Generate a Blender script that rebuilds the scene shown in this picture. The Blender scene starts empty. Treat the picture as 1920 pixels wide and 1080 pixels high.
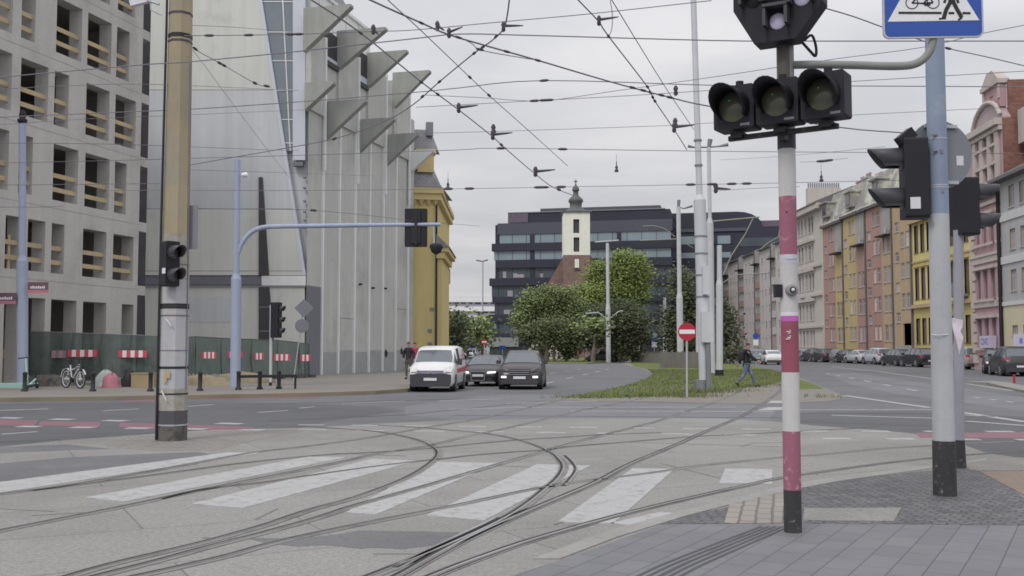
import bpy, bmesh, math, random
from mathutils import Vector, Matrix
RN = random.Random(11)
sc = bpy.context.scene
COL = sc.collection
rad = math.radians
# ---------------------------------------------------------------- camera geometry used to survey the place
F, CX, CY, HZ, CH = 1900.0, 960.0, 540.0, 655.0, 1.5
PITCH = math.atan((HZ - CY) / F)
CP, SP = math.cos(PITCH), math.sin(PITCH)
def ray(px, py):
    u, v = (px - CX) / F, -(py - CY) / F
    return Vector((u, CP - v * SP, SP + v * CP))
def G(px, py, z=0.0):
    r = ray(px, py); t = (z - CH) / r.z
    return Vector((r.x * t, r.y * t, z))
def P(px, py, Y):
    r = ray(px, py); t = Y / r.y
    return Vector((r.x * t, Y, CH + r.z * t))
def onp(px, py, o, n):
    r = ray(px, py); c = Vector((0, 0, CH)); t = (o - c).dot(n) / r.dot(n)
    return c + r * t
Zv = Vector((0, 0, 1))
# ---------------------------------------------------------------- colours and materials
def lin(h):
    h = h.lstrip('#'); out = []
    for i in (0, 2, 4):
        c = int(h[i:i + 2], 16) / 255
        out.append(c / 12.92 if c <= .04045 else ((c + .055) / 1.055) ** 2.4)
    return out
def A(h, k):
    return [min(.85, c / k) for c in lin(h)]
def Hc(h): return A(h, 1.16)      # albedo of level ground seen as h under this sky
def Vc(h): return A(h, .56)      # albedo of an upright face seen as h
_m = {}
def mat(name, col, rough=.75, var=.14, scale=1.5, bump=0., bscale=30., metal=0., spec=.3, fine=.06, fscale=60., streak=0., col2=None, c2t=.6, c2s=.4, stretch=None):
    if name in _m: return _m[name]
    m = bpy.data.materials.new(name); m.use_nodes = True
    nt = m.node_tree; N = nt.nodes; L = nt.links
    b = N['Principled BSDF']
    b.inputs['Roughness'].default_value = rough
    b.inputs['Metallic'].default_value = metal
    b.inputs['Specular IOR Level'].default_value = spec
    tc = N.new('ShaderNodeTexCoord')
    src = tc.outputs['Object']
    if stretch:
        mp = N.new('ShaderNodeMapping'); mp.inputs['Scale'].default_value = stretch
        L.new(src, mp.inputs['Vector']); src = mp.outputs['Vector']
    def noise(s, det=5, r=.6, vec=None):
        n = N.new('ShaderNodeTexNoise'); n.inputs['Scale'].default_value = s
        n.inputs['Detail'].default_value = det; n.inputs['Roughness'].default_value = r
        L.new(vec or src, n.inputs['Vector']); return n.outputs['Fac']
    def rng(v, lo, hi, a, c):
        r = N.new('ShaderNodeMapRange'); L.new(v, r.inputs['Value'])
        for k, x in zip(('From Min', 'From Max', 'To Min', 'To Max'), (lo, hi, a, c)): r.inputs[k].default_value = x
        return r.outputs['Result']
    def mul(a, c):
        r = N.new('ShaderNodeMath'); r.operation = 'MULTIPLY'; L.new(a, r.inputs[0]); L.new(c, r.inputs[1]); return r.outputs[0]
    f = rng(noise(scale), .25, .75, 1 - var, 1 + var)
    if fine: f = mul(f, rng(noise(fscale, 3), .25, .75, 1 - fine, 1 + fine))
    if streak:
        mp2 = N.new('ShaderNodeMapping'); mp2.inputs['Scale'].default_value = (1.0, 1.0, .06)
        L.new(tc.outputs['Object'], mp2.inputs['Vector'])
        f = mul(f, rng(noise(2.2, 6, .7, mp2.outputs['Vector']), .35, .7, 1 - streak, 1 + streak * .4))
    base = N.new('ShaderNodeRGB'); base.outputs[0].default_value = (*col, 1)
    cur = base.outputs[0]
    if col2:
        mx = N.new('ShaderNodeMix'); mx.data_type = 'RGBA'
        mx.inputs[7].default_value = (*col2, 1); L.new(cur, mx.inputs[6])
        L.new(rng(noise(c2s, 6, .65), c2t - .06, c2t + .06, 0, 1), mx.inputs[0]); cur = mx.outputs[2]
    vm = N.new('ShaderNodeVectorMath'); vm.operation = 'SCALE'
    L.new(cur, vm.inputs[0]); L.new(f, vm.inputs['Scale'])
    L.new(vm.outputs[0], b.inputs['Base Color'])
    if bump:
        bp = N.new('ShaderNodeBump'); bp.inputs['Strength'].default_value = bump; bp.inputs['Distance'].default_value = .02
        L.new(noise(bscale, 4), bp.inputs['Height']); L.new(bp.outputs[0], b.inputs['Normal'])
    _m[name] = m
    return m
def tiles(name, c1, c2, mortar, w, h, ms=.01, rot=0., rough=.7, offset=.5, bump=.25, noise_amt=.15, vec='Object', vertical=None, warp=0., spec=.3, loc=(0,0,0), nscale=1.3):
    """brick pattern: on level ground in x,y, or on an upright wall when vertical = (dx, dy) of the wall"""
    if name in _m: return _m[name]
    m = bpy.data.materials.new(name); m.use_nodes = True
    nt = m.node_tree; N = nt.nodes; L = nt.links; b = N['Principled BSDF']
    b.inputs['Roughness'].default_value = rough; b.inputs['Specular IOR Level'].default_value = spec
    geo = N.new('ShaderNodeNewGeometry'); v = geo.outputs['Position']
    if vertical:
        d = N.new('ShaderNodeVectorMath'); d.operation = 'DOT_PRODUCT'; d.inputs[1].default_value = (vertical[0], vertical[1], 0)
        L.new(v, d.inputs[0]); sp = N.new('ShaderNodeSeparateXYZ'); L.new(v, sp.inputs[0])
        cb = N.new('ShaderNodeCombineXYZ'); L.new(d.outputs['Value'], cb.inputs[0]); L.new(sp.outputs[2], cb.inputs[1]); vv = cb.outputs[0]
    else:
        mp = N.new('ShaderNodeMapping'); mp.inputs['Rotation'].default_value = (0, 0, rot); mp.inputs['Location'].default_value = loc
        L.new(v, mp.inputs['Vector']); vv = mp.outputs['Vector']
    if warp:
        nz = N.new('ShaderNodeTexNoise'); nz.inputs['Scale'].default_value = 5; L.new(vv, nz.inputs['Vector'])
        s = N.new('ShaderNodeVectorMath'); s.operation = 'SCALE'; s.inputs['Scale'].default_value = warp; L.new(nz.outputs['Color'], s.inputs[0])
        a = N.new('ShaderNodeVectorMath'); L.new(vv, a.inputs[0]); L.new(s.outputs[0], a.inputs[1]); vv = a.outputs[0]
    br = N.new('ShaderNodeTexBrick'); br.offset = offset
    for k, x in (('Color1', (*c1, 1)), ('Color2', (*c2, 1)), ('Mortar', (*mortar, 1)), ('Scale', 1.), ('Mortar Size', ms), ('Mortar Smooth', .3), ('Brick Width', w), ('Row Height', h)):
        br.inputs[k].default_value = x
    L.new(vv, br.inputs['Vector'])
    nz2 = N.new('ShaderNodeTexNoise'); nz2.inputs['Scale'].default_value = nscale; nz2.inputs['Detail'].default_value = 8; nz2.inputs['Roughness'].default_value = .65
    L.new(v, nz2.inputs['Vector'])
    mr = N.new('ShaderNodeMapRange'); L.new(nz2.outputs['Fac'], mr.inputs['Value'])
    for k, x in zip(('From Min', 'From Max', 'To Min', 'To Max'), (.28, .72, 1 - noise_amt, 1 + noise_amt)): mr.inputs[k].default_value = x
    sc_ = N.new('ShaderNodeVectorMath'); sc_.operation = 'SCALE'; L.new(br.outputs['Color'], sc_.inputs[0]); L.new(mr.outputs['Result'], sc_.inputs['Scale'])
    L.new(sc_.outputs[0], b.inputs['Base Color'])
    if bump:
        bp = N.new('ShaderNodeBump'); bp.inputs['Strength'].default_value = bump; bp.inputs['Distance'].default_value = .01; bp.invert = True
        L.new(br.outputs['Fac'], bp.inputs['Height']); L.new(bp.outputs[0], b.inputs['Normal'])
    _m[name] = m
    return m
def ground(name, base, dark, pale, dirt, rough=.85, spk=.16, bl=.16, joints=None, cracks=True, streak_dir=None, spec=.2):
    """worn paving: blotches, stains, grit, cracks and, where given, cast slab joints (w, h, turn)"""
    if name in _m: return _m[name]
    m = bpy.data.materials.new(name); m.use_nodes = True; nt = m.node_tree; N = nt.nodes; L = nt.links; b = N['Principled BSDF']
    b.inputs['Roughness'].default_value = rough; b.inputs['Specular IOR Level'].default_value = spec
    v = N.new('ShaderNodeNewGeometry').outputs['Position']
    def noise(s, det=6, r=.6, vec=None, dist=0.):
        n = N.new('ShaderNodeTexNoise'); n.inputs['Scale'].default_value = s; n.inputs['Detail'].default_value = det; n.inputs['Roughness'].default_value = r; n.inputs['Distortion'].default_value = dist
        L.new(vec or v, n.inputs['Vector']); return n.outputs['Fac']
    def rng(x, lo, hi, a, c):
        r = N.new('ShaderNodeMapRange'); L.new(x, r.inputs['Value'])
        for k, y in zip(('From Min', 'From Max', 'To Min', 'To Max'), (lo, hi, a, c)): r.inputs[k].default_value = y
        return r.outputs['Result']
    def mixc(a, col, fac):
        x = N.new('ShaderNodeMix'); x.data_type = 'RGBA'; x.inputs[7].default_value = (*col, 1)
        if isinstance(a, list): x.inputs[6].default_value = (*a, 1)
        else: L.new(a, x.inputs[6])
        L.new(fac, x.inputs[0]); return x.outputs[2]
    c = mixc(list(base), dark, rng(noise(.22, 8, .62), .46, .62, 0, .9))
    c = mixc(c, pale, rng(noise(.55, 8, .7), .55, .72, 0, .8))
    c = mixc(c, dirt, rng(noise(1.9, 7, .72, dist=.8), .60, .76, 0, .75))
    c = mixc(c, [x * .62 for x in dirt], rng(noise(7.5, 5, .75, dist=.5), .655, .70, 0, .8))
    c = mixc(c, [x * .75 for x in dirt], rng(noise(3.1, 6, .8, dist=1.2), .665, .71, 0, .6))
    if streak_dir is not None:
        mp = N.new('ShaderNodeMapping'); mp.inputs['Rotation'].default_value = (0, 0, streak_dir); mp.inputs['Scale'].default_value = (.05, 1., 1.); L.new(v, mp.inputs['Vector'])
        c = mixc(c, dirt, rng(noise(1.3, 5, .6, mp.outputs['Vector']), .52, .75, 0, .55))
    if joints:
        mp = N.new('ShaderNodeMapping'); mp.inputs['Rotation'].default_value = (0, 0, joints[2]); L.new(v, mp.inputs['Vector'])
        br = N.new('ShaderNodeTexBrick'); br.inputs['Scale'].default_value = 1.; br.inputs['Brick Width'].default_value = joints[0]; br.inputs['Row Height'].default_value = joints[1]; br.inputs['Mortar Size'].default_value = .012; br.inputs['Mortar Smooth'].default_value = .4
        br.inputs['Color1'].default_value = (1, 1, 1, 1); br.inputs['Color2'].default_value = (.88, .88, .88, 1); br.inputs['Mortar'].default_value = (.55, .54, .53, 1); L.new(mp.outputs['Vector'], br.inputs['Vector'])
        mm = N.new('ShaderNodeMix'); mm.data_type = 'RGBA'; mm.blend_type = 'MULTIPLY'; mm.inputs[0].default_value = .8; L.new(c, mm.inputs[6]); L.new(br.outputs['Color'], mm.inputs[7]); c = mm.outputs[2]
    if cracks:
        wv = N.new('ShaderNodeVectorMath'); wn = N.new('ShaderNodeTexNoise'); wn.inputs['Scale'].default_value = 1.6; L.new(v, wn.inputs['Vector']); wv.operation = 'MULTIPLY_ADD'; wv.inputs[1].default_value = (.9, .9, .9); L.new(wn.outputs['Color'], wv.inputs[0]); L.new(v, wv.inputs[2])
        vo = N.new('ShaderNodeTexVoronoi'); vo.feature = 'DISTANCE_TO_EDGE'; vo.inputs['Scale'].default_value = .38; L.new(wv.outputs[0], vo.inputs['Vector'])
        c = mixc(c, [x * .55 for x in dirt], rng(vo.outputs['Distance'], .002, .009, .75, 0))
    f = rng(noise(26, 4, .75), .3, .7, 1 - spk, 1 + spk); f2 = rng(noise(90, 2, .5), .3, .7, 1 - spk * .7, 1 + spk * .7)
    k = N.new('ShaderNodeMath'); k.operation = 'MULTIPLY'; L.new(f, k.inputs[0]); L.new(f2, k.inputs[1])
    s = N.new('ShaderNodeVectorMath'); s.operation = 'SCALE'; L.new(c, s.inputs[0]); L.new(k.outputs[0], s.inputs['Scale']); L.new(s.outputs[0], b.inputs['Base Color'])
    bp = N.new('ShaderNodeBump'); bp.inputs['Strength'].default_value = .35; bp.inputs['Distance'].default_value = .012; L.new(noise(45, 5, .7), bp.inputs['Height']); L.new(bp.outputs[0], b.inputs['Normal'])
    _m[name] = m; return m
def glass(name, col, rough=.08, spec=.6, var=.2, scale=.6):
    return mat(name, col, rough=rough, var=var, scale=scale, spec=spec, fine=0)
def emis(name, col, st):
    if name in _m: return _m[name]
    m = bpy.data.materials.new(name); m.use_nodes = True; b = m.node_tree.nodes['Principled BSDF']
    b.inputs['Base Color'].default_value = (*col, 1); b.inputs['Emission Color'].default_value = (*col, 1); b.inputs['Emission Strength'].default_value = st
    _m[name] = m; return m
# ---------------------------------------------------------------- mesh builder
class MB:
    def __init__(s): s.v = []; s.f = []; s.m = []; s.s = []
    def add(s, vs, fs, mi=0, smooth=False):
        k = len(s.v); s.v += [Vector(v) for v in vs]
        for f in fs: s.f.append([i + k for i in f]); s.m.append(mi); s.s.append(smooth)
        return s
    def quad(s, a, b, c, d, mi=0): return s.add([a, b, c, d], [(0, 1, 2, 3)], mi)
    def poly(s, pts, mi=0): return s.add(pts, [tuple(range(len(pts)))], mi)
    def obox(s, c, ax, ay, az, mi=0):
        c = Vector(c); ax = Vector(ax); ay = Vector(ay); az = Vector(az)
        vs = [c + ax * i + ay * j + az * k for k in (-1, 1) for j in (-1, 1) for i in (-1, 1)]
        return s.add(vs, [(0, 2, 3, 1), (4, 5, 7, 6), (0, 1, 5, 4), (2, 6, 7, 3), (0, 4, 6, 2), (1, 3, 7, 5)], mi)
    def box(s, x0, x1, y0, y1, z0, z1, mi=0):
        return s.obox(((x0 + x1) / 2, (y0 + y1) / 2, (z0 + z1) / 2), ((x1 - x0) / 2, 0, 0), (0, (y1 - y0) / 2, 0), (0, 0, (z1 - z0) / 2), mi)
    def bar(s, p, q, w, h, mi=0, up=Zv):
        p = Vector(p); q = Vector(q); d = (q - p); L = d.length; d.normalize()
        x = d.cross(up)
        if x.length < 1e-4: x = Vector((1, 0, 0))
        x.normalize(); y = x.cross(d)
        return s.obox((p + q) / 2, d * L / 2, x * w / 2, y * h / 2, mi)
    def cyl(s, p, q, r0, r1=None, n=12, mi=0, caps=True, smooth=True):
        r1 = r0 if r1 is None else r1
        p = Vector(p); q = Vector(q); d = (q - p).normalized()
        x = d.orthogonal().normalized(); y = d.cross(x)
        vs = []
        for c, r in ((p, r0), (q, r1)):
            vs += [c + (x * math.cos(2 * math.pi * i / n) + y * math.sin(2 * math.pi * i / n)) * r for i in range(n)]
        s.add(vs, [(i, (i + 1) % n, n + (i + 1) % n, n + i) for i in range(n)], mi, smooth)
        if caps: s.add(vs[:n], [tuple(range(n))[::-1]], mi); s.add(vs[n:], [tuple(range(n))], mi)
        return s
    def tube(s, pts, r, n=6, mi=0):
        pts = [Vector(p) for p in pts]; rings = []; x = None
        for i, p in enumerate(pts):
            d = (pts[min(i + 1, len(pts) - 1)] - pts[max(i - 1, 0)]).normalized()
            x = d.orthogonal().normalized() if x is None else (x - d * x.dot(d)).normalized()
            y = d.cross(x)
            rr = r[i] if isinstance(r, (list, tuple)) else r
            rings.append([p + (x * math.cos(2 * math.pi * j / n) + y * math.sin(2 * math.pi * j / n)) * rr for j in range(n)])
        vs = [v for g in rings for v in g]; fs = []
        for i in range(len(pts) - 1):
            for j in range(n): fs.append((i * n + j, i * n + (j + 1) % n, (i + 1) * n + (j + 1) % n, (i + 1) * n + j))
        s.add(vs, fs, mi, True)
        s.add(rings[0], [tuple(range(n))[::-1]], mi); s.add(rings[-1], [tuple(range(n))], mi)
        return s
    def lathe(s, o, prof, n=16, mi=0, smooth=True, flat=None):
        o = Vector(o); vs = []; fs = []
        for r, z in prof: vs += [o + Vector((r * math.cos(2 * math.pi * (j + .5) / n), r * math.sin(2 * math.pi * (j + .5) / n), z)) for j in range(n)]
        for i in range(len(prof) - 1):
            for j in range(n): fs.append((i * n + j, i * n + (j + 1) % n, (i + 1) * n + (j + 1) % n, (i + 1) * n + j))
        s.add(vs, fs, mi, smooth)
        s.add(vs[:n], [tuple(range(n))[::-1]], mi); s.add(vs[-n:], [tuple(range(n))], mi)
        return s
    def prism(s, pts, ext, mi=0, mi_side=None):
        pts = [Vector(p) for p in pts]; e = Vector(ext); n = len(pts)
        s.add(pts, [tuple(range(n))], mi); s.add([p + e for p in pts], [tuple(range(n))[::-1]], mi)
        s.add(pts + [p + e for p in pts], [(i, (i + 1) % n, n + (i + 1) % n, n + i) for i in range(n)], mi if mi_side is None else mi_side)
        return s
    def ribbon(s, pts, w, z, mi=0, off=0.):
        L_, R_ = [], []
        for i, p in enumerate(pts):
            a = pts[max(i - 1, 0)]; b = pts[min(i + 1, len(pts) - 1)]
            d = Vector((b[0] - a[0], b[1] - a[1], 0)).normalized(); nn = Vector((-d.y, d.x, 0))
            c = Vector((p[0], p[1], z)) + nn * off
            L_.append(c + nn * w / 2); R_.append(c - nn * w / 2)
        k = len(pts); dn = Vector((0, 0, -z - .02)); s.add(L_ + R_ + [v + dn for v in L_] + [v + dn for v in R_], [(i, i + 1, k + i + 1, k + i) for i in range(k - 1)] + [(i, i + 1, 2 * k + i + 1, 2 * k + i) for i in range(k - 1)] + [(k + i, k + i + 1, 3 * k + i + 1, 3 * k + i) for i in range(k - 1)], mi)
        return s
    def build(s, name, mats, parent=None, world=False, loc=None, rot=None):
        me = bpy.data.meshes.new(name)
        off = Vector((0, 0, 0)); o_loc = Vector((0, 0, 0))
        if world:
            if parent is not None: off = LOC[parent.name]
            else:
                n = max(1, len(s.v)); off = Vector((sum(v.x for v in s.v) / n, sum(v.y for v in s.v) / n, min(v.z for v in s.v))); o_loc = off
        me.from_pydata([tuple(v - off) for v in s.v], [], s.f)
        if not isinstance(mats, (list, tuple)): mats = [mats]
        for m in mats: me.materials.append(m)
        me.polygons.foreach_set('material_index', s.m); me.polygons.foreach_set('use_smooth', s.s)
        me.update()
        o = bpy.data.objects.new(name, me); COL.objects.link(o)
        if parent is not None: o.parent = parent
        o.location = loc if loc is not None else o_loc
        if rot: o.rotation_euler = rot
        LOC[o.name] = Vector(o.location) + (LOC.get(parent.name, Vector()) if parent is not None else Vector())
        return o
LOC = {}
def tag(o, label, cat, group=None, kind=None):
    o['label'] = label; o['category'] = cat
    if group: o['group'] = group
    if kind: o['kind'] = kind
    return o
def thing(name, label, cat, loc=(0, 0, 0), rz=0., group=None):
    o = bpy.data.objects.new(name, None); COL.objects.link(o); o.location = loc; o.rotation_euler = (0, 0, rz); o.empty_display_size = .3
    LOC[o.name] = Vector(loc)
    return tag(o, label, cat, group)
def struct(o, kind='structure'):
    o['kind'] = kind; return o
def ext_tree(o, parent=None):
    c = o.copy(); COL.objects.link(c)
    if parent is not None: c.parent = parent
    for ch in list(o.children): ext_tree(ch, c)
    LOC[c.name] = Vector(c.location)
    return c
def spline(pts, k=6):
    """smooth polyline through pts"""
    pts = [Vector(p) for p in pts]
    if len(pts) < 3: return pts
    out = []
    for i in range(len(pts) - 1):
        p0 = pts[max(i - 1, 0)]; p1 = pts[i]; p2 = pts[i + 1]; p3 = pts[min(i + 2, len(pts) - 1)]
        for j in range(k):
            t = j / k
            out.append(.5 * (2 * p1 + (p2 - p0) * t + (2 * p0 - 5 * p1 + 4 * p2 - p3) * t * t + (3 * p1 - p0 - 3 * p2 + p3) * t ** 3))
    out.append(pts[-1]); return out
def lettering(text, size, m, parent, loc, rot, name='lettering', ext=.002):
    cu = bpy.data.curves.new(name, 'FONT'); cu.body = text; cu.size = size; cu.align_x = 'CENTER'; cu.align_y = 'CENTER'; cu.extrude = ext
    cu.materials.append(m); o = bpy.data.objects.new(name, cu); COL.objects.link(o); o.parent = parent; o.location = loc; o.rotation_euler = rot
    return o
# ---------------------------------------------------------------- shared materials
M = {}
M['black'] = mat('black_paint', Vc('#262528'), rough=.55, var=.2, spec=.25)
M['blackmatt'] = mat('black_plastic', Vc('#333236'), rough=.55, var=.1, spec=.4)
M['rubber'] = mat('tyre_rubber', Vc('#2e2d30'), rough=.85, var=.1)
M['rim'] = mat('wheel_rim_metal', Vc('#84868a'), rough=.4, metal=.6, var=.1)
M['steel'] = mat('galvanised_steel', Vc('#8e9196'), rough=.5, metal=.3, var=.12)
M['polewhite'] = mat('pale_grey_pole_paint', Vc('#9b9da1'), rough=.55, var=.08, streak=.08)
M['poleblue'] = mat('pale_blue_pole_paint', Vc('#7f8698'), rough=.55, var=.07, streak=.1)
M['wire'] = mat('weathered_wire_copper', Vc('#5d5963'), rough=.6, var=.05, fine=0)
M['wireclamp'] = mat('wire_clamp_metal', Vc('#3c3a40'), rough=.6, var=.1)
M['white'] = mat('white_sign_paint', Vc('#b4b4b6'), rough=.45, var=.04)
M['redsign'] = mat('red_sign_paint', Vc('#8a2634'), rough=.45, var=.05)
M['bluesign'] = mat('blue_sign_film', Vc('#2b4384'), rough=.4, var=.05)
M['grey'] = mat('grey_sign_back', Vc('#66686e'), rough=.5, var=.06, metal=.2)
M['window_dark'] = glass('dark_window_glass', Vc('#3d3c42'))
M['window_light'] = glass('curtained_window_glass', Vc('#7d787d'), rough=.2, spec=.4)
M['winframe'] = mat('window_frame_paint', Vc('#8f8a8a'), rough=.6, var=.06)
# ================================================================ GROUND
M['asphalt'] = ground('worn_asphalt', Hc('#7a7b7f'), Hc('#707175'), Hc('#838488'), Hc('#65666a'), spk=.10, streak_dir=rad(-70), cracks=False)
M['concrete_slab'] = ground('pale_worn_concrete', Hc('#9e9c99'), Hc('#908e8b'), Hc('#a7a5a2'), Hc('#817f7c'), spk=.22, joints=(2.6, 1.5, rad(-28)), cracks=False)
M['paint'] = mat('worn_white_road_paint', Hc('#b8b8ba'), rough=.7, var=.08, scale=3, col2=Hc('#a3a19f'), c2t=.57, c2s=9)
M['redpaint'] = mat('red_cycle_crossing_paint', Hc('#8f6a74'), rough=.75, var=.1, scale=2, col2=Hc('#7d6a70'), c2t=.6, c2s=1.0)
M['setts'] = tiles('dark_granite_setts', Hc('#7d7d80'), Hc('#68686b'), Hc('#58585b'), .12, .10, .012, rot=rad(33), warp=.10, bump=.8, noise_amt=.22, nscale=3.)
M['setts_pale'] = tiles('pale_granite_setts', Hc('#9a9692'), Hc('#8f8b87'), Hc('#7f7b78'), .15, .10, .010, rot=rad(8), warp=.10, bump=.4, noise_amt=.15)
M['setts_block'] = tiles('worn_beige_stone_blocks', Hc('#a29b95'), Hc('#98928c'), Hc('#77726e'), .30, .14, .014, rot=rad(-75), warp=.03, bump=.5, noise_amt=.12)
M['paving'] = tiles('grey_paving_slabs', Hc('#828387'), Hc('#7b7c81'), Hc('#57585c'), .42, .21, .0045, rot=rad(-60), bump=.3, noise_amt=.12)
M['darkpatch'] = ground('dark_patched_tarmac', Hc('#7d7d80'), Hc('#727276'), Hc('#8b8a8a'), Hc('#68686b'), spk=.16, cracks=False)
M['sidewalk'] = mat('sandy_pavement', Hc('#8e8984'), rough=.9, var=.1, scale=.6, fine=.08, fscale=12, bump=.2)
M['kerb'] = mat('stone_kerb', Hc('#97918a'), rough=.85, var=.14, scale=1.0)
M['grass_base'] = mat('mown_grass', Hc('#66763a'), rough=.95, var=.22, scale=1.2, fine=.25, fscale=14, col2=Hc('#7e7862'), c2t=.56, c2s=.7)
M['railbed'] = mat('dusty_track_bed', Hc('#8d8781'), rough=.9, var=.12, scale=1.2, fine=.12, fscale=18)
M['orange'] = tiles('tan_paving_blocks', Hc('#94867b'), Hc('#8c7d70'), Hc('#7d7068'), .2, .1, .006, rot=rad(20), bump=.2, noise_amt=.1)

def flat(name, px, m, z, zref=0.):
    o = MB().prism([Vector((*G(x, y, zref).xy, z)) for x, y in px], (0, 0, -z - .02)).build(name, m, world=True)
    return struct(o)
gb = MB(); gb.box(-700, 700, -60, 1500, -1.0, 0.0); struct(gb.build('road', M['asphalt']))
M['asphalt_dark'] = ground('darker_relaid_asphalt', Hc('#6c6d71'), Hc('#636468'), Hc('#76777b'), Hc('#5a5b5f'), spk=.10, streak_dir=rad(-12), cracks=False)
M['asphalt_pale'] = ground('pale_worn_asphalt', Hc('#84858a'), Hc('#7b7c81'), Hc('#8d8e91'), Hc('#6e6f73'), spk=.10, streak_dir=rad(-20), cracks=False)
flat('relaid_asphalt', [(-900, 770), (0, 757), (300, 754), (520, 756), (700, 762), (760, 770), (640, 786), (560, 800), (480, 806), (300, 814), (0, 840), (-900, 900)], M['asphalt_dark'], .0026)
flat('relaid_asphalt', [(1480, 776), (1560, 772), (1760, 774), (2300, 800), (2300, 862), (1905, 858), (1850, 850), (1800, 832), (1720, 814), (1560, 801), (1480, 795)], M['asphalt_dark'], .0026)
flat('worn_asphalt_lane', [(760, 762), (900, 742), (1040, 740), (1070, 752), (1240, 756), (1400, 759), (1460, 766), (1440, 788), (1030, 785), (850, 787), (760, 779)], M['asphalt_pale'], .0016)
flat('worn_asphalt_lane', [(1545, 700), (1600, 699), (1900, 742), (2100, 772), (1920, 770), (1700, 742), (1600, 722)], M['asphalt_pale'], .0016)
# the pale concrete apron the trams cross
flat('tram_apron', [(-400, 865), (0, 838), (130, 825), (300, 813), (400, 806), (560, 803), (700, 795), (850, 788), (1030, 785), (1345, 785), (1440, 790), (1560, 801),
     (1640, 806), (1720, 814), (1800, 832), (1850, 850), (1905, 858), (2100, 862), (2300, 880), (1500, 1200), (600, 1300), (-500, 1300), (-1400, 1000)], M['concrete_slab'], .004)
flat('tarmac_strip', [(0, 870), (130, 858), (370, 848), (398, 853), (300, 868), (200, 886), (80, 898), (0, 903), (-200, 915), (-200, 880)], M['darkpatch'], .0065)
flat('tarmac_strip', [(-100, 845), (0, 838), (125, 834), (205, 842), (90, 846), (0, 850), (-100, 858)], M['darkpatch'], .0065)
flat('cobbled_island', [(205, 822), (300, 815), (400, 808), (580, 806), (480, 826), (400, 846), (300, 846), (200, 838)], M['setts_pale'], .0065)
flat('sett_patch', [(470, 1012), (540, 1013), (634, 1003), (672, 996), (862, 999), (842, 1020), (792, 1026), (753, 1031), (700, 1028), (678, 1030), (607, 1023), (560, 1026), (500, 1020)], M['darkpatch'], .0065)
# near pavement: slabs, setts, manhole surround
flat('paved_footway', [(955, 1085), (1120, 1030), (1240, 986), (1500, 984), (1920, 988), (2300, 992), (2300, 1400), (700, 1400)], M['paving'], .012)
flat('cobbled_footway', [(1235, 984), (1300, 965), (1450, 935), (1500, 915), (1600, 899), (1720, 885), (1800, 880), (1850, 882), (1920, 935), (2300, 960), (2300, 990), (1920, 986), (1500, 982)], M['setts'], .008)
flat('stone_block_patch', [(1358, 983), (1370, 940), (1400, 930), (1460, 918), (1472, 918), (1466, 983)], M['setts_block'], .012)
flat('concrete_cover', [(1506, 978), (1508, 955), (1690, 954), (1676, 979)], M['concrete_slab'], .012)
flat('tan_footway', [(1838, 886), (1920, 886), (2300, 890), (2300, 960), (1920, 930)], M['orange'], .012)
flat('pale_sett_strip', [(1795, 874), (1840, 862), (1920, 862), (2200, 866), (2200, 884), (1920, 884), (1838, 884), (1820, 882)], M['setts_pale'], .012)
# kerb-side lip of the concrete along the near rail
flat('concrete_edge', [(1000, 1050), (1140, 997), (1270, 962), (1380, 935), (1470, 912), (1560, 897), (1680, 882), (1800, 868), (1850, 860), (1850, 864), (1800, 873), (1690, 887), (1570, 904), (1480, 921), (1400, 940), (1290, 968), (1160, 1008), (1050, 1050)], mat('pale_edge_stone', Hc('#a09e9b'), rough=.85, var=.16, scale=1.4, fine=.12, fscale=20), .0125)
# joints between the cast slabs of the apron
jm = mat('slab_joint_tar', Hc('#7e7c7a'), rough=.9, var=.2)
jb = MB()
for a in ([(700, 1040), (820, 1040)], [(640, 1009), (860, 1000)], [(60, 968), (160, 962)], [(1040, 985), (1100, 965)], [(880, 872), (1080, 880)], [(480, 975), (520, 955)],
          [(380, 1010), (560, 1012)], [(1180, 830), (1460, 838)], [(1390, 838), (1410, 832), (1470, 830)], [(620, 850), (760, 856)], [(100, 960), (0, 955)], [(1240, 870), (1380, 905)]):
    jb.ribbon([G(*p) for p in a], .025, .0072)
struct(jb.build('tarred_joint', jm, world=True))
# ---------------- painted markings
def mark(pxs, m='paint', name='road_marking', z=.0085):
    return flat(name, pxs, M[m], z)
for q in ([(-200, 951), (0, 925), (490, 850), (428, 849), (0, 905), (-200, 930)], [(160, 934), (232, 942), (652, 858), (580, 857)], [(358, 946), (455, 954), (782, 865), (699, 861)],
          [(648, 962), (705, 966), (936, 869), (816, 867)], [(798, 968), (908, 977), (1107, 874), (1008, 871)], [(1045, 980), (1150, 983), (1265, 880), (1186, 879)], [(1141, 983), (1182, 986), (1270, 964), (1238, 961)], [(1348, 907), (1448, 908), (1448, 881), (1360, 879)]):
    mark(q, name='zebra_stripe')
def dashes(a, b, n, duty, w, m='paint', name='dashed_line'):
    A_, B_ = G(*a), G(*b); mb = MB()
    for i in range(n):
        p = A_.lerp(B_, i / n); q = A_.lerp(B_, (i + duty) / n); mb.ribbon([p, q], w, .0085)
    struct(mb.build(name, M[m], world=True))
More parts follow.
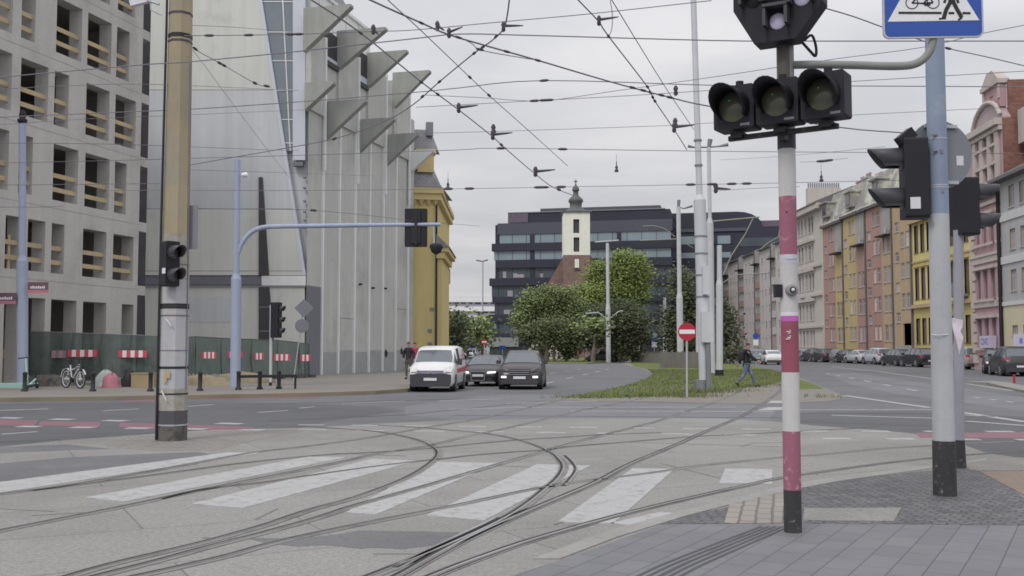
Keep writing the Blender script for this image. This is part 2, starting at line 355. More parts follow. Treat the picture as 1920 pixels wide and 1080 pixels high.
# cycle crossing on the near side of the left road
mark([(-300, 784), (0, 787), (72, 789), (64, 799), (0, 798), (-300, 795)], 'redpaint', 'cycle_crossing', .0068); mark([(78, 790), (190, 792), (186, 801), (70, 798)], 'redpaint', 'cycle_crossing', .0068); mark([(226, 793), (480, 801), (470, 806), (300, 806), (222, 801)], 'redpaint', 'cycle_crossing', .0068)
dashes((-180, 779), (520, 797), 7, .42, .28); dashes((-160, 797), (560, 808), 7, .42, .28)
dashes((560, 797), (1500, 806), 9, .5, .16); dashes((560, 806), (1480, 817), 8, .5, .16)
dashes((0, 770), (90, 767), 1, 1, .16)
dashes((0, 815), (70, 810), 1, 1, .12)
mark([(215, 752), (300, 749), (330, 750), (240, 754)], 'redpaint', 'cycle_crossing', .005); mark([(360, 746), (470, 744), (600, 744), (600, 746), (440, 748), (360, 749)], 'redpaint', 'cycle_crossing', .005)
mark([(1715, 812), (1800, 812), (1920, 811), (2300, 809), (2300, 821), (1920, 822), (1800, 822), (1725, 821)], 'redpaint', 'cycle_crossing', .0068)
dashes((1500, 809), (2080, 810), 5, .45, .22); dashes((1540, 823), (2150, 826), 5, .45, .22)
# stop lines and lane lines on the junction
mark([(1470, 769), (1420, 770), (1440, 764), (1480, 764)]); mark([(1446, 752), (1476, 752), (1470, 756), (1440, 756)])
for a, b, w in [((1585, 742), (1745, 765), .2), ((1480, 769), (1760, 768), .12), ((1560, 779), (1765, 785), .14), ((1800, 773), (1925, 792), .2), ((1812, 790), (1930, 799), .16),
                ((960, 764), (1380, 764), .10), ((840, 768), (960, 765), .10), ((1070, 771), (1450, 772), .10), ((190, 771), (260, 767), .12), ((330, 764), (400, 759), .12), ((480, 774), (540, 770), .12),
                ((560, 766), (590, 763), .10), ((820, 752), (940, 748), .10), ((950, 757), (1120, 752), .10), ((640, 757), (760, 752), .08), ((1800, 778), (1870, 782), .14)]:
    mb = MB(); mb.ribbon([G(*a), G(*b)], w, .0085); struct(mb.build('lane_line', M['paint'], world=True))
dashes((1548, 700), (1760, 741), 6, .36, .14); dashes((1800, 742), (1960, 762), 5, .45, .14)
mb = MB(); mb.ribbon([G(*p) for p in ((1560, 688), (1650, 697), (1760, 712), (1900, 733))], .15, .0085); struct(mb.build('lane_line', M['paint'], world=True))
dashes((1020, 720), (1150, 690), 5, .4, .12); dashes((1030, 701), (1120, 688), 4, .4, .12)
# seams and skid marks in the asphalt
sm_ = mat('tar_seam', Hc('#5d5e63'), rough=.8, var=.2); sb = MB()
for a in ([(0, 830), (110, 824)], [(480, 758), (880, 748)], [(0, 795), (-100, 796)], [(850, 779), (1500, 784)], [(1480, 790), (1760, 800)], [(500, 790), (760, 778), (1020, 752)], [(1500, 776), (1740, 776)], [(1540, 705), (1760, 730)], [(1500, 692), (1760, 702)]):
    sb.ribbon([G(*p) for p in a], .07, .006)
struct(sb.build('tar_seam', sm_, world=True))
# ---------------- rails
M['railhead'] = mat('polished_rail_steel', [.52, .52, .53], rough=.24, metal=.9, var=.15, scale=.8)
M['groove'] = mat('dark_rail_groove', Hc('#3f3d3c'), rough=.85, var=.3, scale=.9, col2=Hc('#63605e'), c2t=.60, c2s=.9)
M['grout'] = mat('stained_rail_grout', Hc('#8d8b88'), rough=.9, var=.18, scale=1.5, col2=Hc('#777573'), c2t=.56, c2s=1.2)
M['rust'] = mat('rusty_rail_side', Hc('#6b655f'), rough=.8, var=.2)
RAILS = [
 ('long straight tram rail running past the concrete pole to the far road', [(-120, 947), (0, 928), (137, 910), (303, 881), (471, 850), (563, 839), (640, 829), (700, 820), (750, 811), (800, 802), (900, 785), (967, 770), (1067, 747), (1110, 738)], 1),
 ('long straight tram rail between first and second zebra stripes', [(-100, 1020), (0, 997), (105, 976), (246, 948), (352, 925), (457, 904), (640, 867), (700, 853), (800, 837), (883, 817), (933, 807), (1000, 792), (1067, 775), (1133, 761), (1202, 748), (1230, 737)], 1),
 ('faint branching rail leaving the pole side toward the flat crossing', [(60, 921), (211, 902), (352, 883), (457, 869), (593, 855), (700, 849), (800, 842), (900, 832), (983, 825), (1067, 820), (1140, 815), (1240, 812)], 0),
 ('shallow branching rail crossing second zebra stripe toward the thick blue pole', [(300, 937), (387, 918), (500, 905), (600, 890), (700, 876), (783, 866), (833, 861), (883, 855), (967, 848), (1017, 845), (1083, 837), (1157, 831), (1241, 824), (1325, 818), (1396, 815), (1466, 811), (1560, 806), (1650, 802)], 0),
 ('sharply curved outer rail bending round at the fourth zebra stripe', [(60, 1100), (120, 1085), (211, 1059), (387, 1017), (500, 985), (580, 958), (667, 934), (750, 903), (790, 882), (815, 863), (822, 850), (812, 838), (783, 825), (740, 815), (700, 809), (633, 804), (567, 800), (500, 797)], 1),
 ('sharply curved rail with bright guard rail at the fifth zebra stripe', [(640, 1105), (700, 1080), (817, 1033), (933, 980), (983, 950), (1017, 923), (1047, 897), (1057, 877), (1050, 863), (1030, 847), (983, 828), (917, 814), (833, 806), (783, 802), (700, 797)], 1),
 ('straight rail threading between fourth and fifth zebra stripes to the grass', [(150, 1090), (300, 1052), (387, 1028), (500, 999), (600, 971), (667, 949), (767, 921), (833, 902), (933, 872), (1017, 848), (1067, 833), (1133, 816), (1199, 799), (1241, 788), (1297, 769), (1354, 750), (1385, 736), (1397, 724), (1396, 713), (1382, 703), (1362, 698), (1330, 694)], 1),
 ('bright straight rail sweeping past the walking man into the grass', [(660, 1120), (740, 1085), (817, 1042), (900, 999), (1000, 955), (1083, 920), (1129, 899), (1185, 869), (1269, 834), (1325, 809), (1396, 778), (1438, 752), (1460, 736), (1464, 724), (1449, 710), (1424, 702), (1390, 697), (1350, 693)], 1),
 ('nearest tram rail skirting the paved footway and the striped pole', [(700, 1130), (810, 1082), (900, 1047), (1000, 1013), (1140, 973), (1230, 950), (1320, 929), (1400, 911), (1470, 896), (1553, 884), (1653, 870), (1753, 859), (1853, 851), (1980, 845)], 1),
 ('tram rail passing under the fifth and sixth zebra stripes toward the blue pole', [(100, 1115), (281, 1077), (422, 1045), (500, 1023), (600, 1000), (733, 973), (867, 947), (983, 922), (1083, 904), (1157, 896), (1241, 885), (1320, 873), (1470, 858), (1553, 852), (1653, 842), (1750, 836), (1900, 828)], 1),
 ('tram rail curving through the grass beside the no entry sign', [(1270, 740), (1300, 728), (1310, 718), (1300, 706), (1270, 696), (1230, 690)], 2),
 ('outer rail in the grass nearest the bending road', [(1160, 739), (1205, 725), (1245, 714), (1262, 704), (1258, 697), (1235, 689), (1200, 684)], 2),
 ('short guard rail inside the sharp curve at the fifth zebra stripe', [(1060, 912), (1075, 895), (1082, 880), (1074, 866), (1062, 855)], 3),
 ('short check rail beside the points near the sett patch', [(930, 972), (905, 985), (840, 1015), (780, 1043), (735, 1066)], 3),
]
for lab, px, kind in RAILS:
    pts = spline([G(*p) for p in px], 5)
    nm = 'tram_rail' if kind != 3 else 'guard_rail'
    t = thing(nm, lab, 'tram rail' if kind != 3 else 'guard rail', pts[0], 0, 'grooved tram rails set in the junction')
    if kind in (0, 1): MB().ribbon(pts, .13 if kind else .09, .0095).build('grout_band', M['grout'], t, True)
    if kind == 2: MB().ribbon(pts, .16, .0165).build('rail_foot', M['rust'], t, True)
    z0 = .010
    MB().ribbon(pts, .036 if kind else .022, z0 + .001 + .006 * (kind == 2), off=.026).build('groove', M['groove'], t, True)
    MB().ribbon(pts, .024 if kind else .012, z0 + .003 + .006 * (kind == 2), off=-.002).build('rail_head', M['railhead'] if kind else M['rust'], t, True)
    if kind == 1 and lab.split()[0] in ('nearest', 'bright'): MB().ribbon(pts, .011, z0 + .002, off=-.040).build('edge_gap', M['groove'], t, True)
# tactile grooves on the footway
tg = mat('tactile_groove', Hc('#5c5d61'), rough=.9, var=.1)
tgb = MB()
for i in range(5):
    a = [(1428 + i * 13, 990), (1310 + i * 17, 1035), (1240 + i * 19, 1063), (1200 + i * 20, 1082), (1120 + i * 23, 1120)]
    tgb.ribbon(spline([G(*p) for p in a], 4), .028, .0145)
struct(tgb.build('tactile_strip', tg, world=True))
# ---------------- raised pavements, median
def raised(name, px, m, z=.12, zk=None):
    pts = [Vector((*G(x, y, z).xy, z)) for x, y in px]
    mb = MB(); mb.prism(pts, (0, 0, -z - .05), 0, 1)
    return struct(mb.build(name, [m, M['kerb']], world=True))
raised('pavement_left', [(-900, 752), (-200, 748), (0, 746), (200, 743), (400, 740), (560, 737), (700, 733), (760, 729), (800, 722), (822, 712), (838, 700), (838, 692), (760, 692), (560, 692), (300, 692), (0, 692), (-900, 700)], M['sidewalk'])
kb = MB(); kb.ribbon([Vector((*G(x, y, .12).xy, 0)) for x, y in [(-900, 752), (-200, 748), (0, 746), (200, 743), (400, 740), (560, 737), (700, 733), (760, 729), (800, 722), (822, 712), (838, 700)]], .55, .126, off=.2)
struct(kb.build('kerb_strip', mat('sandy_kerb_edge', Hc('#948b7b'), rough=.9, var=.2, scale=.7), world=True))
raised('median_ground', [(1020, 750), (1090, 741), (1140, 732), (1180, 722), (1210, 711), (1222, 702), (1212, 694), (1190, 688), (1172, 684), (1170, 678), (1300, 676), (1350, 677), (1430, 690), (1478, 700), (1520, 716), (1560, 733), (1590, 744), (1560, 751), (1480, 756), (1380, 757), (1240, 753)], M['railbed'], .008)
gpx = [(1050, 746), (1100, 738), (1145, 730), (1182, 721), (1212, 710), (1224, 702), (1214, 693), (1190, 687), (1180, 680), (1300, 677), (1350, 678), (1430, 690), (1475, 700), (1500, 712), (1470, 716), (1440, 722), (1400, 727), (1340, 736), (1290, 741), (1200, 745), (1120, 747)]
struct(MB().poly([Vector((*G(x, y, .0).xy, .014)) for x, y in gpx]).build('lawn', M['grass_base'], world=True))
struct(MB().poly([Vector((*G(x, y, .0).xy, .014)) for x, y in [(1476, 706), (1520, 718), (1545, 729), (1500, 730), (1470, 722)]]).build('lawn', M['grass_base'], world=True))
raised('far_verge', [(925, 684), (1000, 681), (1100, 681), (1170, 676), (1230, 669), (1100, 667), (920, 669)], M['grass_base'], .10)
def inside(x, y, poly):
    c = False; n = len(poly)
    for i in range(n):
        x1, y1 = poly[i]; x2, y2 = poly[(i + 1) % n]
        if (y1 > y) != (y2 > y) and x < (x2 - x1) * (y - y1) / (y2 - y1) + x1: c = not c
    return c
gw = [tuple(G(x, y, 0).xy) for x, y in gpx]
M['blade'] = mat('grass_blades', Hc('#6c7c41'), rough=.9, var=.35, scale=.7, fine=.2, fscale=9)
M['weed'] = mat('dry_weeds', Hc('#88836a'), rough=.9, var=.3, scale=.9)
gr = MB(); xs = [p[0] for p in gw]; ys = [p[1] for p in gw]; cnt = 0
while cnt < 18000:
    x = RN.uniform(min(xs), max(xs)); y = RN.uniform(min(ys), min(max(ys), 75))
    if not inside(x, y, gw): continue
    cnt += 1; h = RN.uniform(.03, .085) * (1.8 if RN.random() < .03 else 1); a = RN.uniform(0, 6.28); w = .014
    dx, dy = math.cos(a) * w, math.sin(a) * w; lx, ly = RN.uniform(-.05, .05), RN.uniform(-.05, .05)
    gr.add([(x - dx, y - dy, .012), (x + dx, y + dy, .012), (x + lx, y + ly, .012 + h)], [(0, 1, 2)], 1 if RN.random() < .38 else 0)
struct(gr.build('grass', [M['blade'], M['weed']], world=True), 'stuff')
wd = MB()
for cx, cy, n, s in [(1288, 744, 420, .5), (1322, 736, 420, .6), (1235, 744, 70, .8), (1150, 746, 60, .8), (1080, 747, 40, .6), (1545, 745, 60, .4), (1260, 741, 260, .8), (1205, 744, 200, .8), (1120, 746, 160, .7), (1360, 734, 200, .7), (1410, 726, 140, .5), (1440, 722, 120, .4), (1270, 720, 260, .9), (1300, 712, 240, .8)]:
    c = G(cx, cy, 0)
    for _ in range(n):
        x = c.x + RN.gauss(0, s); y = c.y + RN.gauss(0, .45); h = RN.uniform(.05, .2); a = RN.uniform(0, 6.28)
        wd.add([(x - math.cos(a) * .012, y - math.sin(a) * .012, .005), (x + math.cos(a) * .012, y + math.sin(a) * .012, .005), (x + RN.uniform(-.1, .1), y + RN.uniform(-.1, .1), h)], [(0, 1, 2)], RN.random() < .4)
struct(wd.build('weeds', [M['blade'], M['weed']], world=True), 'stuff')
# right hand pavement under the parked cars and traffic island
raised('pavement_right', [(1560, 668), (1620, 671), (1700, 676), (1790, 683), (1850, 689), (1920, 697), (2300, 720), (2300, 690), (1920, 676), (1700, 668), (1560, 664)], M['sidewalk'])
raised('traffic_island', [(1808, 716), (1850, 717), (1880, 724), (1960, 740), (1960, 731), (1890, 717), (1862, 714)], M['concrete_slab'], .08)
# ================================================================ BUILDINGS
class Face:
    """an upright facade plane: origin o (z=0), run direction d, outward normal n"""
    def __init__(s, o, d, n): s.o = Vector((o[0], o[1], 0)); s.d = Vector((d[0], d[1], 0)).normalized(); s.n = Vector((n[0], n[1], 0)).normalized()
    def at(s, u, z, t=0.): return s.o + s.d * u + Zv * z + s.n * t
    def px(s, x, y, t=0.):
        p = onp(x, y, s.o + s.n * t, s.n); return (p - s.o).dot(s.d), p.z
    def u(s, x, y=600): return s.px(x, y)[0]
    def z(s, x, y): return s.px(x, y)[1]
    def box(s, mb, u0, u1, z0, z1, t0, t1, mi=0):
        return mb.obox(s.at((u0 + u1) / 2, (z0 + z1) / 2, (t0 + t1) / 2), s.d * (u1 - u0) / 2, s.n * (t1 - t0) / 2, Zv * (z1 - z0) / 2, mi)
    def ang(s):
        """rotation of a window whose local +y is outward"""
        return math.atan2(-s.n.x, s.n.y)
def wall_grid(mb, f, u0, u1, z0, z1, holes, depth=.15, mi=0, mr=None, t=0.):
    if u0 > u1: u0, u1 = u1, u0
    us = sorted({u0, u1, *[h[0] for h in holes], *[h[1] for h in holes]}); zs = sorted({z0, z1, *[h[2] for h in holes], *[h[3] for h in holes]})
    us = [u for u in us if u0 - 1e-6 <= u <= u1 + 1e-6]; zs = [z for z in zs if z0 - 1e-6 <= z <= z1 + 1e-6]
    for j in range(len(zs) - 1):
        run = None
        for i in range(len(us) - 1):
            cu, cz = (us[i] + us[i + 1]) / 2, (zs[j] + zs[j + 1]) / 2
            solid = not any(h[0] < cu < h[1] and h[2] < cz < h[3] for h in holes)
            if solid and run is None: run = us[i]
            if (not solid) and run is not None: mb.quad(f.at(run, zs[j], t), f.at(us[i], zs[j], t), f.at(us[i], zs[j + 1], t), f.at(run, zs[j + 1], t), mi); run = None
        if run is not None: mb.quad(f.at(run, zs[j], t), f.at(us[-1], zs[j], t), f.at(us[-1], zs[j + 1], t), f.at(run, zs[j + 1], t), mi)
    mr = mi if mr is None else mr
    for h in holes:
        a, b, c, e = h[:4]
        for p, q in (((a, c), (b, c)), ((b, c), (b, e)), ((b, e), (a, e)), ((a, e), (a, c))):
            mb.quad(f.at(*p, t), f.at(*q, t), f.at(*q, t - depth), f.at(*p, t - depth), mr)
def shell(mb, f, u0, u1, z1, D, mi=0, z0=0., mend=None):
    """ends, back and flat top behind a facade"""
    for u in (u0, u1): mb.quad(f.at(u, z0, 0), f.at(u, z1, 0), f.at(u, z1, -D), f.at(u, z0, -D), mi if mend is None else mend)
    mb.quad(f.at(u0, z0, -D), f.at(u1, z0, -D), f.at(u1, z1, -D), f.at(u0, z1, -D), mi)
    mb.quad(f.at(u0, z1, 0), f.at(u1, z1, 0), f.at(u1, z1, -D), f.at(u0, z1, -D), mi)
_wc = {}
def window(parent, f, u, z, w, h, depth=.15, pane=None, frame=None, cross=True, bars=1, sill=True, t=0.):
    """frame mesh + pane child, set back in its reveal; meshes are shared between equal windows"""
    pane = pane or M['window_light']; frame = frame or M['winframe']
    key = (round(w, 2), round(h, 2), pane.name, frame.name, cross, bars, sill, round(depth, 2))
    if key not in _wc:
        mb = MB(); b = min(.09, w * .09)
        mb.box(-w / 2, w / 2, 0, .05, 0, b); mb.box(-w / 2, w / 2, 0, .05, h - b, h); mb.box(-w / 2, -w / 2 + b, 0, .05, b, h - b); mb.box(w / 2 - b, w / 2, 0, .05, b, h - b)
        for k in range(bars):
            c = -w / 2 + w * (k + 1) / (bars + 1); mb.box(c - b * .45, c + b * .45, 0, .045, b, h - b)
        if cross: mb.box(-w / 2 + b, w / 2 - b, .002, .043, h * .66, h * .66 + b * .8)
        fr = mb.build('window', frame)
        pn = MB().quad((-w / 2, .018, 0), (w / 2, .018, 0), (w / 2, .018, h), (-w / 2, .018, h)).build('pane', pane, fr)
        si = None
        if sill:
            si = MB().box(-w / 2 - .06, w / 2 + .06, .051, depth + .07, -.07, -.003).build('sill', frame, fr)
        _wc[key] = (fr.data, pn.data, si.data if si else None)
        for o in (si, pn, fr):
            if o: bpy.data.objects.remove(o)
    d = _wc[key]
    o = bpy.data.objects.new('window', d[0]); COL.objects.link(o); o.parent = parent
    o.location = f.at(u, z, t - depth) - LOC[parent.name]; o.rotation_euler = (0, 0, f.ang())
    p = bpy.data.objects.new('pane', d[1]); COL.objects.link(p); p.parent = o
    if d[2]: q = bpy.data.objects.new('sill', d[2]); COL.objects.link(q); q.parent = o
    return o
DS = Vector((.2504, .9681, 0)); NS = Vector((.9681, -.2504, 0))      # run of the street's left frontage
# ---------------------------------------------------------------- unfinished concrete building
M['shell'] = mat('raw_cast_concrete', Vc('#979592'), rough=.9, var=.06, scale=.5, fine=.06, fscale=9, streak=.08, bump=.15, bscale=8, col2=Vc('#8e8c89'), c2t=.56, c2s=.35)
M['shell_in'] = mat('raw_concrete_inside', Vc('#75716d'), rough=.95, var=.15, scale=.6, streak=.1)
M['plank'] = mat('yellow_guard_plank', Vc('#90836a'), rough=.8, var=.2, scale=.8)
cA = Vector((-.3658 * 46, 46, 0)); fc = Face(cA, DS, NS)
ub = thing('unfinished_building', 'bare concrete building shell with empty window openings and plank guard rails', 'building', cA)
Z_ = lambda x, y: fc.z(x, y)
rows = [  # z of head, z of sill, then openings as pixel spans at a given image row
 (Z_(218, -85), Z_(220, 17), [(-95, -45), (-30, 20), (40, 66), (112, 150), (170, 207), (222, 254)], -20),
 (Z_(219, 49), Z_(216, 143), [(-100, -60), (-45, 22), (39, 65), (105, 153), (164, 209), (219, 243)], 90),
 (Z_(217, 176), Z_(215, 269), [(-110, -60), (-45, 20), (37, 89), (101, 128), (161, 205), (216, 255)], 215),
 (Z_(216, 302), Z_(213, 398), [(-100, -50), (-30, 15), (34, 60), (99, 146), (159, 205), (215, 237)], 340),
 (Z_(213, 438), Z_(211, 524), [(-90, -40), (-25, -5), (9, 38), (51, 84), (96, 120), (155, 199), (212, 250)], 470),
 (Z_(228, 570), 0.15, [(-90, -20), (7, 36), (48, 84), (95, 143), (155, 199), (228, 250)], 600)]
UR = fc.u(262, 350); UL = fc.u(-110, 300) - 2
holes = []
for zt, zb, sp, yy in rows:
    for a, b in sp: holes.append((fc.u(a, yy), fc.u(b, yy), zb, zt))
ztop = rows[0][0] + 1.2
mb = MB(); wall_grid(mb, fc, UL, UR, 0, ztop, holes, .62)
# inner face of the wall, floor slabs and the dark rooms behind
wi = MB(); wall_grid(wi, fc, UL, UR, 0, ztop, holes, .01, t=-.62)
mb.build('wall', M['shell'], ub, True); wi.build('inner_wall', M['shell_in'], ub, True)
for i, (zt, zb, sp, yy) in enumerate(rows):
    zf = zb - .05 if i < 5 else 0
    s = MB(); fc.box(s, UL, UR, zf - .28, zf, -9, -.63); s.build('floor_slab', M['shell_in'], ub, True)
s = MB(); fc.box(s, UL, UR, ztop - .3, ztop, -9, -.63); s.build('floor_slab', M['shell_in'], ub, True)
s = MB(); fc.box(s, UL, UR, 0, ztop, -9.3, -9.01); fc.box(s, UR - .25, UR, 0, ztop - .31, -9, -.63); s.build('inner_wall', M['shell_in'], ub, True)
# narrow recess with slab ends between the shell and the white wall
u2 = fc.u(276, 350)
s = MB(); u2 = fc.px(276, 350, -1.4)[0]; fc.box(s, UR + .02, u2, 0, ztop, -1.7, -1.4); s.build('recess_wall', mat('dark_recess', Vc('#3b383b'), rough=.95, var=.2), ub, True)  # wall coloured near-black to paint the darkness inside the open bay
for zt, zb, sp, yy in rows[:5]:
    s = MB(); fc.box(s, UR + .01, UR + 1.1, zb - .55, zb - .12, -1.3, -.35); s.build('slab_end', M['shell'], ub, True)
# guard planks
for zt, zb, sp, yy in rows[:5]:
    for a, b in sp:
        if b < -5 and zb > 15: continue
        for k, hh in enumerate((.45, 1.02)):
            u0, u1 = fc.u(a, yy), fc.u(b, yy); s = MB(); fc.box(s, u0 - .1 if 0 else u0 + .003, u1 - .003, zb + hh - .09, zb + hh + .09, -.16, -.12)
            if k and (a in (9,)): fc.box(s, (u0 + u1) / 2 - .06, (u0 + u1) / 2 + .06, zb, zb + 1.3, -.20, -.161)
            s.build('guard_plank', M['plank'], ub, True)
# board-formed joints
s = MB()
for i in range(len(rows) - 1):
    zz = rows[i][1] - .33; fc.box(s, UL, UR, zz - .012, zz + .012, 0, .004)
s.build('pour_joint', mat('pour_joint_shadow_line', Vc('#7b7773'), rough=.9), ub, True)
# ---------------------------------------------------------------- public building with fins
M['th_warm'] = mat('warm_white_render_panel', Vc('#a6a7a3'), rough=.7, var=.06, scale=.25, streak=.09, col2=Vc('#9b9c98'), c2t=.62, c2s=.5)
M['th_cool'] = mat('cool_white_render_panel', Vc('#9fa2a5'), rough=.7, var=.06, scale=.25, streak=.09, col2=Vc('#95989c'), c2t=.62, c2s=.5)
M['th_grey'] = mat('grey_fair_faced_concrete', Vc('#989996'), rough=.8, var=.08, scale=.35, streak=.10, col2=Vc('#8e8f8c'), c2t=.57, c2s=.3)
M['th_fin'] = mat('pale_fin_concrete', Vc('#b6b8b9'), rough=.75, var=.06, scale=.5, streak=.08)
M['th_dark'] = mat('dark_grey_plinth', Vc('#5d5e65'), rough=.8, var=.06, scale=.5)
M['th_glass'] = glass('grey_tinted_curtain_glass', Vc('#5f666c'), rough=.12, var=.12)
M['th_plate'] = mat('weathered_triangle_concrete', Vc('#7f817d'), rough=.85, var=.10, scale=.7, streak=.14)
M['th_blue'] = mat('pale_blue_panel', Vc('#a0a3ab'), rough=.6, var=.05)
M['th_black'] = mat('near_black_cladding', Vc('#38373a'), rough=.6, var=.15)
M['joint'] = mat('panel_joint', Vc('#6f7073'), rough=.9, var=.1)
F0 = P(574, 600, 53.5); F0.z = 0
ff = Face(F0, (1, 0), (0, -1))          # wall facing the junction
fs = Face(F0, DS, NS)                   # finned wall along the street
th = thing('public_building', 'pale concrete public building with tall thin fins and triangular concrete brackets', 'building', F0)
zT = fs.z(574, -30)
# ---- junction wall: white panels with slanted edge standing proud of the grey core
s = MB(); uL = ff.u(272, 400) ; s.quad(ff.at(uL, 0, -.4), ff.at(0, 0, -.4), ff.at(0, zT + 3, -.4), ff.at(uL, zT + 3, -.4))
s.quad(ff.at(uL, 0, 0), ff.at(uL, zT + 3, 0), ff.at(uL, zT + 3, -12), ff.at(uL, 0, -12)); s.quad(ff.at(uL, zT + 3, -.4), ff.at(0, zT + 3, -.4), ff.at(0, zT + 3, -12), ff.at(uL, zT + 3, -12))
s.build('wall', M['th_cool'], th, True)
def edge(y): return 491 + (y - 0) * (574 - 491) / 520.0
def panel(x0f, x1f, y0, y1, m, name='wall_panel', t=0., th_=.3, n=4):
    pts = [ff.at(*ff.px(x0f(y0), y0, t), t), ff.at(*ff.px(x1f(y0), y0, t), t), ff.at(*ff.px(x1f(y1), y1, t), t), ff.at(*ff.px(x0f(y1), y1, t), t)]
    return MB().prism(pts, ff.n * -th_).build(name, m, th, True)
cst = lambda v: (lambda y: v)
e1 = lambda y: edge(y) - 6
panel(cst(272), e1, -130, 168, M['th_warm']); panel(cst(272), e1, 169, 391, M['th_cool']); panel(cst(272), e1, 392, 516, M['th_warm'])
panel(cst(272), cst(571), 536, 712, M['th_warm'])
panel(cst(352), cst(400 + 40), 556, 604, M['th_cool'], t=.012, th_=.011)
panel(e1, edge, -130, 516, M['th_blue'], 'edge_trim', t=.05)
panel(cst(272), cst(490), 518, 534, M['th_dark'], 'band', t=.02); panel(cst(490.5), cst(573), 517, 535, M['th_fin'], 'band', t=.06)
panel(cst(272), cst(573), 535.2, 538, M['joint'], 'band', t=.08)
for y in (168.5, 391.5, 508): panel(cst(272), e1, y - .6, y + .6, M['joint'], 'panel_joint', t=.004, th_=.003)
# tapered dark strip
panel(lambda y: 485, lambda y: 492 + (y - 332) * (20 / 303.), 332, 516, M['th_black'], 'dark_strip', t=.10, th_=.09)
panel(lambda y: 485, lambda y: 504.5 + (y - 536) * (8 / 100.), 538.5, 637, M['th_black'], 'dark_strip', t=.10, th_=.09)
for yy in (575, 620): panel(cst(486), cst(508), yy, yy + 1.5, M['joint'], 'strip_bar', t=.115, th_=.012)
# glazed wedge beside the slanted edge
gl = panel(lambda y: edge(y) + 1, lambda y: 549, -130, 283, M['th_glass'], 'glazing', t=-.12, th_=.05)
for yy in (3, 60, 114, 169, 224, 268): panel(lambda y: edge(y) + 1, cst(549), yy - .8, yy + .8, M['th_fin'], 'mullion', t=-.09, th_=.025)
panel(lambda y: 529 + y * .05, lambda y: 531 + y * .05, -130, 283, M['th_fin'], 'mullion', t=-.085, th_=.03)
panel(cst(549), cst(572), -130, 300, M['th_blue'], 'wall_panel', t=.0)
panel(cst(549), cst(568), 303, 311, M['th_dark'], 'vent', t=.03, th_=.3)
for y in (330, 350, 375, 395, 411, 425): panel(cst(568), cst(572), y, y + 3, M['joint'], 'bracket', t=.03)
# ---- finned wall
U = lambda x, y=400: fs.u(x, y)
xs_ = [604, 635, 664.5, 692, 717.5, 741.5, 764.5]; us_ = [U(x) for x in xs_]; uE = U(776)
zlow = fs.z(650, 146)
s = MB(); s.quad(fs.at(0, 0), fs.at(uE, 0), fs.at(uE, zlow), fs.at(0, zlow)); s.quad(fs.at(uE, 0), fs.at(uE, zlow), fs.at(uE, zlow, -14), fs.at(uE, 0, -14)); s.quad(fs.at(0, zlow), fs.at(uE, zlow), fs.at(uE, zlow, -14), fs.at(0, zlow, -14))
s.build('wall', M['th_grey'], th, True)
s = MB(); fs.box(s, .02, us_[0] - .16, 0, fs.z(590, 537), 0, .05); s.build('plinth', M['th_dark'], th, True)
for i, (a, b) in enumerate(zip(us_, us_[1:])):
    s = MB(); fs.box(s, a + .16, b - .16, 0, 1.35 + .1 * (i % 2), 0, .03); s.build('plinth', mat('grey_plinth_render', Vc('#7b7e7f'), rough=.85, var=.1), th, True)
ztops = [fs.z(x, y) for x, y in ((604, 195), (635, 95), (664, 195), (692, 130), (718, 215), (741, 165), (765, 165))]
for i, u in enumerate(us_):
    s = MB(); fs.box(s, u - .09, u + .07, 0, ztops[i], 0, .11); s.build('fin', M['th_fin'], th, True)
# piers that carry the upper brackets, with light panels and near-black panels painted as dark voids between
piers = [(0.0, U(606, 200), fs.z(590, 60)), (U(631, 200), U(669, 200), fs.z(650, 95)), (U(687, 200), U(721, 200), fs.z(700, 125)), (U(736, 200), U(765, 200), fs.z(750, 160))]
for a, b, zt in piers:
    s = MB(); fs.box(s, a, b, zlow - 3, zt, -1.2, .12); s.build('pier', M['th_grey'], th, True)
    s = MB(); fs.box(s, b - .16, b, zlow - 6, zt, .121, .22); s.build('fin', M['th_fin'], th, True)
for i in range(2):
    a, b = piers[i][1], piers[i + 1][0]; zc = piers[i + 1][2]
    s = MB(); fs.box(s, a + .01, b - .01, zlow + .25, zc - 1.1, -.6, .06); s.build('light_panel', M['th_blue'], th, True)
    s = MB(); fs.box(s, a + .01, b - .01, zc - 1.1, zc + .35, -.9, .055); s.build('void_panel', M['th_black'], th, True)
    s = MB(); fs.box(s, a + .01, b - .01, zlow - .02, zlow + .24, .0, .16); s.build('sill', M['th_black'], th, True)
# set back upper block
fb = Face(fs.at(0, 0, -1.3), DS, NS); zu = fb.z(650, 28); ue = fb.u(694, 80)
s = MB(); fb.box(s, 0.01, ue, zlow - 1, zu, -12, 0); s.build('upper_block', M['th_fin'], th, True)
s = MB()
for k in range(1, 6): fb.box(s, ue * k / 6 - .02, ue * k / 6 + .02, zlow, zu, 0, .006)
s.build('panel_joint', M['joint'], th, True)
s = MB(); fb.box(s, 0, ue + .1, zu, zu + .18, -.3, .12); s.build('coping', M['th_fin'], th, True)
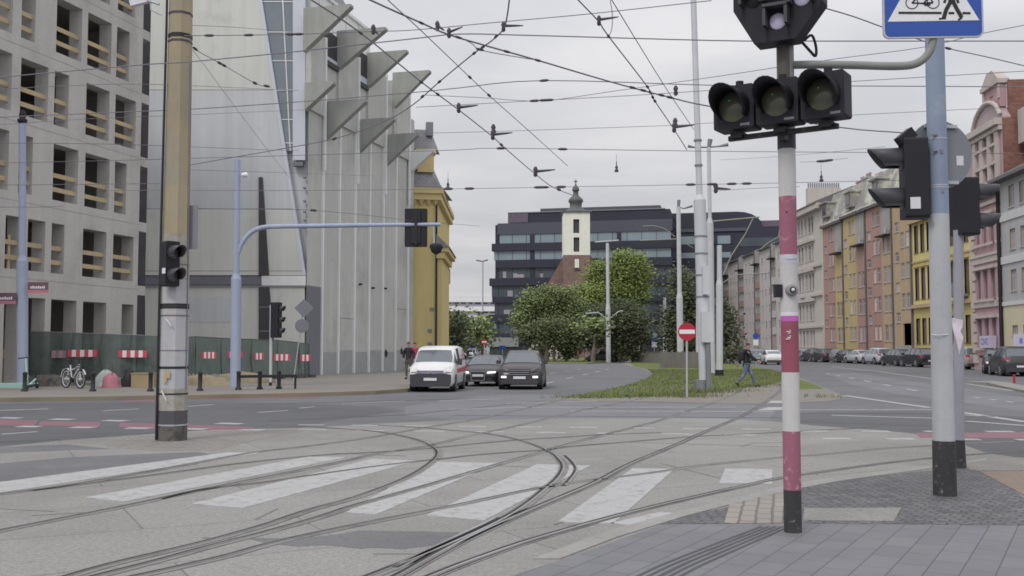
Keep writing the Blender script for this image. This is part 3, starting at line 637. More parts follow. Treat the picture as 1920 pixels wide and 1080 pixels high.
# triangular brackets: plates square to the facade
for (x0, y0), (xt, yt), yb in [((569, 15), (657, 13), 97), ((631, 58), (722, 58), 132), ((687, 99), (762, 98), 166), ((736, 136), (805, 134), 205),
                                ((571, 155), (625, 154), 207), ((609, 190), (685, 190), 262), ((669, 224), (738, 223), 288), ((721, 252), (783, 251), 312), ((766, 282), (812, 280), 325)]:
    up, zt = fs.px(x0, y0); base = fs.at(up, zt, .0)
    tip = onp(xt, yt, base, DS); L = (tip - base).dot(NS)
    zb = fs.z(x0, yb)
    pts = [fs.at(up, zt, 0), fs.at(up, zt, L), fs.at(up, zt - .14, L), fs.at(up, zb, .0)]
    MB().prism(pts, DS * .42).build('triangle_bracket', M['th_plate'] if x0 < 760 else M['th_fin'], th, True)
# graffiti-like dark stickers and camera
for x, y, r in ((723, 663, .28), (752, 659, .24)):
    u, z = fs.px(x, y); s = MB(); pts = [fs.at(u + math.cos(a) * r * RN.uniform(.7, 1.1), z + math.sin(a) * r * RN.uniform(.7, 1.1), .031) for a in [k * .524 for k in range(12)]]
    s.prism(pts, NS * .004); s.build('wall_stencil', M['black'], th, True)
for x, y in ((673, 533), (697, 540), (720, 541)):
    u, z = fs.px(x, y); s = MB(); s.cyl(fs.at(u, z, 0), fs.at(u, z, .2), .06, n=8); s.build('wall_lamp', M['black'], th, True)
for u0, u1, yy in ((us_[1] + .1, us_[2] - .1, 597), (us_[5] + .1, us_[6] - .1, 580)):
    z = fs.z(650 if yy == 597 else 755, yy); s = MB(); fs.box(s, u0, u1, z - .02, z + .02, 0, .01); s.build('panel_joint', M['joint'], th, True)
# ---------------------------------------------------------------- yellow corner house
M['yel'] = mat('ochre_yellow_render', Vc('#a6986c'), rough=.85, var=.06, scale=.4, streak=.10)
M['yel2'] = mat('pale_yellow_trim', Vc('#a4966f'), rough=.8, var=.06)
M['slate'] = tiles('dark_slate_roof', Vc('#717175'), Vc('#68686c'), Vc('#5b5b5f'), .4, .22, .012, vertical=(1, .2), noise_amt=.15)
y0 = P(818, 600, 70); y0.z = 0
fy = Face(y0, (-.985, -.17), (.17, -.985)); fy2 = Face(y0, (.0, 1), (1, 0))
yb = thing('corner_house', 'ochre yellow old corner house with scalloped cornice and slate roof', 'building', y0)
ze = fy.z(800, 354); uw = 4.2
s = MB(); s.prism([fy.at(0, 0), fy.at(uw, 0), fy.at(uw, 0) + Vector((.6, 14, 0)), Vector((y0.x, y0.y + 14, 0))], (0, 0, ze)); s.build('wall', M['yel'], yb, True)
s = MB(); fy.box(s, -.45, uw, ze - .36, ze, 0, .45); fy.box(s, -.3, uw, ze - .8, ze - .355, 0, .3); fy2.box(s, -.44, 14, ze - .352, ze - .004, .01, .42); fy2.box(s, 0, 14, ze - .79, ze - .35, .01, .3)
for k in range(9): s.cyl(fy.at(k * .5 + .1, ze - .8, .15), fy.at(k * .5 + .1, ze - 1.15, .05), .22, .08, n=8)
s.build('cornice', M['yel2'], yb, True)
zc2 = ze - 4.1
s = MB(); fy2.box(s, -.3, 8, zc2 - .3, zc2, 0, .85); fy2.box(s, -.2, 8, zc2 - .75, zc2 - .31, 0, .6); fy2.box(s, 0, 8, 0, zc2 - .76, .0, .38); s.build('side_wing', M['yel'], yb, True)
s = MB(); s.prism([fy2.at(-.4, zc2 + .003, .95), fy2.at(-.4, zc2 + .003, -.0), fy2.at(-.4, zc2 + .9, 0)], (0, 8.6, 0)); s.build('wing_roof', M['slate'], yb, True)
s = MB(); s.prism([fy.at(uw + 1, ze + .003, .4), fy.at(-.4, ze + .003, .4), fy.at(.35, ze + 1.1, -.3), fy.at(.9, ze + 2.6, -1.0), fy.at(uw + 1, ze + 2.6, -1.0)], Vector((.3, 6, 0))); s.build('roof', M['slate'], yb, True)
s = MB(); fy.box(s, .2, 1.35, ze + 1.2, ze + 2.5, -1.0, -.1); s.build('dormer', M['yel2'], yb, True)
s = MB(); fy.box(s, .05, 1.5, ze + 2.5, ze + 2.8, -1.1, .05); s.build('dormer_cornice', M['yel2'], yb, True)
s = MB(); s.prism([fy.at(.05, ze + 2.803, 0), fy.at(uw, ze + 2.803, 0), fy.at(uw, ze + 4.3, -.7), fy.at(.5, ze + 4.3, -.7)], Vector((.1, 2.0, 0))); s.build('roof', M['slate'], yb, True)
s = MB(); fy.box(s, .25, .75, ze + 3.8, ze + 4.75, -.7, -.2); s.build('chimney', M['grey'], yb, True)
s = MB(); s.tube([fy.at(.02, 0, .09), fy.at(.02, ze - .9, .09)], .07, 6); s.build('drainpipe', M['black'], yb, True)
for k in range(9):
    z = 1.6 + k * .9; s = MB(); fy.box(s, 2.15 + (k % 2) * .1, 2.5, z, z + .3, 0, .12); s.build('quoin', M['grey'], yb, True)
for x, y in ((810, 580), (806, 645), (811, 650), (813, 668), (806, 620)):
    u, z = fy.px(x, y); s = MB(); fy.box(s, u - .15, u + .15, z - .12, z + .12, 0, .05); s.build('wall_box', M['grey'], yb, True)
s = MB(); fy2.box(s, 9, 9.2, 6.6, 7.8, .02, .4); s.build('wall_sign_arm', M['yel2'], yb, True)
# ---------------------------------------------------------------- far panel block in the gap
M['pblock'] = mat('white_panel_block', Vc('#b9bdca'), rough=.7, var=.05)
pb = P(930, 600, 420); pb.z = 0; fp = Face(pb, (-1, -.06), (.06, -1))
pt = thing('panel_block', 'distant white slab block of flats with rows of balconies', 'building', pb)
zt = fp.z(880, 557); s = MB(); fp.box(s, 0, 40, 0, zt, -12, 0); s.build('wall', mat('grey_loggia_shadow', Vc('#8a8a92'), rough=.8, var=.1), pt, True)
for yy in (558, 575, 592, 609):
    z = fp.z(880, yy); s = MB(); fp.box(s, -.3, 40.3, z - 1.9, z, .003, 1.2); s.build('balcony_band', M['pblock'], pt, True)
for r_, yy in enumerate((566, 583, 600)):
    z = fp.z(880, yy)
    for k in range(13): window(pt, fp, 1.5 + k * 3, z - 1.0, 1.5 + .4 * ((k * 7 + r_) % 3), 1.7, depth=-.02, pane=M['window_dark'], sill=False)
# ---------------------------------------------------------------- dark office block
M['of_dark'] = mat('charcoal_cladding', Vc('#2d2e37'), rough=.6, var=.10, scale=.06, spec=.2)
M['of_mid'] = mat('slate_grey_cladding', Vc('#42444c'), rough=.6, var=.08, scale=.06, spec=.2)
M['of_glass'] = glass('sky_lit_ribbon_glass', Vc('#667379'), rough=.08, spec=.6, var=.18, scale=.12)
M['of_glass2'] = glass('dark_ribbon_glass', Vc('#3b4147'), rough=.08, spec=.35, var=.35, scale=.15)
oA = P(925, 600, 215); oB = P(1262, 600, 207); oA.z = oB.z = 0
fo = Face(oA, oB - oA, ((oB - oA).y, -(oB - oA).x)); W = (oB - oA).length
ob = thing('office_block', 'dark charcoal office block with ribbon windows and stepped roof', 'building', oA)
zr = fo.z(935, 419)
s = MB(); fo.box(s, 0.2, W, 0, zr - .2, -40, -.9); s.build('core', M['of_dark'], ob, True)
OF = [(440, 457, 0, 1, 'of_glass'), (471, 488, 0, 1, 'of_glass'), (503, 522, 0, 1, 'of_glass2'), (536, 557, 0, 1, 'of_glass2'), (568, 590, 0, 1, 'of_glass2'), (604, 625, 0, 1, 'of_glass2')]
prev = zr
for i, (a, b, *_r, g) in enumerate(OF):
    z1, z0 = fo.z(935, a), fo.z(935, b); off = (-.9, .3, -.5, .8, .2, 1.2)[i]
    s = MB(); fo.box(s, -off, W, z1, prev, -38, .35 if i else 0); s.build('spandrel_band', M['of_mid'] if i == 0 else M['of_dark'], ob, True)
    s = MB(); fo.box(s, -off + .4, W - .3, z0, z1, -.8, -.25); s.build('ribbon_window', M[g], ob, True)
    for k in range(12): s = MB(); fo.box(s, 1 + k * W / 12.4, 1.07 + k * W / 12.4, z0, z1, -.249, -.18); s.build('mullion', M['of_dark'], ob, True)
    for a_, b_ in ((.21, .235), (.70, .72)): s = MB(); fo.box(s, W * a_, W * b_, z0, z1, -.245, -.02); s.build('window_post', M['of_dark'], ob, True)
    prev = z0
s = MB(); fo.box(s, -1.0, W, prev - 1.2, prev, -38, .3); s.build('spandrel_band', M['of_dark'], ob, True)
for k in range(16):
    i = k % 4 + 2; z1, z0 = fo.z(935, OF[i][0]), fo.z(935, OF[i][1]); u = RN.uniform(1, 14)
    s = MB(); fo.box(s, u, u + RN.uniform(.6, 1.6), z0 + .1, z0 + RN.uniform(.6, 1.5), -.2, -.16); s.build('blind', M['window_light'], ob, True)
# lighter corner panes, upper set backs, plant room
z0, z1 = fo.z(935, 399) + 0, zr
s = MB(); fo.box(s, 3, W - .5, zr, fo.z(935, 399), -30, -1.5); s.build('upper_storey', M['of_dark'], ob, True)
s = MB(); fo.box(s, W * .25, W * .93, fo.z(935, 399), fo.z(1020, 386), -28, -4); s.build('plant_room', mat('mid_grey_roof_screen', Vc('#424247'), rough=.7, var=.1), ob, True)
s = MB(); fo.box(s, 2.8, W * .96, fo.z(935, 399), fo.z(935, 397.2), -30.2, -1.3); s.build('roof_edge', M['grey'], ob, True)
s = MB(); fo.box(s, 2.9, 7.3, fo.z(935, 417), fo.z(935, 400), -1.49, -1.2); s.build('lattice_screen', mat('mauve_lattice', Vc('#514a54'), rough=.7, var=.3, scale=2), ob, True)
# right wing, stepped back and rounded
oC = P(1262, 600, 224); oC.z = 0; fw = Face(oC, fo.d, fo.n)
zw = fw.z(1300, 399); w1 = fw.u(1382, 450); w2 = fw.u(1520, 450)
s = MB(); fw.box(s, -6, w1, 0, zw, -30, 0); s.build('wing', M['of_dark'], ob, True)
pts = [fw.at(w1, 0), fw.at(w1, zw)] + [fw.at(w1 + 5.5 * math.sin(a), zw - 3.4 * (1 - math.cos(a))) for a in (.3, .6, .9, 1.2, 1.57)] + [fw.at(w2, zw - 3.4), fw.at(w2, 0)]
s = MB(); s.prism(pts, fw.n * -28); s.build('wing', M['of_dark'], ob, True)
for a, b in ((446, 462), (478, 494), (508, 522)):
    s = MB(); fw.box(s, w1 + .6, w2 - .5, fw.z(1400, b), fw.z(1400, a), .02, .1); s.build('ribbon_window', M['of_glass2'], ob, True)
s = MB(); fw.box(s, -6, w1 + 2, fw.z(1350, 434), fw.z(1350, 428), .02, .3); s.build('spandrel_band', M['of_mid'], ob, True)
s = MB(); fw.box(s, w1 + 4.8, w2, zw - 3.39, zw - 2.0, -26, -1); s.build('lattice_screen', mat('mauve_lattice', Vc('#6a5d6c')), ob, True)
for a, b in ((442, 457), (473, 483), (503, 522), (536, 557)):
    z1, z0 = fw.z(1350, a), fw.z(1350, b)
    s = MB(); fw.box(s, -4, w1 - 1.0, z0, z1, .02, .08); s.build('ribbon_window', M['of_glass2'] if a > 480 else M['of_glass'], ob, True)
    s = MB(); fw.box(s, w1 * .60, w1 * .70, z0 - .1, z1 + .1, .081, .2); s.build('window_post', M['of_dark'], ob, True); s = MB(); fw.box(s, w1 - 1.4, w1 - .9, z0, z1, .081, .2); s.build('window_post', M['of_dark'], ob, True)
# ---------------------------------------------------------------- brick church with white tower
M['ch_white'] = mat('white_tower_render', Vc('#b9b7ae'), rough=.8, var=.05, streak=.06)
M['brick'] = tiles('weathered_red_brick', Vc('#6e5955'), Vc('#63504c'), Vc('#615653'), .5, .16, .02, vertical=(1, 0), noise_amt=.18, rough=.9)
M['copper'] = mat('dark_weathered_copper', Vc('#4a4c4c'), rough=.6, var=.18, scale=1.5)
M['ch_roof'] = mat('brown_tile_roof', Vc('#594d4a'), rough=.85, var=.14, scale=.7)
tY = 175.; tl = P(1057, 600, tY); tr = P(1107, 600, tY); tl.z = tr.z = 0; tw = tr.x - tl.x; tc = (tl + tr) / 2 + Vector((0, tw / 2, 0))
ft = Face(tl, (1, 0), (0, -1))
ct = thing('church', 'brick church with white square tower and dark bulbous copper cap', 'church', tc)
zb, zt = ft.z(1080, 478), ft.z(1080, 398)
hs = [(tw * .37, tw * .60, ft.z(1080, 437), ft.z(1080, 411)), (tw * .38, tw * .60, ft.z(1080, 472), ft.z(1080, 445))]
s = MB(); wall_grid(s, ft, 0, tw, zb, zt, hs, .4); shell(s, ft, 0, tw, zt, tw, z0=zb); s.build('tower', M['ch_white'], ct, True)
for h in hs:
    c = (h[0] + h[1]) / 2; r = (h[1] - h[0]) / 2
    MB().quad(ft.at(h[0], h[2], -.39), ft.at(h[1], h[2], -.39), ft.at(h[1], h[3], -.39), ft.at(h[0], h[3], -.39)).build('belfry_opening', M['th_black'], ct, True)
s = MB(); ft.box(s, .0, tw, 0, zb, -tw, 0.0); s.build('tower_base', M['brick'], ct, True)
s = MB(); ft.box(s, tw * .42, tw * .58, ft.z(1080, 502), ft.z(1080, 486), 0, .1); s.build('tower_window', M['ch_white'], ct, True)
s = MB(); ft.box(s, tw * .42, tw * .58, ft.z(1080, 507), ft.z(1080, 503), 0, .12); s.build('tower_window', M['th_black'], ct, True)
s = MB(); ft.box(s, -.25, tw + .25, zt, zt + .25, -tw - .25, .25); s.build('cornice', M['copper'], ct, True)
k = tY / 1900; o = Vector((tc.x, tc.y, zt + .25)); R_ = lambda px: px * k
s = MB(); s.lathe(o, [(R_(25), 0), (R_(18), R_(5)), (R_(12), R_(9)), (R_(11.5), R_(13)), (R_(12), R_(18)), (R_(14.5), R_(21)), (R_(14), R_(25)), (R_(9), R_(30)), (R_(5.5), R_(33)), (R_(5), R_(41)), (R_(7), R_(42)), (R_(7), R_(44)), (R_(6), R_(48)), (R_(2.4), R_(52)), (R_(1.0), R_(56)), (R_(.6), R_(64))], 12); s.build('spire_cap', M['copper'], ct, True)
s = MB(); s.bar(o + Vector((-R_(3), 0, R_(60))), o + Vector((R_(3), 0, R_(60))), .15, .25); s.build('cross', M['copper'], ct, True)
s = MB(); fn = Face(tl + Vector((-4.6, 2.5, 0)), (1, 0), (0, -1)); nv = tw + 9.2; mid = nv / 2 + .4
zr_ = ft.z(1080, 432)
s.prism([fn.at(-.3, 9, 0), fn.at(mid, zr_, 0), fn.at(nv + .3, 9, 0), fn.at(nv + .3, 0, 0), fn.at(-.3, 0, 0)], (0, .6, 0)); s.build('nave_gable', M['brick'], ct, True)
s = MB(); s.prism([fn.at(-.8, 8.4, -.61), fn.at(mid, zr_ + .1, -.61), fn.at(nv + .8, 8.4, -.61)], (0, 30, 0)); s.build('nave_roof', M['ch_roof'], ct, True)
s = MB(); fn.box(s, 0, nv, 0, 8.3, -30, -.62); s.build('nave_wall', M['brick'], ct, True)
# ================================================================ RIGHT HAND FRONTAGE
M['h_tan'] = mat('tan_ochre_render', Vc('#8f7e67'), rough=.85, var=.06, scale=.4, streak=.08)
M['h_pink'] = mat('brick_pink_render', Vc('#866d65'), rough=.85, var=.06, scale=.4, streak=.08)
M['h_yel'] = mat('sandy_yellow_render', Vc('#948562'), rough=.85, var=.06, scale=.4, streak=.08)
M['h_rose'] = mat('dusky_rose_render', Vc('#806b68'), rough=.85, var=.06, scale=.4, streak=.08)
M['h_grey'] = mat('grey_render_strip', Vc('#82807e'), rough=.85, var=.08, scale=.4, streak=.10)
M['h_beige'] = mat('beige_stucco', Vc('#98938d'), rough=.85, var=.08, scale=.5, streak=.12)
M['h_far'] = mat('pale_grey_beige_render', Vc('#9a9694'), rough=.85, var=.06, scale=.4, streak=.08)
M['h_bright'] = mat('clear_yellow_render', Vc('#a2996a'), rough=.85, var=.06, scale=.4, streak=.08)
M['h_bright2'] = mat('deeper_yellow_render', Vc('#948a5c'), rough=.85, var=.06, scale=.4)
M['t_pink'] = mat('old_pink_stucco', Vc('#8f777b'), rough=.85, var=.07, scale=.5, streak=.10)
M['t_trim'] = mat('grey_white_stucco_trim', Vc('#968f8b'), rough=.85, var=.08, scale=.6, streak=.10)
M['g_grey'] = mat('light_grey_render', Vc('#8b8a8c'), rough=.85, var=.06, streak=.08)
M['cream'] = mat('cream_render', Vc('#a19a85'), rough=.85, var=.06, streak=.06)
M['roof_grey'] = mat('grey_weathered_roof', Vc('#74716f'), rough=.9, var=.22, scale=.5, fine=.2, fscale=3, col2=Vc('#929489'), c2t=.55, c2s=.45)
M['rooftile'] = tiles('red_clay_roof_tiles', Vc('#75554b'), Vc('#664a43'), Vc('#574741'), .30, .15, .014, vertical=(1, .1), noise_amt=.3, rough=.9)
M['pipe'] = mat('dark_drainpipe', Vc('#545154'), rough=.6, var=.1)
fr = Face((39.6, 0), (0, 1), (-1, 0))
PANES = [glass('blue_grey_window_glass', Vc('#6d727b'), rough=.1), mat('drawn_blind_pane', Vc('#a39d97'), rough=.5, var=.06, scale=1), glass('deep_window_glass', Vc('#4b474c'), rough=.12), M['window_light'], mat('net_curtain_pane', Vc('#918a92'), rough=.3, var=.15, scale=2, spec=.4), M['window_light'], glass('mid_window_glass', Vc('#66626a'), rough=.15)]
def pane_r(): return RN.choice(PANES)
def house(name, label, f, u0, u1, zt, wall, main_cols, ww, wh, zrows, stair_cols=(), strip=None, strip_cols=(), strip_wall=None, base=None, D=12, roof=True, garage=None, group='terraced houses along the right side of the road'):
    """u0 < u1 ; strip = (a, b, z of the grey upper part)"""
    t = thing(name, label, 'building', f.at((u0 + u1) / 2, 0), 0, group)
    holes = []; wins = []
    for c in main_cols:
        for z in zrows:
            if garage and garage[0] < c < garage[1] and z < garage[2]: continue
            holes.append((c - ww / 2, c + ww / 2, z, z + wh)); wins.append((c, z, ww, wh))
    for c in stair_cols:
        for z in zrows[:-1]: holes.append((c - .55, c + .55, z + 1.75, z + 2.75)); wins.append((c, z + 1.75, 1.1, 1.0))
    if garage: holes.append((garage[0], garage[1], 0.02, garage[2]))
    a0, a1 = (u0, u1) if not strip else ((u0, strip[0]) if strip[0] > u0 + .1 else (strip[1], u1))
    mb = MB(); wall_grid(mb, f, a0, a1, 0, zt, [h for h in holes if a0 <= h[0] and h[1] <= a1], .14); shell(mb, f, u0, u1, zt - .02, D)
    mb.build('wall', M[wall], t, True)
    if strip:
        sh = [(c - .5, c + .5, z - .15, z + wh) for c in strip_cols for z in zrows if z + wh < strip[2]]
        mb = MB(); wall_grid(mb, f, strip[0], strip[1], 0, strip[2], sh, .14); mb.build('wall_strip', M[strip_wall], t, True)
        mb = MB(); mb.quad(f.at(strip[0], strip[2]), f.at(strip[1], strip[2]), f.at(strip[1], zt + .8), f.at(strip[0], zt + .8)); mb.build('wall_strip', M['h_grey'], t, True)
        for h in sh: wins.append(((h[0] + h[1]) / 2, h[2], 1.0, h[3] - h[2]))
        mb = MB(); f.box(mb, strip[0] + .1, strip[1] - .1, strip[2] - .2, strip[2] - .05, .0, .8); mb.build('canopy', M['black'], t, True)
        mb = MB(); c = f.at(strip[0] + .7, strip[2] + .35, .0); mb.lathe(Vector((0, 0, 0)), [(.05, 0), (.3, .05), (.42, .16)], 10)
        mb.v = [Vector((-v.z - .35, v.x, v.y)) + c for v in mb.v]; mb.cyl(c, c + f.n * .38, .03, n=6); mb.build('dish', M['steel'], t, True)
    for c, z, w_, h_ in wins: window(t, f, c, z, w_, h_, depth=.13, pane=pane_r())
    if garage:
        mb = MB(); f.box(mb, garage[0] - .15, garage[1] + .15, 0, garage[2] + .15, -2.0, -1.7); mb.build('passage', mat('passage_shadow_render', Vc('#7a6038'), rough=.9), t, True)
        mb = MB(); f.box(mb, garage[0] + .02, garage[1] - .02, .02, 1.7, -.6, -.5); mb.build('gate', M['h_bright2'], t, True)
    if roof:
        mb = MB(); mb.prism([f.at(u0, zt, .45), f.at(u0, zt + .12, .45), f.at(u0, zt + 3.6, -5), f.at(u0, zt, -D)], f.d * (u1 - u0)); mb.build('roof', M['roof_grey'], t, True)
        mb = MB(); f.box(mb, u0, u1, zt - .22, zt - .02, .02, .4); mb.build('eaves', M['pipe'], t, True)
    mb = MB(); mb.tube([f.at(u0 + .12, 0, .1), f.at(u0 + .12, zt - .2, .1)], .10, 6); mb.build('drainpipe', M['pipe'], t, True)
    if base:
        mb = MB()
        for h in [(a0, a1)]: f.box(mb, h[0] + .02, h[1] - .02, 0, 1.9, .0, .03)
        mb.build('plinth', M[base], t, True)
    return t
ur = lambda x: fr.u(x, 560)
ZR = [2.5, 5.6, 8.7, 11.8, 14.9]; ZT = 17.2
# from the near yellow house away from the camera
EY = [fr.z(1724, y) for y in (473, 421, 561, 503, 644, 597)]
t = thing('yellow_house', 'clear yellow house with tall dark windows beside the thick pole', 'building', fr.at(ur(1765), 0), 0, 'terraced houses along the right side of the road')
u0, u1 = ur(1822), ur(1713); zt = fr.z(1722, 408)
cols = [ur(x) for x in (1720.5, 1732, 1744, 1757, 1771, 1786, 1802, 1814)]
holes = []
for a, b in ((EY[0], EY[1]), (EY[2], EY[3]), (EY[4], EY[5])):
    for c in cols: holes.append((c - .48, c + .48, a, b))
mb = MB(); wall_grid(mb, fr, u0, u1, 5.6, zt, holes, .2); wall_grid(mb, fr, u0, u1, 0, 5.6, holes, .2, 1); shell(mb, fr, u0, u1, zt - .02, 12); mb.build('wall', [M['h_bright'], M['h_bright2']], t, True)
for h in holes: window(t, fr, (h[0] + h[1]) / 2, h[2], .96, h[3] - h[2], depth=.18, pane=mat('brown_grey_pane', Vc('#5c5453'), rough=.2, var=.2, spec=.4), frame=mat('dark_brown_frame', Vc('#5b4a45'), rough=.6))
mb = MB(); fr.box(mb, u0, u1, 5.5, 5.85, .002, .3); fr.box(mb, u0, u1, zt - .5, zt, .002, .5); fr.box(mb, u0, u1, 9.9 + .02, 10.1, .002, .12); mb.build('cornice', M['h_tan'], t, True)
for c in cols:
    for b in (EY[1], EY[3]): mb = MB(); fr.box(mb, c - .65, c + .65, b + .12, b + .3, .002, .18); mb.build('window_hood', M['h_bright2'], t, True)
mb = MB(); mb.prism([fr.at(u0, zt + .003, .5), fr.at(u0, zt + 2.8, -5), fr.at(u0, zt + .003, -12)], fr.d * (u1 - u0)); mb.build('roof', M['roof_grey'], t, True)
for x in (1806,):
    c = ur(x); mb = MB(); fr.box(mb, c - 1.2, c + 1.2, EY[2] - .25, EY[2] - .05, .003, 1.0); fr.box(mb, c - 1.2, c + 1.2, EY[2] - .05, EY[2] + .9, .93, .98); mb.build('balcony', M['grey'], t, True)
house('terraced_house', 'tan ochre terraced house with a gated passage next to the clear yellow house', fr, ur(1712) + .01, ur(1676), ZT, 'h_tan', [ur(1703.5), ur(1694)], .95, 1.55, ZR[:5], [ur(1684)], garage=(ur(1711.3), ur(1692), 4.1), base='h_grey')
house('terraced_house', 'brick pink terraced house with three grey chimneys above it', fr, ur(1676), ur(1626), ZT, 'h_pink', [ur(1649), ur(1641)], .95, 1.6, ZR, [ur(1631.5)], strip=(ur(1676), ur(1655), 13.6), strip_cols=[ur(1670), ur(1661)], strip_wall='h_tan', base='h_rose')
house('terraced_house', 'sandy yellow terraced house with two bright white ground level blinds', fr, ur(1626), ur(1583), ZT, 'h_yel', [ur(1602.5), ur(1595.5)], .95, 1.6, ZR, [ur(1587)], strip=(ur(1626), ur(1607), 13.4), strip_cols=[ur(1620.5), ur(1613)], strip_wall='h_pink')
house('terraced_house', 'dusky pink terraced house between the sandy yellow and the ornate beige houses', fr, ur(1583), ur(1545), ZT - .2, 'h_pink', [ur(1563), ur(1557)], .95, 1.6, ZR, [ur(1549.5)], strip=(ur(1583), ur(1567), 13.2), strip_cols=[ur(1578), ur(1572)], strip_wall='h_yel', base='h_rose')
# long grey mansard with chimneys over the pink and yellow houses
rf = thing('mansard_roof', 'large patched grey mansard roof with dormers above the pink and yellow houses', 'roof', fr.at(ur(1640), ZT))
mb = MB(); ua, ub_ = ur(1676), ur(1538)
mb.prism([fr.at(ua, ZT + .25, -.1), fr.at(ua, ZT + 3.9, -1.4), fr.at(ua, ZT + 4.4, -6), fr.at(ua, ZT + .25, -11)], fr.d * (ub_ - ua)); mb.build('roof_slope', M['roof_grey'], rf, True)
for k in (0, 3, 6):
    u = ua + 3 + k * (ub_ - ua - 4) / 7; mb = MB(); fr.box(mb, u, u + 2.2, ZT + .9, ZT + 2.6, -1.6, .2); mb.build('dormer', M['roof_grey'], rf, True)
    mb = MB(); fr.box(mb, u + .5, u + 1.7, ZT + 1.2, ZT + 2.3, .201, .26); mb.build('dormer_window', M['window_dark'], rf, True)
    mb = MB(); fr.box(mb, u - .2, u + 2.4, ZT + 2.6, ZT + 2.8, -1.7, .5); mb.build('dormer_lid', M['roof_grey'], rf, True)
def chimney(x, y0_, y1_, w, lab, n, Y=None, m='h_grey'):
    c = onp(x, y1_, fr.at(0, 0, -4), fr.n); z1 = CH + ray(x, y0_).z * c.y / ray(x, y0_).y; z0 = ZT + 1.0
    t = thing('chimney', lab, 'chimney', (c.x, c.y, z0), 0, 'chimneys on the roofs of the right side houses')
    mb = MB(); mb.box(c.x - .5, c.x + .5, c.y - w / 2, c.y + w / 2, z0, z1); mb.box(c.x - .6, c.x + .6, c.y - w / 2 - .1, c.y + w / 2 + .1, z1, z1 + .2); mb.build('stack', M[m], t, True)
    for k in range(n):
        yy = c.y - w / 2 + w * (k + .5) / n; mb = MB(); mb.cyl((c.x, yy, z1 + .2), (c.x, yy, z1 + .75), .09, .11, n=8); mb.build('chimney_pot', M['h_rose'] if n < 6 else M['grey'], t, True)
chimney(1617, 343, 347, 1.3, 'small dark chimney lowest on the ridge of the grey mansard', 2, m='h_rose')
chimney(1629, 336, 342, 1.8, 'middle chimney on the ridge of the grey mansard', 4)
chimney(1648, 336, 341, 2.4, 'widest chimney on the ridge, near the black signal visor', 5)
# broad slab chimney standing on the ornate house
c0 = onp(1515, 352, fr.at(0, 0, -3), fr.n); t = thing('chimney_slab', 'broad pale chimney slab crowned with a row of many thin pots', 'chimney', (c0.x, c0.y, 16))
c1 = P(1577, 352, c0.y); zt_ = c0.z; mb = MB(); mb.box(c0.x, c1.x, c0.y, c0.y + 1.2, 15, zt_); mb.build('stack', M['h_beige'], t, True)
for k in range(15):
    x = c0.x + .2 + (c1.x - c0.x - .4) * k / 14; mb = MB(); mb.cyl((x, c0.y + .5, zt_), (x, c0.y + .5, zt_ + .75), .10, n=6); mb.build('chimney_pot', M['grey'], t, True)
# ornate beige house, half behind the striped pole
t = thing('ornate_house', 'ornate beige stucco house with triple windows partly behind the striped pole', 'building', fr.at(ur(1515), 0), 0, 'terraced houses along the right side of the road')
u0, u1 = ur(1545), ur(1488); zo = fr.z(1520, 390)
cols = [ur(x) for x in (1525, 1519.5, 1513, 1506, 1500, 1494)]; zr5 = [1.8, 5.3, 9.3, 13.2, 16.9]; holes = [(c - .55, c + .55, z, z + 2.2) for c in cols for z in zr5]
mb = MB(); wall_grid(mb, fr, u0, u1, 0, zo, holes, .18); shell(mb, fr, u0, u1, zo - .02, 12); mb.build('wall', M['h_beige'], t, True)
for h in holes: window(t, fr, (h[0] + h[1]) / 2, h[2], 1.1, 2.2, depth=.16, pane=RN.choice([M['window_dark'], M['window_light']]))
for z in (4.3, 8.4, 12.2): mb = MB(); fr.box(mb, u0 + .5, u1, z, z + .3, .002, .3); mb.build('belt_course', M['t_trim'], t, True)
mb = MB(); fr.box(mb, u0, u1, zo - .7, zo, .002, .8); mb.build('cornice', M['t_trim'], t, True)
for z in zr5[1:4]:
    for c in (cols[1], cols[4]): mb = MB(); mb.prism([fr.at(c - 2.4, z + 2.5, .003), fr.at(c + 2.4, z + 2.5, .003), fr.at(c + 2.4, z + 2.8, .003), fr.at(c, z + 3.2, .003), fr.at(c - 2.4, z + 2.8, .003)], fr.n * .35); mb.build('pediment', M['t_trim'], t, True)
mb = MB(); mb.prism([fr.at(u0, zo, .9), fr.at(u0, zo + .2, .9), fr.at(u0, zo + 2.2, -4), fr.at(u0, zo, -10)], fr.d * (u1 - u0)); mb.build('roof', M['pipe'], t, True)
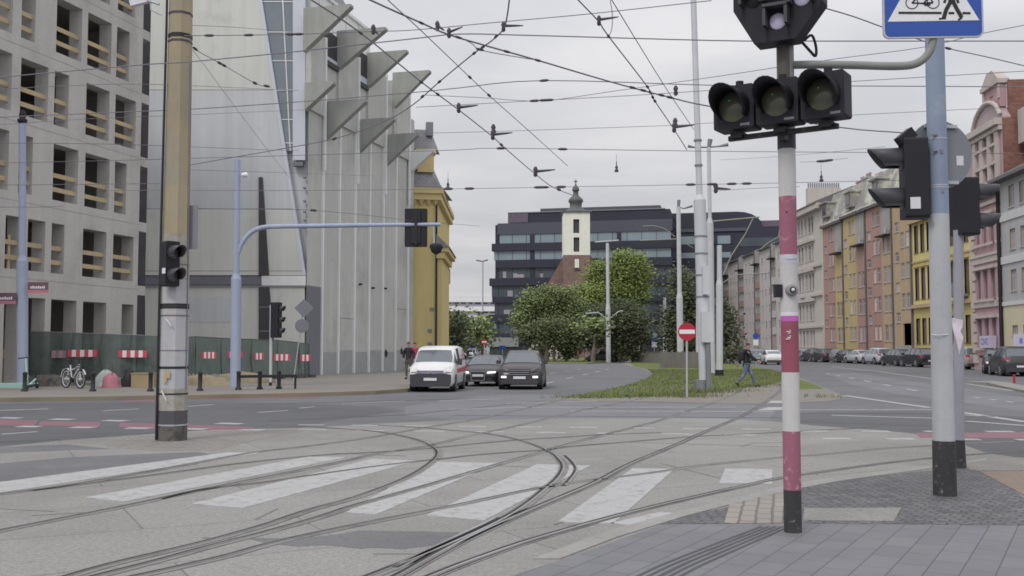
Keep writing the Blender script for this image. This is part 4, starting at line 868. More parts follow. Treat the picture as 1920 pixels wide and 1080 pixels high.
# far row of pale flats
fR = Face((45.6, 0), (0, 1), (-1, 0)); uf = lambda x: fR.u(x, 560)
xs_f = [1474, 1447, 1416, 1386, 1358, 1330]
labs = ['pale block of flats nearest the striped pole in the far row', 'pale block of flats with brick red balcony panels behind the white car', 'pale block of flats with mauve balcony panels above the walking man',
        'pale block of flats with salmon balcony panels behind the white lamp pole', 'farthest pale block of flats seen just past the clustered poles']
for i in range(5):
    a, b = uf(xs_f[i]), uf(xs_f[i + 1]) - .05; w_ = b - a; zt = 19.6 - .05 * i
    sw = w_ * .30; zr6 = [2.2 + 2.9 * k for k in range(6)]
    t = thing('block_of_flats', labs[i], 'building', fR.at(a, 0), 0, 'pale flats far down the right side')
    nc = max(2, int((w_ - sw) / 2.4)); cols = [a + .9 + (w_ - sw - 1.0) * (k + .3) / nc for k in range(nc)]
    holes = [(c - .5, c + .5, z, z + 1.4) for c in cols for z in zr6]; mb = MB(); wall_grid(mb, fR, a, b - sw, 0, zt, holes, .14); shell(mb, fR, a, b, zt - .02, 11); mb.build('wall', M['h_far'], t, True)
    for h in holes: window(t, fR, (h[0] + h[1]) / 2, h[2], 1.0, 1.4, depth=.12, pane=pane_r(), sill=False)
    sh = [(b - sw + sw * k / 2 + .25, b - sw + sw * (k + 1) / 2 - .25, z + .3, z + 1.9) for k in range(2) for z in zr6[:5]]
    mb = MB(); wall_grid(mb, fR, b - sw, b, 0, zt + .5, sh, .5); mb.build('wall_strip', M['h_grey'], t, True)
    for h in sh: window(t, fR, (h[0] + h[1]) / 2, h[2], h[1] - h[0], 1.6, depth=.4, pane=M['window_light'], sill=False)
    for z in zr6[:5]: mb = MB(); fR.box(mb, b - sw + .05, b - .05, z - 1.0, z + .22, .002, .05); mb.build('balcony_panel', M[('h_far', 'h_pink', 'h_rose', 'h_pink', 'h_far')[i]] if z > 4 else M['h_grey'], t, True)
    mb = MB(); fR.box(mb, b - sw, b, zt - 2.4, zt - 2.2, .003, .9); mb.build('canopy', M['black'], t, True)
    mb = MB(); mb.prism([fR.at(a, zt, .5), fR.at(a, zt + .2, .5), fR.at(a, zt + 2.4, -5), fR.at(a, zt, -11)], fR.d * (b - sw - a)); mb.build('roof', M['pipe'], t, True)
    mb = MB(); mb.tube([fR.at(a + .1, 0, .1), fR.at(a + .1, zt, .1)], .1, 6); mb.build('drainpipe', M['pipe'], t, True)
# beige block closing the far end of the street
e0 = P(1330, 600, 232); e0.z = 0; fe = Face(e0, (1, 0), (0, -1)); t = thing('end_block', 'plain beige block closing the street behind the clustered poles', 'building', e0)
mb = MB(); fe.box(mb, -1, 9, 0, fe.z(1350, 482), -10, 0); mb.build('wall', M['h_beige'], t, True)
mb = MB(); fe.box(mb, -1.3, 9.3, fe.z(1350, 482), fe.z(1350, 477), -10, .5); mb.build('roof_edge', M['pipe'], t, True)
for z in (4, 8, 12, 16):
    for u in (1.5, 4, 6.5): window(t, fe, u, z, 1.1, 1.6, depth=-.02, pane=M['window_dark'], sill=False)
# ---------------------------------------------------------------- pink tenement with gable
dF = Vector((.094, .9956, 0)); nF = Vector((-.9956, .094, 0)); o = P(1890, 600, 68); o.z = 0; fF = Face(o, dF, nF)
t = thing('pink_tenement', 'old pink tenement with white stucco trim, gabled turret and tall windows', 'building', fF.at(3, 0), 0)
uF = lambda x, y=500: fF.u(x, y); uE = uF(1822)
zc1 = fF.z(1860, 366); zc2 = fF.z(1855, 234)
holes = []
for (b, a) in ((452, 400), (558, 504), (650, 597)):
    for x in (1834, 1847, 1861, 1879): c = uF(x); holes.append((c - .42, c + .42, fF.z(1861, b), fF.z(1861, a)))
for (b, a) in ((276, 250), (342, 318)):
    for x in (1837, 1850, 1865): c = uF(x, 300); holes.append((c - .36, c + .36, fF.z(1850, b), fF.z(1850, a)))
mb = MB(); wall_grid(mb, fF, 0, uE, 0, zc2, holes, .2); shell(mb, fF, 0, uE, zc2 - .02, 12, mend=1); mb.build('wall', [M['t_pink'], M['rooftile']], t, True)
for h in holes: window(t, fF, (h[0] + h[1]) / 2, h[2], h[1] - h[0], h[3] - h[2], depth=.18, pane=mat('mauve_grey_pane', Vc('#5f555a'), rough=.2, var=.2, spec=.4), frame=mat('dark_mauve_frame', Vc('#6e5d66'), rough=.6))
mb = MB()
for z, hh, pr in ((zc1, .5, .45), (zc1 - .6, .25, .2), (fF.z(1861, 490), .5, .12), (fF.z(1861, 575), .45, .14), (zc2 - .45, .45, .5), (zc2 - .8, .3, .25), (fF.z(1861, 478), .2, .2)):
    mb = MB(); fF.box(mb, .02, uE, z, z + hh, .002, pr); mb.build('cornice', M['t_trim'], t, True)
for h in holes:
    mb = MB(); fF.box(mb, h[0] - .2, h[1] + .2, h[3] + .06, h[3] + .28, .003, .22); mb.build('window_hood', M['t_trim'], t, True); mb = MB(); fF.box(mb, h[0] - .16, h[1] + .16, h[2] - .25, h[2] - .05, .15, .24); mb.build('window_trim', M['t_trim'], t, True)
for x in (1830, 1843, 1858, 1872):
    c = uF(x, 300); mb = MB(); fF.box(mb, c - .32, c + .32, zc1 + .52, zc2 - .82, .003, .16); mb.build('pilaster', M['t_trim'], t, True)
mb = MB()
for k in range(14):
    z = .5 + k * .75; fF.box(mb, uE - .9 + .25 * (k % 2), uE - .02, z, z + .6, .002, .10)
    fF.box(mb, .02, .5 + .25 * (k % 2), z, z + .6, .002, .10) if z < 7 else None
mb.build('quoin', M['t_trim'], t, True)
# curved gable and turret
ga, gb_ = uF(1878, 215), uF(1826, 240); pts = [fF.at(ga, zc2)]
for k in range(9): a = k / 8; pts.append(fF.at(ga + (gb_ - ga) * a, zc2 + .1 + 1.35 * math.sin(math.pi * a) ** .6))
pts.append(fF.at(gb_, zc2)); mb = MB(); mb.prism(pts, nF * -.6); mb.build('gable', mat('mauve_grey_stucco', Vc('#8a7d80'), rough=.85, var=.08, streak=.1), t, True)
mb = MB()
gp = [fF.at(ga + (gb_ - ga) * k / 8, zc2 + .1 + 1.35 * math.sin(math.pi * k / 8) ** .6 + .12, .1) for k in range(9)]; mb.tube(gp, .16, 6); mb.build('gable_coping', M['t_trim'], t, True)
ta, tb = uF(1872, 190), uF(1842, 190); zt1 = fF.z(1860, 163); zt2 = fF.z(1858, 134)
mb = MB(); fF.box(mb, ta, tb, zc2 + .9, zt1, -.55, -.1); mb.build('turret', M['t_pink'], t, True)
mb = MB(); fF.box(mb, ta - .15, tb + .15, zt1, zt1 + .3, -.7, .12); mb.prism([fF.at(ta - .1, zt1 + .3, .05), fF.at((ta + tb) / 2 - .5, zt2, .05), fF.at((ta + tb) / 2 + .5, zt2, .05), fF.at(tb + .1, zt1 + .3, .05)], nF * -.7); fF.box(mb, ta - .05, ta + .25, zc2 + 1.5, zt1 - .01, -.099, .0); fF.box(mb, tb - .25, tb + .05, zc2 + 1.5, zt1 - .01, -.099, .0); mb.build('turret_trim', M['t_trim'], t, True)
mb = MB(); c = (ta + tb) / 2; fF.box(mb, c - .3, c + .3, zc2 + 1.9, zt1 - .6, -.099, -.04); mb.build('turret_window', M['window_dark'], t, True)
# tiled roof slope and firewall rising behind, over the grey neighbour
zR = fF.z(1875, 149)
mb = MB(); mb.prism([fF.at(-.02, zc2 - 5.5, -1.2), fF.at(-.02, zR, -2.6), fF.at(-14, zR, -2.6), fF.at(-14, zc2 - 5.5, -1.2)], nF * -8); mb.build('tiled_roof', M['rooftile'], t, True)
mb = MB(); fF.box(mb, -2.0, -.3, zc2 - 1.9, zc2 + .4, -1.8, -.9); fF.box(mb, -4.6, -2.6, zc2 - 2.6, zc2 - .2, -1.8, -.9); mb.build('roof_dormer', M['t_trim'], t, True)
mb = MB(); fF.box(mb, ta - .35, ta - .02, zc2 - .3, zR, -13, -.56); mb.build('firewall', M['rooftile'], t, True)
# shop sign
u, z = fF.px(1860, 641); sgn = MB(); fF.box(sgn, u - .95, u + .95, z - .42, z + .42, .05, .5); so = sgn.build('shop_sign', mat('pale_mauve_sign_board', Vc('#9b96a6'), rough=.5, var=.05), t, True)
lettering('CNG', .66, mat('violet_sign_letters', Vc('#5d5578'), rough=.5), so, fF.at(u, z, .51) - LOC[t.name], (rad(90), 0, fF.ang() + math.pi))
# ---------------------------------------------------------------- grey house at the frame's edge
fG = Face(fF.at(-.15, 0, .35), dF, nF)
t = thing('grey_house', 'light grey three storey house with cream ground floor beside the pink tenement', 'building', fG.at(-5, 0), 0)
uG = lambda x, y=500: fG.u(x, y); ug = uG(1930) - 14; zg = fG.z(1888, 338)
holes = []; zz = fG.z
for (b, a) in ((466, 428), (545, 505), (628, 610), (386, 345)):
    for k in range(6):
        c = uG(1900) - k * 1.75 - (0 if k else 0); holes.append((c - .45, c + .45, zz(1900, b), zz(1900, a)))
zgr = fG.z(1900, 572)
mb = MB(); wall_grid(mb, fG, ug, 0, zgr, zg, holes, .15); wall_grid(mb, fG, ug, 0, 0, zgr, holes, .15, 1); shell(mb, fG, ug, 0, zg - .02, 11); mb.build('wall', [M['g_grey'], M['cream']], t, True)
for h in holes: window(t, fG, (h[0] + h[1]) / 2, h[2], .9, h[3] - h[2], depth=.14, pane=M['window_light'])
mb = MB()
for y, hh in ((410, .55), (492, .5), (572, .25)): fG.box(mb, ug, 0, fG.z(1900, y), fG.z(1900, y) + hh, .002, .08)
mb.build('belt_course', mat('pale_belt_course', Vc('#9f9ea0'), rough=.8, var=.06), t, True)
mb = MB(); mb.prism([fG.at(ug, zg, .7), fG.at(ug, zg + .2, .7), fG.at(ug, zg + 2.6, -4), fG.at(ug, zg, -10)], dF * (-ug + .3)); mb.build('roof', M['pipe'], t, True)
mb = MB(); mb.tube([fG.at(.05, 0, .15), fG.at(.05, zg - .8, .15), fG.at(-.1, zg, .6)], .11, 6); mb.build('drainpipe', M['black'], t, True)
mb = MB(); mb.tube([fG.at(.55, 0, -.1), fG.at(.55, zg - .2, -.1)], .16, 6); mb.build('drainpipe', M['pipe'], t, True)
u, z = fG.px(1912, 650); sb_ = MB(); fG.box(sb_, u - 2.2, u + .75, z - .75, z + .8, .03, .10); so = sb_.build('wall_sign', mat('white_lilac_banner', Vc('#a8a6b4'), rough=.5, var=.04), t, True)
mb = MB()
for k in range(9): fG.box(mb, u - 1.75 + k * .26, u - 1.57 + k * .26, z - .30, z - .06 + .05 * (k % 3), .101, .106)
fG.box(mb, u - .75, u - .25, z + .2, z + .55, .101, .106); mb.build('banner_print', mat('violet_banner_print', Vc('#6d6f9c'), rough=.5), so, True)
# ================================================================ STREET FURNITURE
def face_ang(dx, dy):  # rotation turning local -y to the direction (dx, dy)
    return math.atan2(dx, -dy)
def visor(mb, c, r, L, n=14, drop=.55):
    """hood over a lens facing -y; long above, cut back below"""
    vs = []; a0, a1 = -40, 220
    for k in range(n + 1):
        a = rad(a0 + (a1 - a0) * k / n); x, z = math.cos(a) * r, math.sin(a) * r
        l = L * (drop + (1 - drop) * (math.sin(a) + .64) / 1.64)
        vs += [Vector((c[0] + x, c[1], c[2] + z)), Vector((c[0] + x * .97, c[1] - l, c[2] + z * .97)), Vector((c[0] + x * .90, c[1] - l, c[2] + z * .90)), Vector((c[0] + x * .92, c[1], c[2] + z * .92))]
    fs = []
    for k in range(n):
        for j in range(4): fs.append((k * 4 + j, k * 4 + (j + 1) % 4, k * 4 + 4 + (j + 1) % 4, k * 4 + 4 + j))
    fs += [(0, 1, 2, 3), (n * 4 + 3, n * 4 + 2, n * 4 + 1, n * 4)]
    mb.add(vs, fs, 0, True)
def rounded(w, h, r, y=0., n=4):
    pts = []
    for cx, cz, a in ((w / 2 - r, h / 2 - r, 0), (-w / 2 + r, h / 2 - r, 90), (-w / 2 + r, -h / 2 + r, 180), (w / 2 - r, -h / 2 + r, 270)):
        for k in range(n + 1): b = rad(a + 90 * k / n); pts.append(Vector((cx + r * math.cos(b), y, cz + r * math.sin(b))))
    return pts
M['lens'] = glass('dull_signal_lens', Vc('#77756a'), rough=.25, spec=.5)
M['lens_dark'] = glass('dark_signal_lens', Vc('#3c3a38'), rough=.25, spec=.4)
M['lens_red'] = glass('dull_red_lens', Vc('#5a3434'), rough=.25, spec=.5)
M['housing'] = mat('signal_housing_plastic', Vc('#222227'), rough=.55, var=.08, spec=.2)
M['visor'] = mat('signal_visor_plastic', Vc('#38383d'), rough=.5, var=.08, spec=.4)
M['sticker'] = mat('white_sticker', Vc('#a9a8ac'), rough=.5, var=.08)
def signal(name, label, loc, face, lamps, w=.26, h=None, d=.20, r=.10, L=.26, step=.40, group='traffic signals', sticker=None, spread=1.):
    h = h or step * lamps; rz = face_ang(*face)
    t = thing(name, label, 'traffic light', loc, rz, group)
    mb = MB(); p = rounded(w, h, .03, -d / 2); mb.prism(p, (0, d, 0)); mb.build('housing', M['housing'], t)
    for k in range(lamps):
        z = (k - (lamps - 1) / 2) * -step
        mb = MB(); mb.lathe(Vector((0, 0, 0)), [(r * .92, 0), (r * .8, .012), (r * .4, .028), (.005, .032)], 16); mb.v = [Vector((v.x, -d / 2 - v.z - .002, v.y + z)) for v in mb.v]; lo = mb.build('lens', M['lens_dark'], t)
        mb = MB(); visor(mb, (0, -d / 2 - .001, z), r, L); mb.build('visor', M['visor'], t)
    if sticker:
        mb = MB(); x, z, sw, sh, side = sticker
        if side == 'back': mb.box(x - sw / 2, x + sw / 2, d / 2, d / 2 + .003, z - sh / 2, z + sh / 2)
        else: s_ = 1 if side == 'right' else -1; mb.box(s_ * w / 2, s_ * (w / 2 + .003), x - sw / 2, x + sw / 2, z - sh / 2, z + sh / 2)
        mb.build('sticker', M['sticker'], t)
    return t
# ---------------------------------------------------------------- big octagonal concrete pole
M['ochre_pole'] = mat('ochre_stained_concrete', Vc('#847a66'), rough=.9, var=.10, scale=1.2, streak=.14, col2=Vc('#7b776c'), c2t=.55, c2s=.8, bump=.15)
M['grey_pole'] = mat('flaking_grey_pole_paint', Vc('#8b8c90'), rough=.85, var=.08, scale=2, streak=.10, col2=Vc('#97938a'), c2t=.6, c2s=1.6, bump=.2)
M['dark_pole'] = mat('dark_grey_pole_foot', Vc('#454448'), rough=.85, var=.14, scale=2, bump=.2)
M['foot_pole'] = mat('stained_pole_foot', Vc('#524f4b'), rough=.9, var=.3, scale=3, col2=Vc('#3d3b39'), c2t=.55, c2s=4, bump=.3)
M['mid_pole'] = mat('patchy_pole_concrete', Vc('#84817b'), rough=.9, var=.14, scale=3, col2=Vc('#75726b'), c2t=.52, c2s=3.5, bump=.3)
cb = G(323, 826); t = thing('catenary_pole', 'thick ochre and grey concrete pole with black foot standing on the cobbles', 'pole', cb, 0)
def zy(y, Y): return P(960, y, Y).z
cY = cb.y; lean = lambda z: Vector((cb.x + .012 * z * .3, cb.y, 0))
def oct_seg(y0, y1, mi):
    z0, z1 = zy(y0, cY) if y0 < 826 else 0, zy(y1, cY); mb = MB()
    r = lambda z: .236 - .0062 * z
    mb.lathe(cb + Vector((0, 0, 0)), [(r(z0), z0), (r(z1), z1)], 8, smooth=False); return mb
for y0, y1, m in ((826, 796, 'foot_pole'), (796, 769, 'dark_pole'), (769, 728, 'mid_pole'), (728, 525, 'grey_pole'), (525, 440, 'mid_pole'), (440, -160, 'ochre_pole')):
    oct_seg(y0, y1, 0).build('pole_shaft', M[m], t, True)
mb = MB(); mb.tube([cb + Vector((-.225, -.12, .02)), cb + Vector((-.215, -.12, zy(400, cY))), cb + Vector((-.20, -.11, zy(60, cY))), cb + Vector((-.20, -.11, zy(-150, cY)))], .022, 6); mb.build('cable_conduit', M['black'], t, True)
mb = MB(); mb.tube([cb + Vector((.235, -.06, zy(730, cY))), cb + Vector((.222, -.06, zy(470, cY))), cb + Vector((.21, -.06, zy(120, cY)))], .010, 5); mb.build('cable_conduit', M['wire'], t, True)
for y, hh, m in ((572, .02, 'black'), (577, .02, 'black'), (592, .012, 'wire'), (657, .008, 'wire'), (689, .02, 'black'), (738, .012, 'black'), (70, .035, 'black'), (80, .018, 'wireclamp'), (28, .02, 'wireclamp'), (796, .012, 'steel'), (497, .01, 'wire')):
    z = zy(y, cY); rr = .236 - .0062 * z + .006; mb = MB(); mb.lathe(cb, [(rr, z - hh), (rr, z + hh)], 8, smooth=False); mb.build('pole_band', M[m], t, True)
for x, y, dx, dz in ((311, 598, .10, -.12), (303, 733, .09, -.16)):
    p = P(x, y, cY - .235); mb = MB(); mb.tube([p, p + Vector((dx * .5, -.03, dz * .4)), p + Vector((dx, -.02, dz))], .012, 5); mb.build('loose_strap', M['sticker'], t, True)
for x, y, w_, h_ in ((305, 706, .05, .10), (311, 702, .05, .06)):
    p = P(x + 5, y, cY - .23); mb = MB(); mb.box(p.x - w_ / 2, p.x + w_ / 2, p.y - .012, p.y - .008, p.z - h_, p.z + h_); mb.build('paint_scrap', M['plank'], t, True)
q = P(323, 495, cY - .30)
signal('traffic_light', 'black two lamp tram signal strapped to the thick concrete pole', q + Vector((-.04, 0, 0)), (.80, -.6), 2, w=.26, h=.74, d=.17, r=.115, L=.26, step=.37, sticker=(-.03, -.12, .09, .09, 'left'))
p0, p1 = P(350, 385, cY), P(370, 467, cY); t = thing('sign_plate', 'narrow dark grey plate fixed upright beside the concrete pole', 'sign', (p0 + p1) / 2, rad(-8), None)
mb = MB(); mb.prism(rounded(p1.x - p0.x, p0.z - p1.z, .015, 0), (0, .012, 0)); mb.build('plate', M['grey'], t)
mb = MB(); mb.box(-.14, 0, .013, .03, .20, .23); mb.box(-.14, 0, .013, .03, -.24, -.21); mb.build('bracket', M['black'], t)
# camera / radio unit strapped high on the pole
p = P(270, 6, cY); t = thing('pole_camera', 'pale boxy camera unit reaching out high from the concrete pole', 'camera', p)
mb = MB(); mb.bar(p + Vector((-.22, -.02, -.02)), p + Vector((.05, 0, .06)), .10, .10); mb.build('camera_body', M['sticker'], t, True)
mb = MB(); mb.tube([p + Vector((.05, 0, .05)), p + Vector((.26, 0, -.02))], .02, 6); mb.tube([p + Vector((.1, 0, .04)), p + Vector((.12, 0, -.12)), p + Vector((.3, 0, -.2))], .012, 5); mb.build('bracket', M['steel'], t, True)
# ---------------------------------------------------------------- red white signal pole
M['bandred'] = mat('faded_crimson_band_paint', Vc('#774c5b'), rough=.6, var=.08, scale=3, col2=Vc('#93777c'), c2t=.63, c2s=13)
M['bandred2'] = mat('chipped_crimson_band_paint', Vc('#713f4a'), rough=.65, var=.14, scale=4, col2=Vc('#a08f90'), c2t=.70, c2s=14)
M['bandwhite'] = mat('dirty_white_band_paint', Vc('#9c9b9b'), rough=.6, var=.07, scale=3, streak=.12, col2=Vc('#857858'), c2t=.70, c2s=9)
M['bandblack'] = mat('scuffed_black_foot_paint', Vc('#302f31'), rough=.55, var=.2, scale=4, col2=Vc('#6f6d6d'), c2t=.66, c2s=18)
M['tube'] = mat('grey_green_tube', Vc('#6f716f'), rough=.55, var=.12, scale=2, streak=.15)
sb = G(1487, 1000); sY = sb.y; t = thing('signal_pole', 'red and white banded tram signal pole with black foot in front', 'pole', sb)
rr = .0715
for y0, y1, m in ((1000, 918, 'bandblack'), (918, 808, 'bandred'), (808, 698, 'bandwhite'), (698, 601, 'bandred2'), (601, 479, 'bandwhite'), (479, 369, 'bandred'), (369, 280, 'bandwhite'), (280, 248, 'blackmatt'), (248, -80, 'tube')):
    z0, z1 = (zy(y0, sY) if y0 < 1000 else 0), zy(y1, sY); mb = MB(); mb.cyl(sb + Vector((0, 0, z0)), sb + Vector((0, 0, z1)), rr + (.004 if m == 'blackmatt' else 0), n=20, caps=(y1 < 0)); mb.build('pole_band', M[m], t, True)
for y, m, hh in ((598, mat('magenta_sticker', Vc('#93508a'), rough=.5, var=.3, scale=8), .022), (589, M['sticker'], .014), (486, mat('blue_white_sticker', Vc('#98989f'), rough=.5, var=.2, scale=9), .035)):
    z = zy(y, sY); mb = MB(); mb.lathe(sb, [(rr + .0015, z - hh), (rr + .0015, z + hh)], 20); mb.build('sticker', m, t, True)
mk = mat('ink_scrawl', Vc('#7a7a98'), rough=.6); mb = MB(); z = zy(487, sY)
mb.tube([sb + Vector((-.05 + .1 * k / 9, -math.sqrt(rr ** 2 - (-.05 + .1 * k / 9) ** 2) - .002, z + .008 * math.sin(k * 2.6))) for k in range(10)], .003, 4); mb.build('scrawl', mk, t, True)
z = zy(545, sY); mb = MB(); mb.lathe(Vector((0, 0, 0)), [(.050, 0), (.050, .03), (.042, .045), (.034, .05)], 18); mb.lathe(Vector((0, 0, .05)), [(.024, 0), (.024, .012)], 14, 1); mb.lathe(Vector((0, 0, .062)), [(.015, 0), (.011, .012), (.003, .016)], 12, 2)
mb.v = [Vector((v.x, -v.z - rr + .01, v.y)) + sb + Vector((.0, 0, z)) for v in mb.v]; mb.build('push_button', [M['tube'], M['black'], M['sticker']], t, True)
mb = MB(); mb.box(sb.x - .118, sb.x - rr + .004, sb.y - .045, sb.y + .045, z - .055, z + .05); mb.build('button_box', M['housing'], t, True)
p = P(1478, 625, sY - rr); mb = MB()
for k in range(7): mb.box(p.x - .025 + .05 * RN.random(), p.x + .02 * RN.random(), p.y - .003, p.y + .02, p.z - .05 + .012 * k, p.z - .042 + .012 * k)
mb.build('torn_sticker', M['sticker'], t, True)
mb = MB(); mb.tube([sb + Vector((-.03, -rr + .0, zy(400, sY))), sb + Vector((-.03, -rr, zy(398, sY)))], .006, 5); mb.build('bolt', M['black'], t, True)
# dark sleeve of the upper tube
mb = MB(); mb.lathe(sb + Vector((-.02, -.03, 0)), [(.055, zy(160, sY)), (.055, zy(84, sY))], 14); mb.build('pole_sleeve', mat('dark_bronze_sleeve', Vc('#45423d'), rough=.5, var=.15), t, True)
mb = MB(); q0 = P(1508, 76, sY); mb.tube(spline([q0, P(1522, 66, sY), P(1530, 88, sY), P(1529, 105, sY), P(1520, 97, sY), P(1503, 78, sY)], 4), .012, 6); mb.build('cable_loop', M['black'], t, True)
# bent arm carrying the square sign
mb = MB(); ay = sY - .10; mb.tube(spline([Vector((sb.x + .04, sY - .0, P(0, 122, sY).z)), P(1530, 121, ay), P(1600, 122, ay), P(1680, 124, ay), P(1718, 119, ay), P(1740, 101, ay), P(1749, 76, ay), P(1750, 40, ay), P(1750, -60, ay)], 5), .034, 12); mb.build('sign_arm', M['tube'], t, True)
# three horizontal tram lamps on a bracket bar
fx, fy_ = -.56, -.828; perp = Vector((-fy_, fx, 0)); Yc = sY - .04
c = P(1464, 194, sY - .15); t = thing('tram_signal', 'row of three black hooded tram lamps on a bar below the sign arm', 'traffic light', c, face_ang(fx, fy_), None)
mb = MB(); mb.bar((-.46, .02, -.24), (.46, .02, -.24), .045, .04); mb.box(-.03, .03, .0, .12, -.30, -.24); mb.build('mounting_bar', M['black'], t)
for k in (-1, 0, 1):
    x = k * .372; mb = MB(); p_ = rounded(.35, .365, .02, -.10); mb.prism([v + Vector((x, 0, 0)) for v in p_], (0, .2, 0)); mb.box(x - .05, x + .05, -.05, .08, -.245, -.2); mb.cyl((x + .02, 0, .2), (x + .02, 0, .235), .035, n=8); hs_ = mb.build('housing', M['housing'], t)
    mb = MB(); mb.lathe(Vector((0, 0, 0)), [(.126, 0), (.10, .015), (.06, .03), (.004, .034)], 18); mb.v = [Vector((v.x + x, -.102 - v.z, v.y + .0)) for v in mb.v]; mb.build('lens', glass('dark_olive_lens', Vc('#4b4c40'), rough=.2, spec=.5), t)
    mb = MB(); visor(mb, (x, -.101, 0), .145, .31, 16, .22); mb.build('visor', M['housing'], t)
    mb = MB(); mb.lathe(Vector((0, 0, 0)), [(.006, 0), (.002, .003)], 8); mb.v = [Vector((v.x + x - .02, -.138 - v.z, v.y + .05)) for v in mb.v]; mb.build('painted_glint', emis('painted_lens_glint', (.05, .36, .10), .3), t)  # tiny glowing disc standing in for a green reflection on the unlit lens
    mb = MB(); mb.box(x + .06, x + .14, -.104, -.101, -.165, -.145); mb.build('maker_plate', M['grey'], t)
# octagonal white light tram signal above
c = P(1462, -8, sY - .12); t = thing('tram_signal', 'black eight sided tram signal head with pale violet lamps at the pole top', 'traffic light', c, face_ang(-.48, -.877), None)
mb = MB(); oc = [(-.20, -.40), (.14, -.40), (.36, -.12), (.36, .14), (.14, .40), (-.16, .40), (-.37, .14), (-.37, -.10)]; mb.prism([Vector((x, -.08, z)) for x, z in oc], (0, .2, 0)); mb.build('housing', M['housing'], t)
lw = glass('pale_violet_lamp_glass', Vc('#a9a3c8'), rough=.2, spec=.5)
for x, z in ((.0, -.24), (.20, -.075), (0, -.03), (-.20, -.03), (0, .2)):
    mb = MB(); mb.lathe(Vector((0, 0, 0)), [(.068, 0), (.055, .012), (.004, .02)], 16); mb.v = [Vector((v.x + x, -.082 - v.z, v.y + z)) for v in mb.v]; mb.build('lens', lw if (x, z) in ((0, -.24), (.20, -.075)) else M['housing'], t)
    mb = MB(); mb.box(x - .10, x - .075, -.19, -.081, z - .05, z + .10); mb.box(x + .075, x + .10, -.19, -.081, z - .05, z + .10); mb.box(x - .10, x + .10, -.20, -.081, z + .10, z + .125); mb.build('visor', M['blackmatt'], t)
# blue square crossing sign on the arm
sy = ay - .045; c = (P(1658, 70, sy) + P(1843, 70, sy)) / 2; w_ = P(1843, 70, sy).x - P(1658, 70, sy).x; h_ = w_; c.z = P(1750, 71, sy).z + h_ / 2
t = thing('crossing_sign', 'blue square sign with white triangle showing a walking figure and a bicycle', 'sign', c, rad(-3))
mb = MB(); mb.prism(rounded(w_, h_, .05, 0), (0, .02, 0)); mb.build('sign_board', M['steel'], t)
mb = MB(); mb.prism(rounded(w_ - .03, h_ - .03, .042, -.003), (0, .002, 0)); mb.build('sign_face', M['bluesign'], t)
zb_ = -h_ / 2 + .128 * w_ / .8 + .01; mb = MB(); mb.prism([Vector((-w_ * .455, -.006, zb_)), Vector((w_ * .455, -.006, zb_)), Vector((0, -.006, zb_ + w_ * .80))], (0, .002, 0)); mb.build('triangle', M['white'], t)
def flatbar(mb, pts, w, y=-.008): 
    for a, b in zip(pts, pts[1:]): mb.bar(Vector((a[0], y, a[1])), Vector((b[0], y, b[1])), .003, w, up=Vector((0, 1, 0))) if 0 else mb.obox(Vector(((a[0] + b[0]) / 2, y, (a[1] + b[1]) / 2)), Vector((b[0] - a[0], 0, b[1] - a[1])) / 2, Vector((0, .001, 0)), Vector((-(b[1] - a[1]), 0, b[0] - a[0])).normalized() * w / 2)
k = w_ / .8; sx = lambda px_: (px_ - 914) / 1660 * w_ ; sz = lambda py_: -h_ / 2 + (600 - py_) / 1660 * w_   # from the close view of the sign
mb = MB()
flatbar(mb, [(sx(340), sz(165)), (sx(1050), sz(180))], .018 * k); flatbar(mb, [(sx(1165), sz(184)), (sx(1260), sz(186))], .018 * k); flatbar(mb, [(sx(1395), sz(188)), (sx(1525), sz(192))], .018 * k)
mb.build('ground_line', M['black'], t)
mb = MB()
flatbar(mb, [(sx(1215), sz(-160)), (sx(1225), sz(0))], .055 * k); flatbar(mb, [(sx(1205), sz(-10)), (sx(1125), sz(130)), (sx(1080), sz(285))], .032 * k); flatbar(mb, [(sx(1085), sz(272)), (sx(1005), sz(282))], .014 * k)
flatbar(mb, [(sx(1245), sz(-10)), (sx(1310), sz(130)), (sx(1380), sz(262))], .032 * k); flatbar(mb, [(sx(1385), sz(265)), (sx(1320), sz(302))], .016 * k)
flatbar(mb, [(sx(1210), sz(-150)), (sx(1120), sz(-60)), (sx(1100), sz(10))], .02 * k); flatbar(mb, [(sx(1235), sz(-150)), (sx(1310), sz(-60)), (sx(1330), sz(15))], .02 * k)
mb.lathe(Vector((0, 0, 0)), [(.035 * k, 0), (.035 * k, .002)], 14); nv_ = 28
for i in range(len(mb.v) - 56, len(mb.v)): v = mb.v[i]; mb.v[i] = Vector((v.x + sx(1215), -.008 - v.z, v.y + sz(-215)))
mb.build('walking_figure', M['black'], t)
mb = MB()
for cx_ in (565, 915):
    pts = [(sx(cx_) + .048 * k * math.cos(a * .349), sz(0) + .048 * k * math.sin(a * .349)) for a in range(19)]; flatbar(mb, pts, .007 * k)
flatbar(mb, [(sx(565), sz(0)), (sx(680), sz(-120)), (sx(850), sz(-110)), (sx(760), sz(10)), (sx(565), sz(0))], .012 * k); flatbar(mb, [(sx(760), sz(10)), (sx(915), sz(0))], .014 * k); flatbar(mb, [(sx(850), sz(-110)), (sx(915), sz(0))], .010 * k)
flatbar(mb, [(sx(760), sz(10)), (sx(810), sz(45)), (sx(870), sz(20))], .02 * k); mb.build('bicycle_symbol', M['black'], t)
